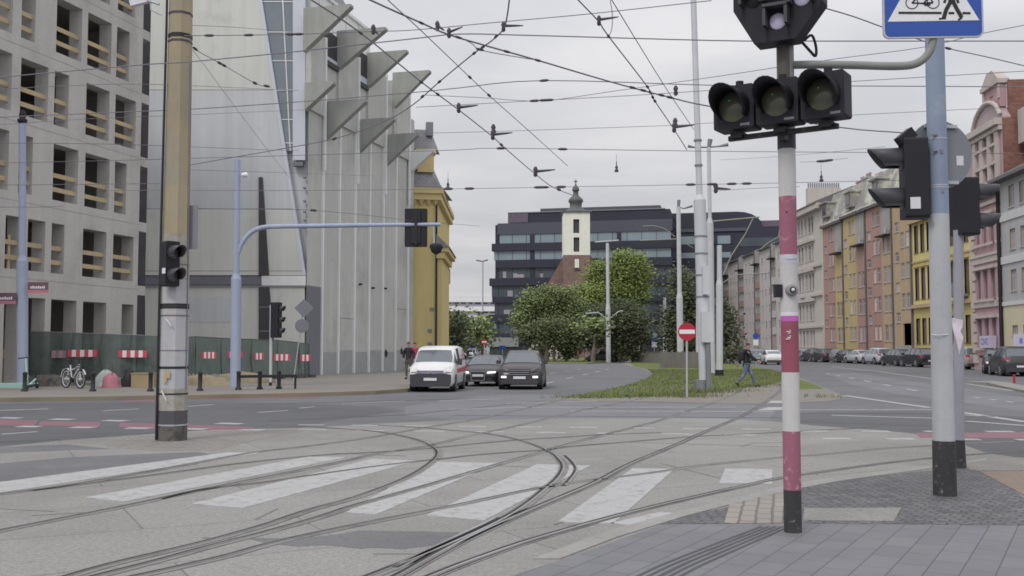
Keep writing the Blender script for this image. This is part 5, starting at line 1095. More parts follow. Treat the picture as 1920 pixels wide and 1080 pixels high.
# ---------------------------------------------------------------- thick blue grey pole
M['bluepole'] = mat('slate_blue_pole_paint', Vc('#6d7788'), rough=.55, var=.10, scale=2, streak=.12, col2=Vc('#7b838e'), c2t=.6, c2s=3)
M['greypole'] = mat('light_grey_pole_paint', Vc('#929497'), rough=.65, var=.07, scale=2, streak=.12, col2=Vc('#8f9092'), c2t=.58, c2s=2.5)
bb = G(1772, 930); bY = bb.y; t = thing('lamp_pole', 'thick tapered pole painted slate blue above, grey below, with black foot', 'pole', bb)
top = P(1752, 60, bY)
def bax(y): f_ = (930 - y) / 870; return Vector((bb.x + (top.x - bb.x) * f_, bY, zy(y, bY) if y < 930 else 0)), .112 - .017 * f_
for y0, y1, m in ((930, 826, 'bandblack'), (826, 402, 'greypole'), (402, -200, 'bluepole')):
    a, ra = bax(y0); b, rb = bax(y1); mb = MB(); mb.cyl(a, b, ra + (.004 if m == 'bandblack' else 0), rb + (.004 if m == 'bandblack' else 0), n=24, caps=False); mb.build('pole_shaft', M[m], t, True)
for y in (262, 349, 353): a, ra = bax(y); mb = MB(); mb.lathe(a, [(ra + .003, -.006), (ra + .003, .006)], 24); mb.build('clamp_band', M['steel'], t, True)
for x, y, w_, h_ in ((1753, 252, .05, .015), (1754, 282, .05, .012), (1766, 283, .025, .04), (1768, 358, .02, .03), (1748, 411, .02, .045)):
    p = P(x, y, bY - .11); mb = MB(); mb.box(p.x - w_ / 2, p.x + w_ / 2, p.y, p.y + .02, p.z - h_ / 2, p.z + h_ / 2); mb.build('sticker', M['grey'], t, True)
p = P(1770, 627, bY - .113); mb = MB(); mb.tube([p + Vector((-.10, .06, 0)), p + Vector((-.05, 0, -.01)), p + Vector((.02, -.003, -.004)), p + Vector((.07, .03, 0))], .006, 5); mb.build('paint_ridge', M['sticker'], t, True)
signal('traffic_light', 'black two lamp signal on the thick blue pole, hoods pointing to the signal pole', P(1715, 335, bY) + Vector((0, .02, 0)), (-1, .16), 2, w=.27, h=.84, d=.24, r=.125, L=.34, step=.42, sticker=(-.02, -.27, .10, .12, 'right'))
mb = MB(); q = P(1700, 258, bY); t = thing('detector_camera', 'small black detector camera tilted on top of the hooded signal', 'camera', q)
mb.bar(q + Vector((-.09, -.02, -.06)), q + Vector((.06, 0, .06)), .10, .11); mb.build('camera_body', M['housing'], t, True)
mb = MB(); mb.bar(q + Vector((.0, 0, -.06)), q + Vector((.24, .0, -.10)), .03, .05); mb.build('bracket', M['black'], t, True)
c = P(1763, 290, bY + .14); c1_ = P(1825, 290, bY + .14); R0 = (c1_.x - c.x) * 1.04
t = thing('round_sign', 'grey back of a large round sign clamped behind the thick blue pole', 'sign', c, rad(8)); mb = MB(); mb.lathe(Vector((0, 0, 0)), [(R0, 0), (R0, .02)], 40); mb.v = [Vector((v.x, v.z, v.y)) for v in mb.v]; mb.build('sign_disc', M['grey'], t)
mb = MB(); mb.bar((-R0 * .5, -.02, R0 * .82), (R0 * .5, -.02, R0 * .82), .03, .035); mb.build('sign_rail', M['steel'], t); mb = MB(); mb.bar((-R0 * .5, -.02, -R0 * .82), (R0 * .5, -.02, -R0 * .82), .03, .035); mb.build('sign_rail', M['steel'], t)
mb = MB(); mb.box(R0 * .50, R0 * .72, -.003, -.001, -R0 * .30, -R0 * .02); mb.build('label_sticker', M['sticker'], t)
# thin grey pole behind it with the second signal
gb2 = G(1800, 878); t = thing('signal_pole', 'slim plain grey signal pole close behind the thick blue pole', 'pole', gb2)
tp = P(1797, 432, gb2.y); mb = MB(); mb.cyl(gb2 + Vector((0, 0, zy(825, gb2.y))), tp, .062, n=16); mb.build('pole_shaft', mat('mid_grey_pole_paint', Vc('#7c7c84'), rough=.55, var=.06, streak=.08), t, True)
mb = MB(); mb.cyl(gb2, gb2 + Vector((0, 0, zy(825, gb2.y))), .078, .066, n=16); mb.build('pole_foot', M['bandblack'], t, True)
p = P(1793, 625, gb2.y - .066); mb = MB(); mb.poly([p + Vector(v) for v in ((-.06, 0, .20), (.09, -.002, .17), (.08, -.004, .08), (.05, -.004, .03), (.09, -.002, -.05), (.03, -.003, -.28), (0, -.002, -.10), (-.04, 0, .04))]); mb.build('torn_poster', mat('torn_paper_poster', Vc('#a9a2ab'), rough=.8, var=.25, scale=9), t, True)
sg2 = signal('traffic_light', 'black two lamp signal topping the slim grey pole with a white edge strip', P(1808, 388, gb2.y), (1, .12), 2, w=.30, h=.74, d=.24, r=.12, L=.36, step=.38)
mb = MB(); mb.box(.151, .158, .09, .125, -.33, .33); mb.build('edge_strip', M['white'], sg2)
# ---------------------------------------------------------------- far side poles and signs
def tapered(name, label, px, ytop, ybase, wpx_lo, wpx_hi, m, step_y=None, group=None, cap=False, cat='pole', xtop=None):
    b = G(px, ybase, .0); k = b.y / F; t = thing(name, label, cat, b, 0, group); top = P(xtop or px, ytop, b.y); mb = MB()
    def ax(y): f_ = (ybase - y) / (ybase - ytop); return b.lerp(top, f_)
    if step_y:
        mb.cyl(b, ax(step_y), wpx_lo * k / 2, n=14); mb.cyl(ax(step_y), ax(step_y - 10), wpx_lo * k / 2, wpx_hi * k / 2 * 1.05, n=14); mb.cyl(ax(step_y - 10), top, wpx_hi * k / 2 * 1.05, wpx_hi * k / 2, n=14)
    else: mb.cyl(b, top, wpx_lo * k / 2, wpx_hi * k / 2, n=14)
    mb.build('pole_shaft', M[m], t, True); return t, b, top
t, b, top = tapered('street_pole', 'pale blue street pole in front of the unfinished building with a dark cap', 42, 232, 733, 20, 13, 'poleblue', 492)
mb = MB(); mb.lathe(top, [(.09, 0), (.16, .05), (.18, .15), (.10, .2), (.13, .3), (.11, .42), (.04, .5)], 12); mb.build('pole_cap', M['housing'], t, True)
for x0, x1, y0, y1, lab in ((-14, 30, 549, 570, 'dark red street name plate at the edge, lower of the two'), (52, 90, 529, 549, 'dark red street name plate beside the blue pole, higher of the two')):
    a, c = P(x0, y0, b.y - .25), P(x1, y1, b.y - .25); ts = thing('street_name_sign', lab, 'sign', (a + c) / 2, 0, 'street name plates'); w_, h_ = c.x - a.x, a.z - c.z
    mb = MB(); mb.box(-w_ / 2, w_ / 2, 0, .02, -h_ * .22, h_ / 2); mb.build('plate', mat('dark_maroon_plate', Vc('#54404a'), rough=.5, var=.1), ts)
    mb = MB(); mb.box(-w_ / 2, w_ / 2, 0, .02, -h_ / 2, -h_ * .225); mb.build('red_strip', mat('rose_strip', Vc('#8c5864'), rough=.5), ts)
    mb = MB()
    for k in range(8): mb.box(-w_ * .36 + k * w_ * .09, -w_ * .36 + k * w_ * .09 + w_ * .065, -.004, -.001, -h_ * .10, h_ * .10 + .02 * (k % 3 == 1)); 
    mb.build('name_print', M['sticker'], ts)
t, b, top = tapered('mast_pole', 'pale blue mast pole carrying a long signal arm over the road', 441, 300, 731, 19, 12, 'poleblue', 525, xtop=445)
Y = b.y; mb = MB(); mb.tube(spline([P(447, 474, Y), P(453, 458, Y), P(466, 440, Y), P(484, 429, Y), P(510, 425, Y), P(600, 423.5, Y), P(700, 422, Y), P(800, 421, Y), P(826, 421, Y)], 4), [.09] * 16 + [.085] * 8 + [.07] * 9, 8); mb.build('mast_arm', M['poleblue'], t, True)
mb = MB(); mb.lathe(Vector((0, 0, 0)), [(.05, 0), (.10, .06), (.12, .18), (.10, .24)], 10); q = P(455, 328, Y); mb.v = [Vector((v.z - .05, v.x, v.y * .8)) + q for v in mb.v]; mb.tube([P(446, 338, Y), P(451, 334, Y)], .03, 5); mb.build('dome_camera', M['white'], t, True)
t2 = thing('traffic_light', 'large dark signal back board hung on the long mast arm', 'traffic light', P(780, 427, Y), 0, 'traffic signals'); w_, h_ = 43 * Y / F, 73 * Y / F
mb = MB(); mb.prism(rounded(w_, h_, .06, 0), (0, .03, 0)); mb.build('back_board', M['housing'], t2)
mb = MB(); mb.box(-.16, .16, -.05, -.001, -h_ * .40, h_ * .44); mb.box(-.05, .05, -.09, -.051, -h_ * .45, h_ * .48); mb.build('rear_housing', M['black'], t2)
for k in (-1, 0, 1): mb = MB(); visor(mb, (0, 0, 0), .12, .25); mb.v = [Vector((v.x, -v.y + .031, v.z + k * .36)) for v in mb.v]; mb.build('visor', M['visor'], t2)
t3 = thing('overhead_camera', 'small black camera hanging beneath the end of the mast arm', 'camera', P(818, 462, Y)); mb = MB(); mb.lathe(P(818, 462, Y), [(.05, -.30), (.18, -.22), (.26, -.02), (.22, .08), (.08, .12)], 12); mb.build('camera_body', M['housing'], t3, True)
mb = MB(); mb.tube([P(814, 458, Y), P(813, 422, Y)], .04, 6); mb.build('hanger', M['steel'], t3, True)
# small post signal and the two sign backs
b = G(507, 729); t = thing('signal_post', 'thin white signal post with black foot by the green fence', 'pole', b); mb = MB(); mb.cyl(b + Vector((0, 0, .25)), P(508.5, 572, b.y), .055, n=10); mb.build('pole_shaft', M['polewhite'], t, True); mb = MB(); mb.cyl(b, b + Vector((0, 0, .25)), .06, n=10); mb.build('pole_foot', M['black'], t, True)
signal('traffic_light', 'black three lamp signal on the thin white post by the green fence', P(518, 600, b.y), (.97, -.24), 3, w=.36, h=1.35, d=.30, r=.12, L=.22, step=.42)
b = G(549, 725); t = thing('sign_post', 'leaning thin post with the grey backs of a diamond sign and a round sign', 'sign', b); mb = MB(); mb.tube([b, P(571, 560, b.y)], .03, 6); mb.build('pole_shaft', M['steel'], t, True)
c = P(570, 578, b.y - .05); r = 18 * b.y / F; mb = MB(); mb.prism([c + Vector(v) for v in ((-r, 0, 0), (0, 0, -r), (r, 0, 0), (0, 0, r))], (0, .02, 0)); mb.build('diamond_sign', M['grey'], t, True)
c = P(566, 611, b.y - .05); r = 13 * b.y / F; mb = MB(); mb.prism([c + Vector((r * math.cos(a * .3142), 0, r * math.sin(a * .3142))) for a in range(20)], (0, .02, 0)); mb.build('round_sign', M['grey'], t, True)
# no entry sign
b = G(1288, 744, .1); t = thing('no_entry_sign', 'red round no entry sign with white bar on a thin grey post', 'sign', b); c = P(1288, 622, b.y); r = 16.8 * b.y / F
mb = MB(); mb.cyl(b, c + Vector((0, .03, .1)), .03, n=8); mb.build('post', M['steel'], t, True)
mb = MB(); mb.prism([c + Vector((r * math.cos(a * .2244), -.02, r * math.sin(a * .2244))) for a in range(28)], (0, .02, 0)); mb.build('sign_disc', M['redsign'], t, True)
mb = MB(); mb.prism([c + Vector((r * math.cos(a * .2244), 0, r * math.sin(a * .2244))) for a in range(28)], (0, .01, 0)); mb.build('sign_back', M['grey'], t, True)
mb = MB(); mb.box(c.x - r * .86, c.x + r * .86, c.y - .026, c.y - .021, c.z - r * .23, c.z + r * .23); mb.build('white_bar', M['white'], t, True)
# clustered catenary poles
t, b, top = tapered('catenary_pole', 'tallest pale grey catenary pole with switch box, rising out of the picture', 1323, -40, 733, 23, 11, 'polewhite', 380, xtop=1299); Y = b.y
mb = MB(); p0, p1 = P(1310, 500, Y), P(1333, 642, Y); mb.box(p0.x, p1.x, Y - .45, Y - .22, P(0, 642, Y).z, P(0, 585, Y).z); mb.build('switch_box', M['polewhite'], t, True); mb = MB(); mb.box(p0.x + .08, p1.x - .1, Y - .35, Y - .22, P(0, 553, Y).z, P(0, 500, Y).z); mb.build('switch_box', M['polewhite'], t, True)
mb = MB(); mb.cyl(P(1329, 733, Y - .3), P(1327, 640, Y - .3), .10, n=8); mb.cyl(P(1316, 733, Y), P(1316, 712, Y), .28, n=10); mb.build('pole_foot', M['grey'], t, True)
for y in (268, 315, 448, 480, 520, 560): c = b.lerp(top, (733 - y) / 773.); mb = MB(); mb.lathe(c, [(.24 if y > 380 else .15, -.03), (.24 if y > 380 else .15, .03)], 12); mb.build('pole_band', M['grey'], t, True)
t, b, top = tapered('lamp_post', 'slim lamp post with double arms right behind the tallest catenary pole', 1335, 276, 700, 13, 7, 'polewhite', 420, xtop=1329); Y = b.y
mb = MB(); mb.tube([top, top + Vector((.6, 0, .05)), P(1365, 271, Y)], [.05, .05, .12], 6); mb.tube([top, P(1300, 276, Y), P(1290, 274, Y)], [.05, .06, .10], 6); mb.cyl(top, top + Vector((.1, 0, .5)), .12, .16, n=8); mb.build('lamp_arm', M['grey'], t, True)
t, b, top = tapered('catenary_pole', 'grey catenary pole with long bracket arms beside the walking man', 1349, 460, 705, 13, 9, 'polewhite', 535); Y = b.y
mb = MB(); mb.cyl(b, b + Vector((0, 0, .35)), .24, n=12); mb.build('pole_foot', M['black'], t, True)
mb = MB(); mb.tube([P(1356, 515, Y), P(1372, 478, Y), P(1398, 438, Y), P(1412, 409, Y)], .032, 6); mb.tube([P(1336, 415, Y), P(1424, 407, Y)], .04, 6); mb.tube([P(1352, 532, Y), P(1380, 515, Y), P(1440, 512, Y)], .028, 6); mb.tube([P(1425, 468, Y), P(1440, 455, Y), P(1460, 444, Y), P(1461, 432, Y)], .028, 6); mb.build('bracket_arm', mat('olive_grey_bracket', Vc('#75746c'), rough=.6), t, True)
t, b, top = tapered('catenary_pole', 'grey lamp and catenary pole standing just past the no entry sign', 1276, 388, 688, 12, 8, 'polewhite', 560, xtop=1272); Y = b.y
mb = MB(); mb.tube([P(1274, 448, Y), P(1200, 451, Y)], .05, 6); mb.tube([P(1266, 444, Y), P(1245, 428, Y), P(1225, 423, Y), P(1205, 424, Y)], .035, 6); mb.tube([P(1278, 452, Y), P(1300, 465, Y)], .03, 5); mb.build('bracket_arm', mat('olive_grey_bracket', Vc('#75746c')), t, True)
mb = MB(); mb.tube([top, P(1282, 391, Y), P(1298, 386, Y)], [.04, .06, .12], 6); mb.cyl(top, top + Vector((.05, 0, .6)), .13, .15, n=8); mb.build('lamp_arm', M['grey'], t, True)
t, b, top = tapered('catenary_pole', 'tall grey lamp pole in front of the big green tree', 1141, 456, 680, 9, 6, 'polewhite', 580, xtop=1139); Y = b.y
mb = MB(); mb.tube([P(1116, 454, Y), P(1160, 451, Y)], .10, 5); mb.tube([P(1140, 600, Y), P(1160, 584, Y), P(1168, 583, Y)], .07, 5); mb.tube([P(1140, 600, Y), P(1122, 586, Y), P(1098, 588, Y)], .07, 5); mb.build('bracket_arm', M['steel'], t, True)
for px, yt, yb, lab in ((1196, 565, 675, 'short blunt grey post at the edge of the trees'), (1247, 558, 677, 'short blunt grey post between the trees and the no entry sign')):
    tapered('blunt_post', lab, px, yt, yb, 8, 6, 'polewhite', group='blunt grey catenary posts', xtop=px - 1)
t, b, top = tapered('blunt_post', 'grey post rising close against the tallest catenary pole', 1309, 540, 690, 9, 7, 'polewhite', group='blunt grey catenary posts')
t, b, top = tapered('catenary_pole', 'thin pole with rusty red stains under the low tree', 1052, 590, 672, 5.5, 3.5, 'polewhite'); Y = b.y
mb = MB(); mb.cyl(P(1052, 635, Y), P(1052, 606, Y), 2.6 * Y / F, n=8); mb.build('rust_stain', M['redsign'], t, True)
mb = MB(); mb.tube([P(1054, 606, Y), P(1066, 593, Y)], .06, 5); mb.tube([P(1056, 592, Y), P(1078, 592, Y)], .06, 5); mb.tube([P(1060, 605, Y), P(1092, 605, Y)], .06, 5); mb.build('bracket_arm', M['steel'], t, True)
t, b, top = tapered('lamp_post', 'lone street lamp against the sky beside the dark office block', 905, 489, 668, 6, 2.5, 'polewhite', 612); Y = b.y
mb = MB(); mb.tube([P(893, 488, Y), P(905, 490, Y), P(915, 487, Y)], .16, 5); mb.build('lamp_arm', M['grey'], t, True)
t, b, top = tapered('mast_pole', 'far white mast with a signal gantry past the yellow house', 872, 590, 668, 3.5, 3, 'polewhite'); Y = b.y
mb = MB(); mb.tube([P(841, 618, Y), P(873, 618, Y)], .14, 5); mb.tube([P(873, 619, Y), P(884, 624, Y), P(884, 640, Y)], .12, 5); mb.build('mast_arm', M['polewhite'], t, True)
for x, lab in ((846, 'tiny black signal hung at the far end of the gantry'), (869.5, 'tiny black signal hung near the gantry mast')):
    c = P(x, 623, Y); o_ = MB(); o_.box(c.x - .3, c.x + .3, c.y - .3, c.y + .2, c.z - .8, c.z + .6); o_.cyl(c + Vector((0, -.3, .2)), c + Vector((0, -.6, .2)), .22, n=8); tag(o_.build('traffic_light', M['housing'], None, True), lab, 'traffic light')
def farsign(x0, x1, y0, y1, ybase, m, lab, txt=None):
    b = G((x0 + x1) / 2, ybase); a, c = P(x0, y0, b.y), P(x1, y1, b.y); t = thing('road_sign', lab, 'sign', b); mb = MB(); mb.box(a.x, c.x, b.y - .06, b.y - .02, c.z, a.z); o_ = mb.build('plate', M[m], t, True)
    mb = MB(); mb.cyl(b, Vector((b.x, b.y, a.z)), .05, n=6); mb.build('post', M['steel'], t, True)
    return t, b, a, c
farsign(880, 901, 644, 654, 672, 'bluesign', 'blue direction board between the white van and the stop disc'); farsign(936, 948, 648, 655, 672, 'bluesign', 'small blue board in front of the low grey hall')
t, b, a, c = farsign(1090, 1107, 645, 653, 673, 'bluesign', 'blue board with white marks below the big green tree')
mb = MB(); 
for k in range(3): mb.box(a.x + .2 + k * .42, a.x + .45 + k * .42, b.y - .066, b.y - .061, c.z + .15, a.z - .15)
mb.build('white_marks', M['white'], t, True)
t, b, a, c = farsign(1222, 1232, 640, 651, 676, 'white', 'stack of small white and blue signs in front of the dark office block'); p = P(1227.5, 628, b.y)
mb = MB(); mb.prism([p + Vector((.3 * math.cos(k * .52), -.06, .3 * math.sin(k * .52))) for k in range(12)], (0, .04, 0)); mb.build('round_plate', M['white'], t, True); mb = MB(); mb.box(p.x - .3, p.x + .3, p.y - .06, p.y - .02, p.z - .95, p.z - .35); mb.build('plate', M['bluesign'], t, True)
b = G(908, 676); t = thing('no_entry_sign', 'small distant no entry disc beside the lone street lamp', 'sign', b); c = P(908, 641, b.y); r = 5.4 * b.y / F
mb = MB(); mb.prism([c + Vector((r * math.cos(a * .3), -.02, r * math.sin(a * .3))) for a in range(21)], (0, .04, 0)); mb.build('sign_disc', M['redsign'], t, True); mb = MB(); mb.box(c.x - r * .8, c.x + r * .8, c.y - .03, c.y - .021, c.z - r * .22, c.z + r * .22); mb.build('white_bar', M['white'], t, True); mb = MB(); mb.cyl(b, c + Vector((0, .05, 0)), .06, n=6); mb.build('post', M['steel'], t, True)
b = G(1418, 690); t = thing('road_sign', 'violet round sign on a post above the white car', 'sign', b); c = P(1417, 630, b.y); mb = MB(); mb.prism([c + Vector((.25 * math.cos(k * .52), -.04, .25 * math.sin(k * .52))) for k in range(12)], (0, .04, 0)); mb.build('sign_disc', M['bluesign'], t, True); mb = MB(); mb.box(c.x - .2, c.x + .2, c.y - .03, c.y, c.z - .75, c.z - .3); mb.build('plate', M['white'], t, True); mb = MB(); mb.cyl(b, c + Vector((0, .05, 0)), .03, n=6); mb.build('post', M['steel'], t, True)
# mushroom shaped vent near the low tree
b = G(1064, 676); t = thing('vent_post', 'mushroom topped grey post on the verge under the low tree', 'post', b); c = P(1064, 649, b.y); mb = MB(); mb.cyl(b, c, .06, n=6); mb.build('post', M['steel'], t, True); mb = MB(); mb.lathe(c, [(.62, 0), (.5, .12), (.1, .2)], 10); mb.build('cap', M['steel'], t, True)
# ---------------------------------------------------------------- bollards, barrier
BL = [(46, 736, 'black bollard at the foot of the pale blue street pole'), (174, 736, 'black bollard right beside the parked bicycle'), (282, 736, 'black bollard near the edge of the thick concrete pole'), (375, 735, 'black bollard between the concrete pole and the mast pole'), (447, 733, 'black bollard touching the mast pole'), (487, 732, 'black bollard under the low rail'), (523, 731, 'black bollard at the end of the low rail')]
for x, y, lab in BL:
    b = G(x, y - 2, .12); t = thing('bollard', lab, 'bollard', b, 0, 'black bollards along the pavement edge'); mb = MB(); mb.lathe(b, [(.11, 0), (.105, .07), (.068, .09), (.068, .55), (.08, .57), (.08, .61), (.045, .64)], 12); mb.build('post', M['black'], t, True)
a = P(447, 706, G(447, 731, .12).y); c = P(556, 705, a.y + .9); t = thing('low_rail', 'long low dark rail standing between the bollards and the green fence', 'railing', (a.x, a.y, .12)); mb = MB(); mb.bar(a, c, .07, .10); mb.build('top_rail', M['black'], t, True)
for f_ in (.02, .35, .68, .98): p = a.lerp(c, f_); mb = MB(); mb.cyl(Vector((p.x, p.y, .12)), p, .04, n=8); mb.build('leg', M['black'], t, True)
b = G(1902, 719); t = thing('marker_post', 'small red marker post on the traffic island', 'post', b); mb = MB(); mb.cyl(b, b + Vector((0, 0, .40)), .06, .05, n=8); mb.build('post', M['redsign'], t, True)
# ---------------------------------------------------------------- green construction fence
def netting(m, a):
    """open weave: part of the light passes straight through"""
    nt = m.node_tree; N = nt.nodes; L = nt.links; b = N['Principled BSDF']; o = N['Material Output']
    tr = N.new('ShaderNodeBsdfTransparent'); mx = N.new('ShaderNodeMixShader'); mx.inputs[0].default_value = a
    L.new(b.outputs[0], mx.inputs[1]); L.new(tr.outputs[0], mx.inputs[2]); L.new(mx.outputs[0], o.inputs['Surface']); return m
def mesh_mat():
    m = mat('green_shade_netting', Vc('#3e4744'), rough=.8, var=.14, scale=.7, fine=.1, fscale=5, col2=Vc('#46514d'), c2t=.5, c2s=.6); return m
gm = netting(mesh_mat(), .15); gm2 = mat('green_netting_pale', Vc('#4b5853'), rough=.8, var=.14, scale=.6, col2=Vc('#434f4a'), c2t=.55, c2s=.5)
netting(gm2, .14)
fence = [(56, 622, 705, 39.5), (137, 625, 707, 39.6), (190, 627, 708, 39.7), (245, 629, 708, 39.9), (298, 631, 708, 40.0), (352, 633, 702, 43), (366, 632, 702, 43.2), (415, 635, 703, 44.5), (472, 637, 704, 46), (520, 639, 705, 47.5), (560, 643, 707, 49), (579, 646, 711, 50)]
nml = ['the fence panel nearest the pale blue street pole', 'the fence panel behind the bicycle', 'the fence panel behind the red bag', 'the fence panel meeting the concrete pole', 'the fence panel hidden behind the concrete pole', 'the narrow first fence panel past the concrete pole', 'the fence panel before the mast pole', 'the fence panel behind the mast pole', 'the fence panel behind the three lamp signal', 'the fence panel behind the leaning sign post', 'the last narrow fence panel against the dark plinth']
for i in range(len(fence) - 1):
    if i == 4: continue
    (xa, ta, ba, ya), (xb, tb, bb_, yb_) = fence[i], fence[i + 1]
    a0, a1, b0, b1 = P(xa, ba, ya), P(xa, ta, ya), P(xb, bb_, yb_), P(xb, tb, yb_)
    t = thing('fence_panel', 'green netted construction fence, ' + nml[i], 'fence', (a0.x, a0.y, 0), 0, 'green netted construction fence panels')
    mb = MB(); n = 8; vs = []
    for k in range(n + 1):
        f_ = k / n; lo = a0.lerp(b0, f_); hi = a1.lerp(b1, f_); sag = .09 * math.sin(k * 2.1 + i)
        vs += [lo + Vector((0, sag, .04 * math.sin(k * 1.3))), hi.lerp(lo, .5) + Vector((0, -sag * 1.3, 0)), hi]
    fs = [(k * 3 + j, k * 3 + 3 + j, k * 3 + 4 + j, k * 3 + 1 + j) for k in range(n) for j in range(2)]; mb.add(vs, fs, 0, True); mb.v = mb.v; mb.build('netting', gm if i < 4 else gm2, t, True)
    mb = MB()
    for lo, hi in ((a0, a1), (b0, b1)): mb.cyl(Vector((lo.x, lo.y + .05, .12)), hi + Vector((0, .05, .03)), .024, n=6)
    mb.cyl(a1 + Vector((0, .05, .02)), b1 + Vector((0, .05, .02)), .02, n=6); mb.cyl(Vector((a0.x, a0.y + .05, .3)), Vector((b0.x, b0.y + .05, .3)), .02, n=6); mb.build('frame', M['grey'] if i < 4 else M['dark_pole'], t, True)
    mb = MB(); p = Vector((b0.x, b0.y + .02, .12)); mb.box(p.x - .35, p.x + .35, p.y - .12, p.y + .12, .12, .26); mb.build('foot_block', M['foot_pole'], t, True)
def hazard(x0, x1, y0, y1, Y, n, lab, pale=False):
    a, c = P(x0, y0, Y), P(x1, y1, Y); t = thing('hazard_board', lab, 'board', ((a.x + c.x) / 2, Y, c.z), 0, 'red and white boards on the green fence'); w_ = (c.x - a.x) / n
    mb = MB()
    for k in range(n): mb.box(a.x + k * w_, a.x + (k + 1) * w_, Y, Y + .02, c.z, a.z, k % 2)
    mb.build('board', [mat('pale_rose_stripe', Vc('#8f6c72')) if pale else mat('hazard_red', Vc('#a5404c'), rough=.5, var=.08), M['white'] if not pale else M['grey']], t, True)
hazard(127, 181, 656, 669, 39.45, 7, 'red and white striped board on the fence above the bicycle'); hazard(222, 275, 657, 670, 39.7, 7, 'red and white striped board on the fence above the red bag'); hazard(97, 124, 657, 671, 39.4, 4, 'dulled striped board under the netting beside the bicycle board', True)
for x0, x1, y, Y, lab in ((379, 405, 666, 43.2, 'striped board on the fence next to the concrete pole'), (427, 455, 665, 44.6, 'striped board on the fence cut by the mast pole'), (477, 494, 668, 46, 'narrow striped board on the fence before the white post'), (513, 544, 670, 47.2, 'striped board on the fence past the white post'), (563, 582, 671, 48.7, 'last striped board on the fence by the dark plinth')):
    hazard(x0, x1, y - 6, y + 6, Y, 7 if x1 - x0 > 20 else 5, lab)
# debris behind and below the fence
def heap(name, lab, px, py, w, d, h, m, cat, n=9, seed=1, z=.12):
    r = random.Random(seed); b = G(px, py, z); mb = MB(); vs = []; fs = []; R1 = 5
    for j in range(R1):
        f_ = j / (R1 - 1); rr = math.cos(f_ * 1.5)
        for k in range(n): a = 6.283 * k / n; q = r.uniform(.75, 1.15); vs.append(b + Vector((w / 2 * rr * q * math.cos(a), d / 2 * rr * q * math.sin(a), h * math.sin(f_ * 1.57) * r.uniform(.85, 1.1) if j else 0)))
    for j in range(R1 - 1):
        for k in range(n): fs.append((j * n + k, j * n + (k + 1) % n, (j + 1) * n + (k + 1) % n, (j + 1) * n + k))
    fs.append(tuple((R1 - 1) * n + k for k in range(n))); mb.add(vs, fs, 0, True); return tag(mb.build(name, m, None, True), lab, cat)
heap('red_sack', 'crumpled red sack lying on the pavement by the fence', 208, 727, .75, .5, .52, mat('red_sack_plastic', Vc('#845560'), rough=.5, var=.2, scale=4), 'sack', seed=4)
heap('sand_heap', 'pale sandy heap behind the pale blue street pole', 18, 722, 1.6, 1.0, 1.05, mat('sand', Vc('#857a69'), rough=.95, var=.2, scale=3), 'heap', seed=2)
heap('rubble_heap', 'low grey rubble heap along the bottom of the fence by the bicycle', 95, 724, 2.4, .8, .42, M['foot_pole'], 'heap', seed=3)
heap('grey_sack', 'pale grey sack leaning against the fence behind the red sack', 197, 724, .9, .5, .6, mat('grey_sack_plastic', Vc('#7e8583'), rough=.6, var=.2, scale=3), 'sack', seed=7)
heap('rubble_heap', 'brown earth heap under the fence past the concrete pole', 385, 722, 2.2, .8, .40, mat('brown_earth', Vc('#6f6657'), rough=.95, var=.25, scale=3), 'heap', seed=5)
heap('rubble_heap', 'brown earth heap beneath the low rail', 455, 718, 2.6, .8, .45, mat('brown_earth', Vc('#6f6657')), 'heap', seed=6)
heap('black_bag', 'black rubbish bag beside the red sack', 243, 725, .6, .5, .7, M['black'], 'bag', seed=9)
b = G(266, 726, .12); o_ = MB(); o_.box(b.x - .4, b.x + .42, b.y, b.y + .4, .12, .60); o_.box(b.x - .42, b.x + .44, b.y - .02, b.y + .42, .60, .64); tag(o_.build('cardboard_box', mat('tan_cardboard', Vc('#7d705a'), rough=.9, var=.12), None, True), 'tan cardboard box on the pavement near the concrete pole', 'box')
b = G(0, 722, .12); t = thing('yellow_barrier', 'bright yellow plastic barrier at the edge of the picture', 'barrier', b); mb = MB(); x1 = P(6, 700, b.y).x; mb.box(x1 - 1.4, x1, b.y - .2, b.y + .2, .5, P(0, 655, b.y).z); mb.build('panel', mat('yellow_plastic', Vc('#b8912f'), rough=.5, var=.08), t, True)
for dx in (-.2, -1.2): mb = MB(); mb.box(x1 + dx - .12, x1 + dx + .12, b.y - .3, b.y + .3, .12, .5); mb.build('foot', mat('yellow_plastic', Vc('#b8912f')), t, True)
# site gate mesh behind the pole
mb = MB(); a0 = P(6, 712, 40.5)
for k in range(9): x = P(6, 700, 40.5).x + k * .075; mb.cyl((x, 40.5, .12), (x, 40.5, P(0, 618, 40.5).z), .008, n=4)
for y in (618, 636, 654, 672, 690, 708): z = P(0, y, 40.5).z; mb.cyl((a0.x, 40.5, z), (a0.x + .62, 40.5, z), .010, n=4)
tag(mb.build('mesh_gate', M['steel'], None, True), 'wire mesh site gate behind the pale blue street pole', 'gate')
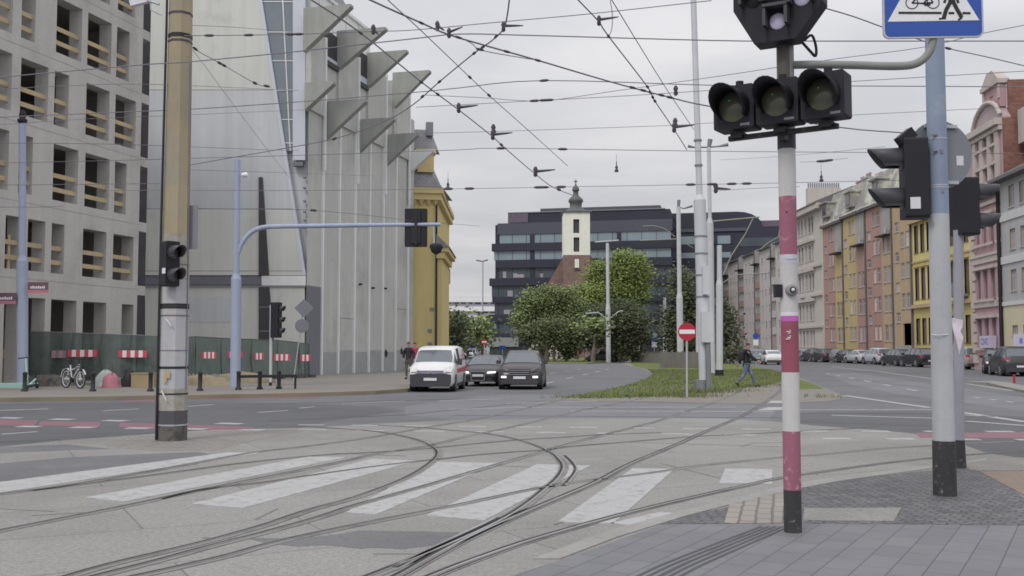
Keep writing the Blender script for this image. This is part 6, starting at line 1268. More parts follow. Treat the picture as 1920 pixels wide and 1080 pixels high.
# ================================================================ VEHICLES
def paint(name, h, rough=.3): return mat(name, Vc(h), rough=rough, var=.04, scale=.8, fine=.02, spec=.5)
M['cglass'] = glass('car_window_glass', Vc('#4a4e55'), rough=.06, spec=.8, var=.15, scale=.8)
M['cglass_l'] = glass('windscreen_reflecting_sky', Vc('#4c5157'), rough=.05, spec=.8, var=.12, scale=.8)
M['headlamp'] = glass('headlamp_glass', Vc('#c9c9cc'), rough=.15, spec=.8, var=.05)
M['taillamp'] = glass('tail_lamp_red', Vc('#7d2c3a'), rough=.2, spec=.5, var=.05)
M['plate'] = mat('number_plate_white', Vc('#a9a9ad'), rough=.5, var=.05)
M['drl'] = emis('lit_lamp', (.95, .95, 1.0), .95)
KIND = {  # x (share of the length from the front), z top, half width share ; then cowl, roof front, roof rear, tail indexes
 'suv': ([(.0, .62, .78), (.025, .80, .90), (.09, .97, .97), (.25, 1.09, 1.0), (.41, 1.58, 1.0), (.52, 1.64, 1.0), (.545, 1.645, 1.0), (.72, 1.63, 1.0), (.745, 1.625, 1.0), (.89, 1.54, .98), (.965, 1.06, .96), (1.0, .72, .88)], 3, 4, 9, 10, 1.06, (6, 8)),
 'van': ([(.0, .62, .84), (.02, .84, .94), (.08, 1.02, .99), (.19, 1.17, 1.0), (.33, 1.70, 1.0), (.40, 1.81, 1.0), (.56, 1.85, 1.0), (.585, 1.86, 1.0), (.75, 1.86, 1.0), (.975, 1.82, .98), (.992, 1.1, .97), (1.0, .6, .95)], 3, 4, 9, 10, 1.12, (5,)),
 'sedan': ([(.0, .55, .76), (.02, .70, .90), (.10, .84, .97), (.27, .96, 1.0), (.42, 1.38, 1.0), (.52, 1.43, 1.0), (.545, 1.43, 1.0), (.66, 1.39, 1.0), (.70, 1.36, 1.0), (.73, 1.32, .99), (.85, 1.05, .98), (.97, .98, .93), (1.0, .66, .84)], 3, 4, 9, 10, .93, (6,)),
 'hatch': ([(.0, .55, .78), (.025, .72, .90), (.10, .88, .97), (.25, .99, 1.0), (.40, 1.42, 1.0), (.54, 1.48, 1.0), (.565, 1.48, 1.0), (.74, 1.46, 1.0), (.77, 1.45, 1.0), (.90, 1.36, .98), (.97, .98, .95), (1.0, .65, .87)], 3, 4, 9, 10, .95, (6, 8)),
}
def car(name, label, cat, kind, loc, heading, L, Wd, H, col, front='plain', lights=False, group=None, panel=False, wscreen='cglass', stripe=None, lowfi=False):
    """local axes: front towards -y, x to the car's left side as seen from the front's right, z up"""
    st, ic, irf, irr, it, belt, pil = KIND[kind]; ks = H / max(s_[1] for s_ in st); hw = Wd / 2; belt *= ks
    t = thing(name, label, cat, loc, face_ang(*heading), group)
    rings = []
    for i, (fx, zt, ws) in enumerate(st):
        y = (fx - .5) * L; zt *= ks; w = hw * ws; zb = .32 if i in (0, len(st) - 1) else .22
        cab = zt > belt + .12
        if cab: wt = hw * .74 * (1 if kind != 'van' else 1.12); zb2 = belt; p = [(0, zb), (w * .88, zb), (w, zb + .14), (w, zb2 * .72), (w * .975, zb2), (wt, zt - .07), (wt * .86, zt - .012), (0, zt)]
        else: p = [(0, zb), (w * .88, zb), (w, zb + .14), (w, zt * .74), (w * .96, zt - .07), (w * .86, zt - .02), (w * .60, zt), (0, zt + .015)]
        rings.append([Vector((x, y, z)) for x, z in p])
    body, gl, ws_ = MB(), MB(), MB()
    for s_ in (1, -1):
        for i in range(len(st) - 1):
            for j in range(7):
                q = [rings[i][j], rings[i][j + 1], rings[i + 1][j + 1], rings[i + 1][j]]; q = [Vector((v.x * s_, v.y, v.z)) for v in q]
                side = j == 4 and ic < i + 1 and irf <= i < irr and not any(i == k - 1 for k in pil)
                if panel and i > 5: side = False
                tri = j == 4 and (i == ic or (i == irr and kind != 'van'))
                scr = j in (5, 6) and i == ic; rear = j in (5, 6) and i == irr and not panel
                cen = sum(q, Vector()) / 4
                if side or tri or scr or rear:
                    m_ = .06 if not tri else .12; q2 = [cen + (v - cen) * (1 - m_) + Vector((0, 0, 0)) for v in q]
                    if scr or rear:  # keep the two halves of a screen joined
                        q2 = [Vector((v.x * .96, cen.y + (v.y - cen.y) * .9, cen.z + (v.z - cen.z) * .9)) for v in q]
                    nrm = (q[1] - q[0]).cross(q[3] - q[0]); 
                    if nrm.length < 1e-6: nrm = (q[2] - q[1]).cross(q[3] - q[1])
                    nrm.normalize(); nrm = nrm if nrm.dot(cen - Vector((0, cen.y, .8))) > 0 else -nrm
                    if scr and nrm.y > 0: nrm = -nrm
                    q2 = [v + nrm * .012 for v in q2]; (ws_ if scr else gl).add(q2, [(0, 1, 2, 3)], 0)
                body.add(q, [(0, 1, 2, 3)] if s_ > 0 else [(3, 2, 1, 0)], 0, True)
    # close the ends
    for i in (0, len(st) - 1):
        r = rings[i]; body.add(r + [Vector((-v.x, v.y, v.z)) for v in r[::-1]], [tuple(range(16))], 0)
    me_b = body.build('body', col, t)
    bm = bmesh.new(); bm.from_mesh(me_b.data); bmesh.ops.remove_doubles(bm, verts=bm.verts, dist=.002); bmesh.ops.recalc_face_normals(bm, faces=bm.faces); bm.to_mesh(me_b.data); bm.free()
    ws_.build('windscreen', M[wscreen], t); gl.build('side_windows', M['cglass'], t)['kind'] = 'thing'
    yf, yr = -L / 2, L / 2
    # sills, bumpers
    mb = MB(); mb.box(-hw * .985, hw * .985, yf + .45, yr - .45, .20, .33); mb.build('sill', M['blackmatt'], t)
    wr = .335 if kind != 'suv' else .36; wx = hw - .09
    for sx_ in (1, -1):
        for wy in (yf + L * .19, yr - L * .205):
            mb = MB(); mb.cyl((sx_ * (hw - .02), wy, wr), (sx_ * (hw + .006), wy, wr), wr * 1.13, n=20); mb.build('wheel_arch', M['blackmatt'], t)
            mb = MB(); mb.cyl((sx_ * (hw - .22), wy, wr), (sx_ * (hw + .012), wy, wr), wr, n=20); w_ = mb.build('wheel', M['rubber'], t)
            if not lowfi:
                mb = MB(); c_ = Vector((sx_ * (hw + .013), wy, wr)); mb.cyl(c_, c_ + Vector((sx_ * .012, 0, 0)), wr * .26, n=10)
                for k in range(5): a = k * 1.2566; d_ = Vector((0, math.cos(a), math.sin(a))); mb.obox(c_ + d_ * wr * .38 + Vector((sx_ * .004, 0, 0)), d_ * wr * .30, Vector((.006, 0, 0)), d_.cross(Vector((1, 0, 0))) * wr * .10)
                mb.build('rim', M['rim'], w_)
    zb_ = .62 * ks if kind != 'van' else .66
    if front == 'van':
        mb = MB(); mb.prism([Vector((x, yf + .02, z)) for x, z in ((-hw * .84, .24), (hw * .84, .24), (hw * .90, .40), (hw * .90, .70), (hw * .50, .76), (0, .74), (-hw * .50, .76), (-hw * .90, .70), (-hw * .90, .40))], (0, -.09, 0)); mb.build('bumper', M['blackmatt'], t)
        mb = MB(); mb.box(-hw * .58, hw * .58, yf - .075, yf - .02, .77, .86); mb.build('grille', mat('violet_grey_grille', Vc('#6a6072'), rough=.4), t)
        mb = MB(); mb.lathe(Vector((0, 0, 0)), [(.07, 0), (.05, .012)], 14); mb.v = [Vector((v.x, yf - .078 - v.z, v.y + .82)) for v in mb.v]; mb.build('badge', M['rim'], t)
        for s_ in (1, -1):
            mb = MB(); mb.prism([Vector((s_ * x, y, z)) for x, y, z in ((hw * .60, yf - .03, .82), (hw * .90, yf + .05, .80), (hw * .985, yf + .30, 1.0), (hw * .80, yf + .10, 1.04), (hw * .58, yf - .0, .98))], (0, .06, 0)); mb.build('headlight', M['headlamp'], t)
    elif front == 'suv':
        mb = MB(); mb.prism([Vector((x, yf - .015, z)) for x, z in ((-hw * .50, .86), (hw * .50, .86), (hw * .42, .62), (-hw * .42, .62))], (0, .04, 0)); mb.build('grille', M['black'], t)
        for k in range(3): mb = MB(); mb.box(-hw * (.47 - .02 * k), hw * (.47 - .02 * k), yf - .04, yf - .016, .80 - .08 * k, .825 - .08 * k); mb.build('grille_bar', M['rim'], t)
        mb = MB(); mb.box(-hw * .86, hw * .86, yf - .03, yf + .05, .25, .40); mb.build('bumper', M['blackmatt'], t)
        for s_ in (1, -1):
            mb = MB(); mb.prism([Vector((s_ * x, y, z)) for x, y, z in ((hw * .52, yf - .005, .86), (hw * .86, yf + .06, .92), (hw * .95, yf + .28, .98), (hw * .90, yf + .10, .86), (hw * .56, yf - .01, .80))], (0, .05, 0)); mb.build('headlight', mat('smoked_headlamp', Vc('#5c5a62'), rough=.15, spec=.8), t)
            mb = MB(); mb.box(*sorted((s_ * hw * .60, s_ * hw * .84)), yf - .012, yf + .06, .50, .58); mb.build('fog_lamp', M['drl'], t)
    elif front == 'sedan':
        mb = MB(); mb.prism([Vector((x, yf - .02, z)) for x, z in ((-.34, .66), (.34, .66), (.28, .30), (-.28, .30))], (0, .03, 0)); mb.build('grille', M['black'], t)
        mb = MB(); 
        for a, b in (((-.35, .68), (.35, .68)), ((.35, .68), (.29, .28)), ((.29, .28), (-.29, .28)), ((-.29, .28), (-.35, .68))): mb.bar(Vector((a[0], yf - .025, a[1])), Vector((b[0], yf - .025, b[1])), .03, .03, up=Vector((0, 1, 0)))
        mb.build('grille_surround', M['rim'], t)
        for s_ in (1, -1): mb = MB(); mb.prism([Vector((s_ * x, y, z)) for x, y, z in ((hw * .46, yf + .02, .60), (hw * .86, yf + .10, .62), (hw * .90, yf + .16, .70), (hw * .48, yf + .03, .69))], (0, -.03, 0)); mb.build('headlight', M['drl'] if lights else M['headlamp'], t)
        mb = MB(); mb.box(-hw * .8, hw * .8, yf - .01, yf + .05, .22, .30); mb.build('bumper', M['blackmatt'], t)
    else:
        for s_ in (1, -1): mb = MB(); mb.prism([Vector((s_ * x, y, z)) for x, y, z in ((hw * .50, yf + .015, .62 * ks), (hw * .86, yf + .10, .62 * ks), (hw * .90, yf + .16, .74 * ks), (hw * .55, yf + .06, .74 * ks))], (0, -.03, 0)); mb.build('headlight', M['headlamp'], t)
        mb = MB(); mb.box(-hw * .45, hw * .45, yf - .01, yf + .03, .50, .60); mb.build('grille', M['black'], t)
    mb = MB(); py = yf - (.10 if front == 'van' else .035); mb.box(-.26, .26, py, py + .012, .46, .57); mb.build('number_plate', M['plate'], t)
    # rear
    zr_ = st[it][1] * ks
    for s_ in (1, -1):
        y_ = (st[it][0] - .5) * L; mb = MB(); z0, z1 = (zr_ - .24, zr_ - .02) if kind != 'van' else (.75, 1.25)
        mb.prism([Vector((s_ * hw * x, y_ + dy, z)) for x, dy, z in ((.62, .05, z0), (.92, .0, z0 + .02), (.94, -.05, z1), (.66, .02, z1))], (0, .05, 0)); mb.build('tail_light', M['taillamp'], t)
    mb = MB(); mb.box(-.26, .26, yr - .0, yr + .02, .50 if kind != 'sedan' else .55, .61 if kind != 'sedan' else .66); mb.build('number_plate', M['plate'], t)
    mb = MB(); mb.box(-hw * .85, hw * .85, yr - .06, yr + .015, .26, .46); mb.build('rear_bumper', M['blackmatt'], t)
    # mirrors, handles
    ym = (st[ic][0] + .075 - .5) * L
    for s_ in (1, -1): mb = MB(); mb.obox((s_ * (hw + .10), ym, belt + .08), (.10, 0, 0), (0, .06, 0), (0, 0, .08 if kind != 'van' else .13)); mb.build('mirror', col if kind != 'van' else M['blackmatt'], t)
    if stripe:
        for s_ in (1, -1):
            x = s_ * (hw + .004); mb = MB(); mb.prism([Vector((x, y, z)) for y, z in ((-L * .24, .74), (L * .46, .78), (L * .46, 1.0), (-L * .24, .90))], (s_ * .003, 0, 0)); mb.build('side_stripe', M['vanred'], t)
            mb = MB()
            for y, z, w_, h_ in ((.75, 1.42, .10, .30), (.95, 1.3, .12, .22), (1.25, 1.45, .35, .10), (1.2, 1.25, .30, .08)): mb.box(*sorted((x * .965, x * .965 + s_ * .02)), y, y + w_, z, z + h_)
            mb.build('side_lettering', mat('dull_red_lettering', Vc('#8a6a6a'), rough=.5), t)
    return t
M['vanred'] = mat('red_side_stripe_paint', Vc('#9a3a4a'), rough=.4, var=.05)
white = mat('white_car_paint', [.72, .72, .73], rough=.3, var=.03, fine=.02, spec=.5); dk = paint('anthracite_car_paint', '#2e2d31'); brown = paint('dark_brown_grey_car_paint', '#353135'); silver = paint('silver_car_paint', '#8f9198'); taupe = paint('taupe_car_paint', '#7a736e'); blueg = paint('steel_blue_car_paint', '#626a77'); bk = paint('black_car_paint', '#252429'); greyc = paint('grey_car_paint', '#66666a')
def hd(dx, dy): v = Vector((dx, dy, 0)).normalized(); return (v.x, v.y)
def road_car(*a, frontpx, L, off=0, heading, **k):
    f = G(*frontpx); h = Vector((*heading, 0)); c = f - h * (L / 2) * .88; t = car(*a, loc=(c.x, c.y, 0), heading=heading, L=L, **k); t.scale = (.88,) * 3; return t
va = road_car('delivery_van', 'white delivery van with a red side stripe, front bumper black', 'van', 'van', frontpx=(807, 735.5), L=4.39, heading=hd(-.075, -1), Wd=1.83, H=1.86, col=white, front='van', panel=True, stripe=True, wscreen='cglass_l')
su = road_car('car', 'dark brown grey off-road car with lit fog lamps, driving toward the junction', 'car', 'suv', frontpx=(974, 731), L=4.48, heading=hd(-.085, -1), Wd=1.85, H=1.66, col=brown, front='suv', wscreen='cglass_l')
au = road_car('car', 'dark saloon with bright running lamps between the van and the off-road car', 'car', 'sedan', frontpx=(896, 725), L=4.7, heading=hd(-.17, -1), Wd=1.83, H=1.44, col=dk, front='sedan', lights=True, wscreen='cglass_l')
# cars beyond
def away(*a, px, dist=None, yaw=(.06, 1), **k):
    b = G(*px); L = k.get('L', 4.4); h = Vector((*hd(*yaw), 0)); c = b + h * (L / 2 - .2); return car(*a, loc=(c.x, c.y, 0), heading=(h.x, h.y), **k)
away('car', 'white saloon driving away beside the striped pole', 'car', 'sedan', px=(1453, 684), L=4.7, Wd=1.85, H=1.44, col=white, yaw=(.12, 1))
away('car', 'steel blue car half hidden by the white saloon', 'car', 'hatch', px=(1421, 681), L=4.2, Wd=1.78, H=1.5, col=blueg, yaw=(.1, 1))
PK = [((1662, 684), 'suv', silver, 'silver off-road car parked with its rear toward the road', 1.66), ((1704, 687), 'hatch', dk, 'anthracite hatchback parked just right of the silver off-road car', 1.52), ((1744, 689), 'suv', bk, 'black car with red tail lamp parked partly behind the thick blue pole', 1.62),
      ((1832, 693), 'suv', taupe, 'taupe people carrier parked between the slim pole and the pink tenement', 1.72), ((1627, 682), 'sedan', silver, 'silver grey saloon parked just left of the silver off-road car', 1.46), ((1605, 681), 'hatch', bk, 'black hatchback third in front of the silver off-road car', 1.5),
      ((1583, 680), 'hatch', greyc, 'grey hatchback parked in front of the yellow terraced house', 1.5), ((1559, 679.5), 'suv', bk, 'black car parked in front of the dusky pink house', 1.6), ((1537, 678.5), 'suv', dk, 'anthracite car parked in front of the ornate beige house', 1.62), ((1518, 677.5), 'hatch', blueg, 'steel blue car parked last in the row beside the striped pole', 1.5)]
for px, kd, col, lab, H in PK:
    away('parked_car', lab, 'car', kd, px=px, L=4.3 if kd != 'sedan' else 4.6, Wd=1.82, H=H, col=col, yaw=(-.07 if px[0] < 1800 else .0, 1), group='cars parked along the right side')
def toward(*a, px, yaw, **k):
    b = G(*px); L = k['L']; h = Vector((*hd(*yaw), 0)); c = b - h * (L / 2); return car(*a, loc=(c.x, c.y, 0), heading=(h.x, h.y), **k)
toward('parked_car', 'black hatchback facing the road in front of the grey house', 'car', 'hatch', px=(1876, 702), yaw=(-.42, -1), L=3.9, Wd=1.75, H=1.52, col=bk, wscreen='cglass_l', group='cars parked along the right side')
away('parked_car', 'dark off-road car with red tail lamp cut by the edge of the picture', 'car', 'suv', px=(1915, 706), L=4.5, Wd=1.85, H=1.68, col=dk, yaw=(.25, 1), group='cars parked along the right side')
b = G(1130, 679); car('parked_car', 'grey car standing on the verge at the foot of the tall lamp pole', 'car', 'hatch', (b.x, b.y, 0), hd(-1, -.15), 4.1, 1.75, 1.45, greyc)
b = G(1362, 673); car('parked_car', 'small dark car glimpsed between the clustered poles and the walking man', 'car', 'hatch', (b.x, b.y, 0), hd(-1, -.3), 4.0, 1.75, 1.5, white)
b = G(884, 673); car('car', 'pale car far behind the dark saloon', 'car', 'suv', (b.x, b.y + 3, 0), hd(-.2, -1), 4.3, 1.8, 1.65, silver)
# ================================================================ BICYCLE AND SCOOTERS
b = G(137, 728, .12); t = thing('bicycle', 'silver city bicycle with mudguards parked on the pavement before the green fence', 'bicycle', b, rad(140))
bs = mat('silver_frame_paint', Vc('#a0a1a6'), rough=.4, var=.08)
for wy, nm in ((-.52, 'front'), (.52, 'rear')):
    mb = MB(); mb.tube([Vector((wy, .33 * math.cos(a * .2618) * 0, .33)) + Vector((.32 * math.cos(a * .2618), 0, .32 * math.sin(a * .2618))) for a in range(25)], .026, 6); w_ = mb.build('wheel', M['rubber'], t)
    mb = MB(); mb.tube([Vector((wy + .27 * math.cos(a * .2618), 0, .33 + .27 * math.sin(a * .2618))) for a in range(25)], .016, 5)
    for k in range(9): a = k * .698; mb.cyl((wy, 0, .33), (wy + .27 * math.cos(a), 0, .33 + .27 * math.sin(a)), .003, n=4)
    mb.cyl((wy, -.05, .33), (wy, .05, .33), .04, n=8); mb.build('rim', bs, w_)
    mb = MB(); mb.tube([Vector((wy + .37 * math.cos(a), 0, .33 + .37 * math.sin(a))) for a in [(.15 if wy > 0 else .6) + k * .26 for k in range(9)]], .03, 5); mb.build('mudguard', bs, t)
mb = MB(); fr_ = [((.52, .33), (.10, .30)), ((.10, .30), (.24, .82)), ((.52, .33), (.24, .70)), ((.10, .30), (-.36, .70)), ((.22, .62), (-.38, .78)), ((-.38, .88), (-.52, .33))]
for a, c in fr_: mb.cyl((a[0], 0, a[1]), (c[0], 0, c[1]), .024, n=8)
mb.build('frame', bs, t)
mb = MB(); mb.tube([(-.20, -.28, 1.05), (-.34, -.20, 1.06), (-.38, 0, 1.02), (-.34, .20, 1.06), (-.20, .28, 1.05)], .018, 6); mb.cyl((-.38, 0, .86), (-.38, 0, 1.02), .018, n=6); mb.build('handlebar', M['black'], t)
mb = MB(); mb.prism([Vector((x, y, .93)) for x, y in ((.12, -.03), (.12, .03), (.30, .10), (.40, .09), (.40, -.09), (.30, -.10))], (0, 0, .06)); mb.cyl((.24, 0, .8), (.27, 0, .93), .02, n=6); mb.build('saddle', M['black'], t)
mb = MB(); mb.box(-.72, -.44, -.17, .17, .72, .74)
for z in (.80, .88, .96): mb.tube([(-.72, -.17, z), (-.44, -.17, z), (-.44, .17, z), (-.72, .17, z), (-.72, -.17, z)], .008, 4)
for x, y in ((-.72, -.17), (-.44, -.17), (-.44, .17), (-.72, .17)): mb.cyl((x, y, .73), (x, y, .97), .008, n=4)
mb.build('basket', M['black'], t)
mb = MB(); mb.box(.44, .78, -.07, .07, .73, .76); mb.cyl((.70, 0, .74), (.60, 0, .36), .012, n=5); mb.build('luggage_rack', M['black'], t)
mb = MB(); mb.cyl((.10, -.04, .30), (.10, .04, .30), .10, n=14); mb.cyl((.10, -.05, .30), (.02, -.05, .16), .012, n=5); mb.box(-.03, .07, -.14, -.05, .14, .165); mb.cyl((.10, .05, .30), (.18, .05, .44), .012, n=5); mb.box(.13, .23, .05, .14, .43, .455); mb.build('crank', M['black'], t)
teal = mat('mint_scooter_paint', Vc('#7f9e98'), rough=.4, var=.08)
def scooter(lab, loc, rz, lie):
    t = thing('kick_scooter', lab, 'scooter', loc, rz, 'mint kick scooters dropped on the pavement'); t.rotation_euler = (lie, 0, rz)
    mb = MB(); mb.prism(rounded(1.0, .16, .06, 0), (0, .05, 0)); mb.v = [Vector((v.x, v.z, .16 + v.y)) for v in mb.v]; mb.tube([(-.45, 0, .18), (-.60, 0, .30), (-.62, 0, .36)], .04, 6); mb.build('deck', teal, t)
    mb = MB(); mb.cyl((-.60, 0, .22), (-.50, 0, 1.08), .032, n=8); mb.build('stem', teal, t)
    mb = MB(); mb.cyl((-.50, -.26, 1.10), (-.50, .26, 1.10), .02, n=6); mb.build('handlebar', M['black'], t)
    for x in (-.66, .56): mb = MB(); mb.cyl((x, -.035, .11), (x, .035, .11), .11, n=14); mb.build('wheel', M['rubber'], t)
b = G(26, 732, .12); scooter('mint kick scooter lying flat left of the pale blue street pole', (b.x - .2, b.y, b.z + .12), rad(185), rad(78))
b = G(56, 729, .12); scooter('mint kick scooter standing with its stem against the pale blue street pole', (b.x + .1, b.y, b.z), rad(100), rad(-6))
# ================================================================ PEOPLE
skin = mat('skin_tone', Vc('#9b7a6c'), rough=.6, var=.05); jacket = mat('black_jacket_cloth', Vc('#28272b'), rough=.9, var=.12, scale=8); jeans = mat('faded_blue_denim', Vc('#515a72'), rough=.9, var=.16, scale=5, col2=Vc('#7c8494'), c2t=.58, c2s=4); shoe = mat('dark_shoe', Vc('#242327'), rough=.7); hair = mat('dark_hair', Vc('#332b29'), rough=.8, var=.2, scale=20)
def skinned(name, verts, edges, radii, m, parent, root=0, sub=2):
    me = bpy.data.meshes.new(name); me.from_pydata([tuple(v) for v in verts], edges, []); me.materials.append(m)
    o = bpy.data.objects.new(name, me); COL.objects.link(o); o.parent = parent
    md = o.modifiers.new('Skin', 'SKIN'); md.use_smooth_shade = True; md.branch_smoothing = .4
    if not me.skin_vertices: bm = bmesh.new(); bm.from_mesh(me); bm.verts.layers.skin.verify(); bm.to_mesh(me); bm.free()
    for i, r in enumerate(radii): r = r if isinstance(r, tuple) else (r, r); me.skin_vertices[0].data[i].radius = r; me.skin_vertices[0].data[i].use_root = (i == root)
    s_ = o.modifiers.new('Subdivision', 'SUBSURF'); s_.levels = sub; s_.render_levels = sub
    return o
def chain(vs, es, rs, pts, r, start=None):
    prev = start
    for p, q in zip(pts, r):
        vs.append(Vector(p)); rs.append(q); k = len(vs) - 1
        if prev is not None: es.append((prev, k))
        prev = k
    return prev
def person(label, loc, rz, J, cols, hairstyle=1, sleeves=True):
    """J: joints in metres, x forwards, y to the person's left, z up"""
    t = thing('person', label, 'person', loc, rz)
    vs, es, rs = [], [], []
    pel = chain(vs, es, rs, [J['pelvis']], [.085]); ch = chain(vs, es, rs, [J['waist'], J['chest'], J['neck']], [(.09, .07), (.11, .075), .050], pel)
    hd_ = chain(vs, es, rs, [J['neck'] + Vector((.012, 0, .05)), J['head'] + Vector((.0, 0, -.04)), J['head'] + Vector((0, 0, .05)), J['head'] + Vector((0, 0, .10))], [.05, (.073, .085), (.078, .092), .055], ch)
    c_i = 2
    for s_ in ('L', 'R'):
        h = chain(vs, es, rs, [J['sh' + s_], J['el' + s_], J['wr' + s_]], [.032, .030, .027], c_i)
        d = (J['wr' + s_] - J['el' + s_]).normalized(); side = d.orthogonal().normalized(); up = d.cross(side)
        pm = chain(vs, es, rs, [J['wr' + s_] + d * .05], [(.034, .020)], h)
        for k in range(4): f0 = J['wr' + s_] + d * .09 + side * (-.027 + .018 * k); l = (.060, .075, .080, .065)[k]; chain(vs, es, rs, [f0, f0 + d * l * .55 + up * .006, f0 + d * l + up * .02], [.009, .0085, .007], pm)
        th_ = J['wr' + s_] + d * .04 + side * .036; chain(vs, es, rs, [th_, th_ + d * .035 + side * .016 + up * .01, th_ + d * .055 + side * .02 + up * .02], [.011, .010, .008], pm)
        l = chain(vs, es, rs, [J['hip' + s_], J['kn' + s_], J['an' + s_]], [.06, .042, .034], pel)
        f = J['toe' + s_] - J['an' + s_]; chain(vs, es, rs, [J['an' + s_] + f * .45, J['toe' + s_]], [.035, .026], l)
    skinned('body', vs, es, rs, skin, t)
    # face: nose, ears, brow and mouth
    mb = MB(); hc = J['head']; fw = Vector((1, 0, 0)); lf = Vector((0, 1, 0))
    if 'face' in J: fw = J['face'].normalized(); lf = Zv.cross(fw)
    mb.cyl(hc + fw * .085 + Vector((0, 0, .035)), hc + fw * .118 + Vector((0, 0, -.012)), .008, .017, n=8)
    for s_ in (1, -1): mb.obox(hc + lf * s_ * .082 + Vector((0, 0, .0)), fw * .022, lf * .010, Zv * .032)
    mb.build('face_detail', skin, t)
    mb = MB()
    for s_ in (1, -1): mb.obox(hc + fw * .090 + lf * s_ * .033 + Zv * .032, fw * .006, lf * .014, Zv * .006)
    mb.obox(hc + fw * .090 - Zv * .048, fw * .005, lf * .024, Zv * .005); mb.build('eyes_and_mouth', hair, t)
    # jacket
    vs, es, rs = [], [], []; a = chain(vs, es, rs, [J['pelvis'] + Vector((0, 0, -.06)), J['waist'], J['chest'], J['shL'].lerp(J['shR'], .5) + Vector((0, 0, -.02)), J['neck'] + Vector((0, 0, -.02))], [(.17, .135), (.165, .13), (.20, .145), (.17, .12), .085])
    for s_ in ('L', 'R'):
        e_ = J['wr' + s_] if sleeves else J['el' + s_]; chain(vs, es, rs, [J['sh' + s_], J['el' + s_], e_], [.105, .070, .054], 3)
    skinned('jacket', vs, es, rs, cols[0], t, 1)
    vs, es, rs = [], [], []; chain(vs, es, rs, [J['shL'] * 1.0, J['shL'].lerp(J['shR'], .5) + Vector((0, 0, .01)), J['shR'] * 1.0], [(.095, .09), (.12, .10), (.095, .09)]); skinned('jacket_yoke', vs, es, rs, cols[0], t, 1)
    vs, es, rs = [], [], []; a = chain(vs, es, rs, [J['pelvis'] + Vector((0, 0, .03))], [(.14, .115)])
    for s_ in ('L', 'R'): an = J['an' + s_].lerp(J['kn' + s_], .08); chain(vs, es, rs, [J['hip' + s_], J['kn' + s_], an], [.098, .070, .053], a)
    skinned('trousers', vs, es, rs, cols[1], t)
    for s_ in ('L', 'R'):
        f = J['toe' + s_] - J['an' + s_]; n_ = f.normalized(); vs, es, rs = [], [], []; chain(vs, es, rs, [J['an' + s_] - n_ * .05 + Vector((0, 0, -.02)), J['an' + s_] + f * .5 + Vector((0, 0, -.01)), J['toe' + s_] + n_ * .03], [(.048, .05), (.05, .045), (.042, .034)]); skinned('shoe', vs, es, rs, cols[2], t, 1)
    mb = MB(); n = 14; vs = []; fs = []
    rows_ = [(-.35, 1.0), (.0, 1.06), (.35, 1.0), (.65, .82), (.88, .5), (.99, .12)]
    for zf, rf in rows_:
        for k in range(n):
            a = 6.2832 * k / n; ca, sa = math.cos(a), math.sin(a); low = zf if zf > .1 or ca < .25 else .22 + .1 * ca
            vs.append(hc + Zv * (.015 + .115 * low) + fw * (.097 * rf * ca - .012) + lf * (.083 * rf * sa))
    for r_ in range(len(rows_) - 1):
        for k in range(n): fs.append((r_ * n + k, r_ * n + (k + 1) % n, (r_ + 1) * n + (k + 1) % n, (r_ + 1) * n + k))
    fs.append(tuple((len(rows_) - 1) * n + k for k in range(n))); mb.add(vs, fs, 0, True); mb.build('hair', hair, t)
    return t
V = lambda *a: Vector(a)
g = G(1400, 725, .02)
J = dict(pelvis=V(0, 0, .93), waist=V(.01, 0, 1.10), chest=V(.03, 0, 1.32), neck=V(.055, 0, 1.50), head=V(.085, 0, 1.63), face=V(.8, -.6, .0),
         shL=V(.03, .19, 1.42), shR=V(.03, -.19, 1.42), elR=V(.20, -.24, 1.18), wrR=V(.42, -.20, 1.05), elL=V(-.16, .25, 1.18), wrL=V(-.28, .24, .93),
         hipL=V(.0, .09, .88), hipR=V(.0, -.09, .88), knL=V(.22, .10, .50), anL=V(.34, .10, .09), toeL=V(.50, .10, .06), knR=V(-.10, -.10, .47), anR=V(-.40, -.10, .17), toeR=V(-.30, -.10, .04))
pm = person('man in black jacket and blue jeans with a black backpack, mid stride across the tracks', (g.x, g.y, .0), rad(-8), J, (jacket, jeans, shoe))
mb = MB(); vs, es, rs = [], [], []; chain(vs, es, rs, [V(-.19, 0, 1.05), V(-.20, 0, 1.25), V(-.15, 0, 1.43)], [(.17, .13), (.17, .14), (.13, .09)])
bp = thing('backpack', 'black backpack on the back of the walking man', 'backpack', (g.x, g.y, .0), rad(-8)); skinned('bag', vs, es, rs, M['black'], bp, 1)
mb = MB()
for y in (.11, -.11): mb.tube([(-.10, y, 1.44), (.04, y * 1.1, 1.50), (.16, y, 1.38), (.14, y, 1.2), (-.06, y * 1.3, 1.05)], .018, 5)
mb.build('strap', M['black'], bp)
st_ = dict(pelvis=V(0, 0, .90), waist=V(0, 0, 1.07), chest=V(.01, 0, 1.28), neck=V(.02, 0, 1.46), head=V(.04, 0, 1.60), shL=V(0, .18, 1.38), shR=V(0, -.18, 1.38), elL=V(-.02, .26, 1.12), wrL=V(.12, .22, .93), elR=V(-.02, -.26, 1.12), wrR=V(.10, -.2, .95),
           hipL=V(0, .09, .86), hipR=V(0, -.09, .86), knL=V(.03, .10, .47), anL=V(0, .10, .08), toeL=V(.16, .12, .04), knR=V(.02, -.10, .47), anR=V(-.02, -.10, .08), toeR=V(.14, -.12, .04))
g = G(766, 711, .12); person('person in dark clothes standing on the pavement behind the white van', (g.x, g.y, .12), rad(-100), st_, (jacket, mat('dark_olive_trousers', Vc('#4d4a47'), rough=.9), shoe))
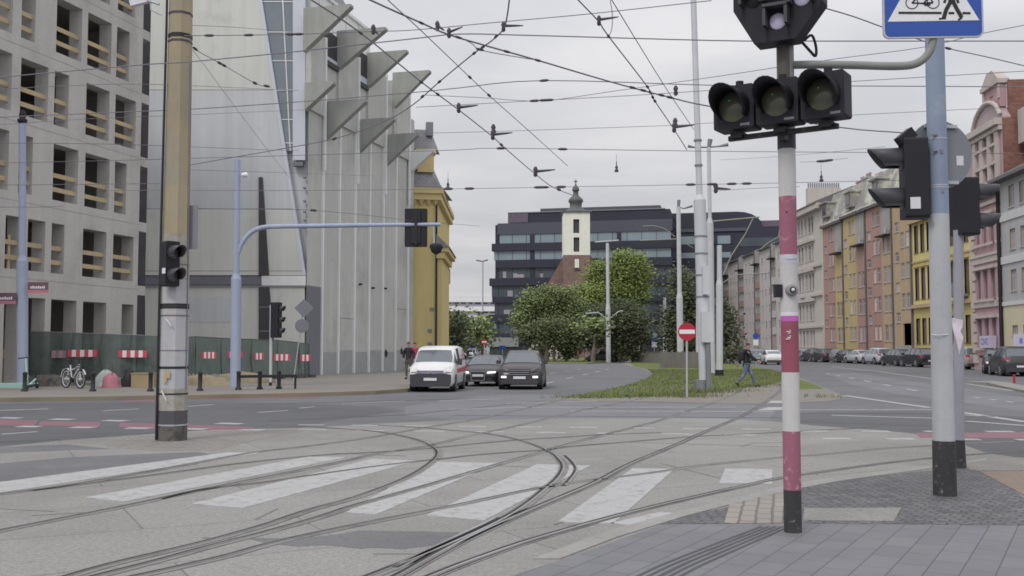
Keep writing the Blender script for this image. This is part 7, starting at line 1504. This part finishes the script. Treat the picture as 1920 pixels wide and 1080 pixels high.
g = G(777, 707, .12); person('person in a crimson jacket partly hidden behind the white van', (g.x, g.y, .12), rad(-60), st_, (mat('crimson_jacket_cloth', Vc('#8f3648'), rough=.9, var=.1), jeans, shoe))
# ================================================================ TREES
M['bark'] = mat('grey_brown_bark', Vc('#57504a'), rough=.95, var=.25, scale=3)
def leafmat(name, h): return mat(name, Vc(h), rough=.8, var=.22, scale=.5, fine=.2, fscale=6, spec=.2)
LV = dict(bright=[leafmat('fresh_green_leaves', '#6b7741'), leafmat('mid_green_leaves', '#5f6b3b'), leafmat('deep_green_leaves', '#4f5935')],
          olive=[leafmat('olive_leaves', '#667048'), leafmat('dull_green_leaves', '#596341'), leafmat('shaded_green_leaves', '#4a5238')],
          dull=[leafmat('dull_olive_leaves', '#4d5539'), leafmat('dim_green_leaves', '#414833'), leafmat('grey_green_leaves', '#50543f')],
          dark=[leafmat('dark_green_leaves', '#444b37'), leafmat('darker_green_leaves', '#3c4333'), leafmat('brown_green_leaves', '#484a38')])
def tree(label, base, blobs, pal, n, leaf, trunk=.3, seed=1, name='tree', cat='tree', nblob=None):
    """blobs: (centre, radius) ellipsoids in metres; the crown is thousands of small leaf faces in clumps on limbs"""
    r = random.Random(seed); t = thing(name, label, cat, base, 0, None); b = Vector(base); mb = MB()
    top = sum((Vector(c) for c, _ in blobs), Vector()) / len(blobs)
    fork = b.lerp(Vector((top.x, top.y, b.z)), .5); fork.z = b.z + (top.z - b.z) * .42
    mb.tube([b, b.lerp(fork, .5) + Vector((r.uniform(-.1, .1), 0, 0)), fork], [trunk, trunk * .8, trunk * .65], 8)
    for c, R_ in blobs:
        c = Vector(c); m_ = fork.lerp(c, .5) + Vector((r.uniform(-.4, .4), r.uniform(-.4, .4), .3)); mb.tube([fork, m_, c + Vector((0, 0, R_[2] * .3))], [trunk * .45, trunk * .28, trunk * .08], 6)
        for _ in range(3):
            e = c + Vector((r.uniform(-.7, .7) * R_[0], r.uniform(-.7, .7) * R_[1], r.uniform(-.3, .7) * R_[2])); mb.tube([m_, m_.lerp(e, .5) + Vector((0, 0, .15)), e], [trunk * .2, trunk * .12, trunk * .04], 5)
    mb.build('trunk', M['bark'], t, True)
    cr = MB(); tot = sum(R_[0] * R_[2] for _, R_ in blobs)
    for c, R_ in blobs:
        c = Vector(c); k = max(4, int(n * R_[0] * R_[2] / tot / 26))
        for _ in range(k):
            d = Vector((r.gauss(0, 1), r.gauss(0, 1), r.gauss(0, 1))).normalized() * r.uniform(.45, 1.16); cc = c + Vector((d.x * R_[0], d.y * R_[1], d.z * R_[2])); cs = r.uniform(.5, 1.15) * max(leaf, .24) * 2.6; mi = r.choice((0, 0, 1, 1, 2)) if d.z > -.2 else r.choice((1, 2, 2))  # underside clumps lean to the deeper leaf tones, shade put into colour
            for _ in range(26):
                p = cc + Vector((r.gauss(0, cs), r.gauss(0, cs), r.gauss(0, cs * .7))); a = Vector((r.gauss(0, 1), r.gauss(0, 1), r.gauss(0, .6))).normalized(); q = a.orthogonal().normalized(); s = leaf * r.uniform(.5, 1.1)
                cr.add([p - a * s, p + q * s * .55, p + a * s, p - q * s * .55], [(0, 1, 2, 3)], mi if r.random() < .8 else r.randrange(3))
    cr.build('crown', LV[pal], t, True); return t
def blob(px, py, rx, ry, Y, dy=0):
    c = P(px, py, Y + dy); k = Y / F; return (tuple(c), (rx * k, min(rx, ry) * k * .9, ry * k))
Y = 128; tree('big fresh green tree in front of the dark office block', (P(1150, 600, Y).x, Y, 0), [blob(1178, 502, 33, 30, Y), blob(1132, 520, 32, 24, Y, 1), blob(1160, 548, 50, 30, Y), blob(1105, 562, 38, 26, Y, -1), blob(1192, 545, 22, 28, Y), blob(1160, 482, 10, 9, Y), blob(1200, 486, 12, 9, Y), blob(1120, 500, 10, 9, Y), blob(1210, 520, 8, 12, Y), blob(1092, 545, 10, 9, Y)], 'bright', 24000, .18, .45, 3)
Y = 124; tree('olive green spreading tree left of the church tower', (P(1025, 600, Y).x, Y, 0), [blob(1010, 568, 32, 26, Y), blob(1050, 566, 28, 24, Y, 1), blob(988, 594, 22, 24, Y), blob(1030, 600, 36, 20, Y), blob(1080, 585, 26, 24, Y, 1), blob(985, 572, 8, 8, Y), blob(1028, 545, 9, 8, Y), blob(1060, 548, 9, 7, Y), blob(975, 604, 9, 10, Y)], 'olive', 18000, .17, .32, 5)
Y = 117; tree('low tree leafed dark as shade under the big fresh green tree', (P(1165, 640, Y).x, Y, 0), [blob(1160, 600, 48, 34, Y), blob(1190, 620, 26, 40, Y), blob(1120, 606, 40, 26, Y), blob(1165, 645, 38, 22, Y), blob(1110, 640, 30, 18, Y)], 'dark', 16000, .18, .25, 7)  # dark leaf colours paint the shade of the big crown's lower half
Y = 116; tree('low tree in dull shade tones with hanging branches under the olive tree', (P(1040, 640, Y).x, Y, 0), [blob(1040, 622, 40, 22, Y), blob(1000, 626, 26, 18, Y), blob(1068, 634, 26, 22, Y)], 'dull', 8000, .18, .2, 8)  # dull leaf colours stand in for shade below the olive crown
Y = 105; tree('dark ragged tree behind the no entry sign and the poles', (P(1290, 640, Y).x, Y, 0), [blob(1280, 540, 22, 42, Y), blob(1305, 580, 24, 44, Y), blob(1262, 610, 22, 38, Y), blob(1300, 640, 30, 26, Y), blob(1265, 645, 22, 22, Y)], 'dark', 6500, .23, .25, 9)
Y = 112; tree('dark conifer like tree just past the clustered poles', (P(1360, 640, Y).x, Y, 0), [blob(1356, 585, 10, 24, Y), blob(1362, 615, 16, 24, Y), blob(1364, 645, 18, 18, Y)], 'dark', 1100, .3, .2, 11)
Y = 110; tree('thin pale trunked tree with a small olive crown by the verge', (P(1112, 660, Y).x, Y, 0), [blob(1108, 612, 16, 12, Y), blob(1124, 608, 12, 12, Y)], 'olive', 420, .3, .3, 13)
for i, (x0, x1, y, h, Yd, pal, lab) in enumerate([(838, 862, 600, 22, 150, 'dark', 'dark tree beside the yellow corner house, nearest to it'), (858, 890, 610, 24, 170, 'olive', 'olive tree below the white slab block'), (885, 922, 612, 24, 165, 'olive', 'olive tree beneath the lone street lamp'), (838, 870, 640, 18, 150, 'dark', 'low dark shrub row behind the far gantry')]):
    c = (x0 + x1) / 2; tree(lab, (P(c, 650, Yd).x, Yd, 0), [blob(c - 6, y, 10, h * .8, Yd), blob(c + 6, y + 6, 11, h * .8, Yd, 1), blob(c, y + 22, 14, h * .8, Yd)], pal, 800, .45, .25, 20 + i)
for i, (x, y, w, h, Yd, lab) in enumerate([(1018, 655, 26, 16, 125, 'dark bush at the foot of the olive tree'), (1060, 662, 18, 10, 118, 'bush behind the mushroom topped post'), (1375, 664, 12, 9, 105, 'dark bush in front of the far flats'), (1155, 664, 30, 10, 122, 'long bush by the grey car on the verge'), (1345, 668, 10, 8, 108, 'small bush at the foot of the clustered poles')]):
    c = P(x, y, Yd); k = Yd / F; tree(lab, (c.x, c.y, 0), [((c.x, c.y, c.z), (w * k * .8, 1.2, h * k * .8))], 'dark', 360, .26, .08, 40 + i, 'bush', 'bush')
# low walls, far hall, church yard
M['lowwall'] = mat('grey_low_wall', Vc('#5f5d5a'), rough=.9, var=.14, scale=1, streak=.15)
a = P(1240, 690, 84); c = P(1322, 690, 80); mb = MB(); mb.bar(Vector((a.x, a.y, .65)), Vector((c.x, c.y, .65)), .25, 1.25)
for k in range(9): p = a.lerp(c, k / 8); mb.box(p.x - .06, p.x + .06, p.y - .16, p.y + .1, .03, 1.36)
tag(mb.build('low_wall', M['lowwall'], None, True), 'low grey slatted wall beside the tracks behind the clustered poles', 'wall')
a = P(1185, 680, 118); c = P(1262, 680, 112); mb = MB(); mb.bar(Vector((a.x, a.y, .6)), Vector((c.x, c.y, .6)), .2, 1.15); mb.bar(Vector((a.x, a.y, 1.2)), Vector((c.x, c.y, 1.2)), .3, .06); tag(mb.build('low_wall', M['lowwall'], None, True), 'long low grey wall running behind the blunt posts', 'wall')
h0 = P(930, 660, 190); h0.z = 0; fh = Face(h0, (1, 0), (0, -1)); t = thing('low_hall', 'low grey concrete hall in front of the dark office block', 'building', h0); mb = MB(); z1 = fh.z(950, 633); z0 = fh.z(950, 650); fh.box(mb, -1.5, 4.2, z0, z1, -8, 0); mb.build('fascia', mat('hall_concrete', Vc('#75777a'), rough=.9, var=.1), t, True); mb = MB(); fh.box(mb, -1.2, 4, 0, z0, -8, -.4); mb.build('recess', M['of_glass2'], t, True)
k0 = P(990, 660, 150); k0.z = 0; t = thing('pale_shed', 'pale ridged shed half hidden under the olive tree', 'building', k0); mb = MB(); pw = 62 * 150 / F; ph = 42 * 150 / F; mb.prism([k0 + V(0, 0, 0), k0 + V(0, 0, ph * .35), k0 + V(pw * .28, 0, ph), k0 + V(pw * .60, 0, ph), k0 + V(pw, 0, ph * .30), k0 + V(pw, 0, 0)], (0, 6, 0)); mb.build('wall', M['h_beige'], t, True)
mb = MB(); mb.box(k0.x + pw * .35, k0.x + pw * .55, k0.y - .05, k0.y, 0, 2.0); mb.build('door', M['th_black'], t, True)
# distant tree line closing the streets
mb = MB(); r = random.Random(5)
for _ in range(3600):
    x = r.uniform(-120, -8) if r.random() < .6 else r.uniform(48, 70); y = r.uniform(300, 330); z = abs(r.gauss(0, 3.2)); s = r.uniform(.4, 1.1); a = V(r.gauss(0, 1), r.gauss(0, 1), r.gauss(0, 1)).normalized(); q = a.orthogonal()
    mb.add([V(x, y, z) - a * s, V(x, y, z) + q * s * .6, V(x, y, z) + a * s, V(x, y, z) - q * s * .6], [(0, 1, 2, 3)], r.randrange(3))
struct(mb.build('treeline', LV['dark'], None, True), 'stuff')
# ================================================================ OVERHEAD WIRES
def zp(px, py, z): 
    r = ray(px, py); t_ = (z - CH) / r.z; return V(r.x * t_, r.y * t_, z)
WG = 'overhead tram wires and their span wires'
def wire(lab, pts, z=None, r=.012, ins=(), clamps=(), name='overhead_wire'):
    ps = [zp(p[0], p[1], z) if len(p) == 2 else P(*p) for p in pts]
    t = thing(name, lab, 'wire', ps[0], 0, WG); mb = MB(); mb.tube(spline(ps, 4) if len(ps) > 2 else ps, r * .68, 5); mb.build('strand', M['wire'], t, True)
    def along(x):
        for a, b, pa, pb in zip(pts, pts[1:], ps, ps[1:]):
            lo, hi = min(a[0], b[0]), max(a[0], b[0])
            if lo <= x <= hi:  # perspective-correct position between the two ends
                f_ = (x - a[0]) / (b[0] - a[0]); f_ = f_ * pa.y / (f_ * pa.y + (1 - f_) * pb.y); return pa.lerp(pb, f_), (pb - pa).normalized()
        return ps[0], (ps[1] - ps[0]).normalized()
    for x in clamps:
        p, d = along(x); k = max(.6, p.y / 16); mb = MB(); mb.tube([p - d * .08 * k, p - d * .04 * k, p + d * .04 * k, p + d * .08 * k], [.010 * k, .022 * k, .022 * k, .010 * k], 7); mb.build('clamp', M['wireclamp'], t, True)
    for x in ins:
        p, d = along(x); k = max(.7, p.y / 16); sd = d.cross(Zv).normalized(); mb = MB(); mb.lathe(p + V(0, 0, -.02), [(.02 * k, -.03 * k), (.036 * k, 0), (.028 * k, .05 * k), (.042 * k, .08 * k), (.02 * k, .13 * k)], 8); s_ = 1 if sd.x > 0 else -1
        mb.tube([p + V(0, 0, .04 * k), p + sd * s_ * .22 * k + V(0, 0, .05 * k), p + sd * s_ * .32 * k + V(0, 0, .055 * k)], [.024 * k, .016 * k, .008 * k], 6); mb.build('insulator', M['wireclamp'], t, True)
    return t
zc = 5.5
wire('thick contact wire slanting from the top edge down behind the three tram lamps', [(640, -30), (690, -2), (790, 43), (839, 64), (916, 87), (1008, 113), (1147, 154), (1254, 182), (1340, 201), (1577, 239), (1693, 249), (1790, 259)], zc, .017, ins=(842,), clamps=(790, 860, 950, 1008, 1186, 1206, 1240, 1256))
wire('thin straight wire slanting down past the middle of the sky', [(700, -28), (725, -2), (790, 58), (881, 145), (916, 178), (999, 252), (1064, 311)], zc, .010, clamps=(881, 917))
wire('contact wire running down to the church cross', [(545, -25), (584, 0), (675, 61), (789, 153), (860, 206), (922, 255), (946, 277), (996, 320), (1035, 350), (1074, 366)], zc, .015, ins=(860, 924, 1004), clamps=(676, 790, 821, 940, 1048))
wire('curving contact wire bending from the top edge toward the triangular brackets', [(958, -30), (955, 0), (950, 35), (943, 56), (920, 78), (890, 99), (823, 154), (776, 195), (720, 228), (627, 260), (512, 282), (420, 298), (348, 311)], zc, .014, ins=(944,), clamps=(930, 905, 889, 824, 792, 627))
wire('contact wire slanting from the top edge to the tallest catenary pole', [(1062, -25), (1084, 0), (1122, 40), (1141, 68), (1214, 163), (1227, 188), (1264, 243), (1288, 281)], zc, .013, ins=(1123, 1264), clamps=(1141, 1214, 1219, 1224, 1228))
wire('thin wire slanting from the top edge just left of the tallest catenary pole', [(1130, -25), (1147, 0), (1192, 74), (1253, 172), (1301, 243)], zc, .009)
wire('short hanging feeder loop beside the slanting contact wire', [(1142, -10, 13.5), (1148, 25, 13.7), (1147, 55, 13.9), (1141, 68, 14.0)], None, .008)
wire('short bypass wire between two clamps below the thick contact wire', [(862, 70), (885, 82), (897, 92), (930, 100), (1008, 113)], 5.45, .009, clamps=(900,))
wire('span wire from the concrete pole with black insulators over the white wall', [(345, 67), (450, 66), (560, 64), (700, 59), (780, 56), (940, 41), (1106, 26), (1334, 1)], 6.5, .010, clamps=(392, 466, 545, 560), ins=(700, 820))
wire('dark cable rising from the left edge and levelling behind the sign arm', [(-120, 157), (0, 145), (260, 122), (354, 116), (543, 98), (780, 72), (860, 64), (980, 66), (1340, 76), (1500, 77), (1760, 77), (1960, 77)], 6.0, .013)
wire('dark cable rising from the left edge through the middle of the brackets', [(-120, 228), (0, 220), (260, 209), (354, 205), (560, 191), (780, 173), (860, 165), (1020, 151), (1340, 160), (1560, 161), (1960, 163)], 6.0, .012, clamps=(1020,))
wire('thin span wire drooping level across the sky below the second cable', [(780, 201), (1002, 189), (1186, 179), (1340, 169), (1480, 161), (1592, 153), (1960, 131)], 6.4, .009, clamps=(1002, 1020, 1029), ins=(1267,))
wire('thin span wire climbing gently to the upper corner above the round sign', [(793, 178), (900, 183), (1015, 189), (1150, 171), (1340, 144), (1472, 124), (1577, 109), (1728, 89), (1845, 62), (1960, 40)], 6.5, .009)
wire('thin span wire crossing level with the three tram lamps', [(780, 250), (943, 246), (1260, 235), (1340, 230), (1592, 216), (1833, 204), (1960, 198)], 6.3, .008, ins=(925, 1266))
wire('cable crossing just under the three tram lamps', [(200, 301), (348, 297), (600, 290), (858, 281), (940, 278), (1290, 283), (1507, 285), (1960, 288)], 6.0, .011, clamps=(940, 1055))
wire('lowest long span wire crossing the church spire', [(200, 357), (340, 357), (600, 357), (860, 354), (1083, 350), (1360, 345), (1507, 342), (1682, 338), (1800, 334)], 6.0, .011, clamps=(880, 1010, 1020, 1052, 1295, 1335, 1372, 1400, 840))
wire('anchored stay with three insulators sloping from the concrete pole collar', [(350, 80, 16.7), (375, 98, 17.2), (417, 121, 18), (480, 157, 19.5), (508, 163, 20)], None, .010, clamps=(366, 412, 420, 478, 500))
wire('faint stay sloping from the collar down across the white wall', [(352, 82, 16.7), (380, 118, 18), (430, 186, 20), (490, 266, 24), (543, 334, 28)], None, .006)
wire('faint upper span wire across the warm white panel', [(340, 47, 17), (440, 51, 19), (549, 60, 22)], None, .007)
wire('faint span wire level with the top of the cool panel', [(-20, 168, 15), (200, 158, 16), (340, 160, 17), (477, 166, 20), (560, 170, 23)], None, .007)
wire('faint span wire crossing the cool panel at mid height', [(-20, 235, 15), (180, 222, 17), (340, 216, 18), (470, 210, 21), (570, 206, 24)], None, .006)
wire('span wire ending at the dark vent of the public building', [(-20, 268, 16), (200, 270, 17), (348, 275, 19), (505, 281, 24), (560, 282, 27)], None, .008)
wire('faint span wire over the lower openings of the unfinished building', [(-20, 306, 15), (120, 303, 16), (300, 299, 18)], None, .007)
wire('low span wire over the fourth row of openings in the unfinished building', [(-20, 347, 15), (120, 346, 16), (300, 344, 18)], None, .008)
wire('low thin wire crossing the street pole top and the unfinished building', [(-20, 388, 15), (80, 388, 16), (120, 386, 17)], None, .007)
wire('signal cable sloping down to the mast arm back board', [(368, 391, 17.5), (460, 392, 21), (585, 394, 27), (700, 405, 33), (760, 412, 37), (830, 418, 40), (900, 424, 46)], None, .012, clamps=(585, 590))
wire('faint wire across the cool panel beside the mast pole top', [(340, 318, 18), (540, 324, 24), (700, 330, 34)], None, .006)
wire('heavy stay running down from the black signal head to the crossing sign', [(1542, 14), (1600, 31), (1658, 52), (1735, 78)], 6.2, .014)
wire('heavy stay leaving an insulator on the thick blue pole toward the edge', [(1775, 90), (1800, 96), (1860, 109), (1960, 133)], 6.2, .013, clamps=(1778,))
wire('faint span wire low over the terraced roofs', [(1350, 300, 40), (1480, 292, 30), (1660, 275, 26)], None, .008)
wire('thin wire with an insulator just past the slim lamp post', [(1338, 358, 40), (1420, 353, 38), (1500, 350, 36)], None, .012, ins=(1342,))
wire('short suspended wire with two small weights near the double lamp arms', [(1500, 304, 34), (1545, 302, 34), (1590, 296, 34)], None, .010, clamps=(1540, 1546, 1553))
# small hanging line markers seen against the sky
for x, y, lab in ((1156, 315, 'small dark hanging marker alone in the sky right of the church spire'), (1540, 333, 'small dark hanging marker above the broad chimney slab'), (840, 347, 'small dark hanging marker right of the yellow corner house')):
    p = P(x, y, 30); t = thing('line_marker', lab, 'marker', p, 0, 'small markers hanging on the wires'); mb = MB(); mb.lathe(p, [(.05, -.12), (.07, -.08), (.03, -.03), (.05, .02), (.015, .08), (.012, .20)], 8); mb.build('marker_body', M['wireclamp'], t, True)
    mb = MB(); mb.cyl(p + V(0, 0, .2), p + V(0, 0, .42), .006, n=4); mb.build('hanger', M['wire'], t, True)
# ================================================================ SKY, LIGHT, CAMERA
w = bpy.data.worlds.new('World'); sc.world = w; w.use_nodes = True; nt = w.node_tree; N = nt.nodes; L = nt.links; N.clear()
out = N.new('ShaderNodeOutputWorld'); bg = N.new('ShaderNodeBackground'); L.new(bg.outputs[0], out.inputs[0])
SUN_EL, SUN_AZ = rad(48), rad(212)
sky = N.new('ShaderNodeTexSky'); sky.sky_type = 'NISHITA'; sky.sun_disc = False; sky.sun_elevation = SUN_EL; sky.sun_rotation = SUN_AZ; sky.dust_density = 4; sky.air_density = 1
tc = N.new('ShaderNodeTexCoord'); sp = N.new('ShaderNodeSeparateXYZ'); L.new(tc.outputs['Generated'], sp.inputs[0])
def mth(op, a, b=None):
    n = N.new('ShaderNodeMath'); n.operation = op
    for i, v in enumerate((a, b)):
        if v is None: continue
        if isinstance(v, (int, float)): n.inputs[i].default_value = v
        else: L.new(v, n.inputs[i])
    return n.outputs[0]
zz_ = mth('ADD', mth('MAXIMUM', sp.outputs[2], 0.0), .10)
cb_ = N.new('ShaderNodeCombineXYZ'); L.new(mth('ADD', mth('DIVIDE', sp.outputs[0], zz_), 3.7), cb_.inputs[0]); L.new(mth('DIVIDE', sp.outputs[1], zz_), cb_.inputs[1])
nz = N.new('ShaderNodeTexNoise'); nz.inputs['Scale'].default_value = 1.15; nz.inputs['Detail'].default_value = 7; nz.inputs['Roughness'].default_value = .52; nz.inputs['Distortion'].default_value = .3; L.new(cb_.outputs[0], nz.inputs['Vector'])
rp = N.new('ShaderNodeValToRGB'); rp.color_ramp.elements[0].position = .38; rp.color_ramp.elements[1].position = .62
rp.color_ramp.elements[0].color = (4.62, 4.69, 4.92, 1); rp.color_ramp.elements[1].color = (5.65, 5.60, 5.72, 1); L.new(nz.outputs['Fac'], rp.inputs[0])
grad = mth('ADD', mth('MULTIPLY', mth('MAXIMUM', sp.outputs[2], 0.0), 1.15), .90)
cl = N.new('ShaderNodeVectorMath'); cl.operation = 'SCALE'; L.new(rp.outputs[0], cl.inputs[0]); L.new(grad, cl.inputs['Scale'])
mx = N.new('ShaderNodeMix'); mx.data_type = 'RGBA'; mx.inputs[0].default_value = .95; L.new(sky.outputs[0], mx.inputs[6]); L.new(cl.outputs[0], mx.inputs[7])
L.new(mx.outputs[2], bg.inputs[0]); bg.inputs[1].default_value = .12
sl = bpy.data.lights.new('overcast_sun', 'SUN'); sl.energy = 1.1; sl.angle = rad(14); sl.color = (1, .97, .93); so_ = bpy.data.objects.new('overcast_sun', sl); COL.objects.link(so_)
so_.rotation_euler = (rad(90) - SUN_EL, 0, rad(180) - SUN_AZ + rad(0)); so_.location = (0, 0, 60)
cam = bpy.data.cameras.new('camera'); cam.sensor_width = 36; cam.lens = 36 * F / 1920; cam.clip_start = .1; cam.clip_end = 3000
co = bpy.data.objects.new('camera', cam); COL.objects.link(co); co.location = (0, 0, CH); co.rotation_euler = (rad(90) + PITCH, 0, 0); sc.camera = co
vs_ = sc.view_settings; vs_.view_transform = 'Standard'; vs_.look = 'None'; vs_.exposure = 0; vs_.gamma = 1; vs_.use_curve_mapping = False
sc.cycles.filter_width = 1.7; sc.cycles.use_denoising = True; sc.cycles.max_bounces = 5; sc.cycles.diffuse_bounces = 3
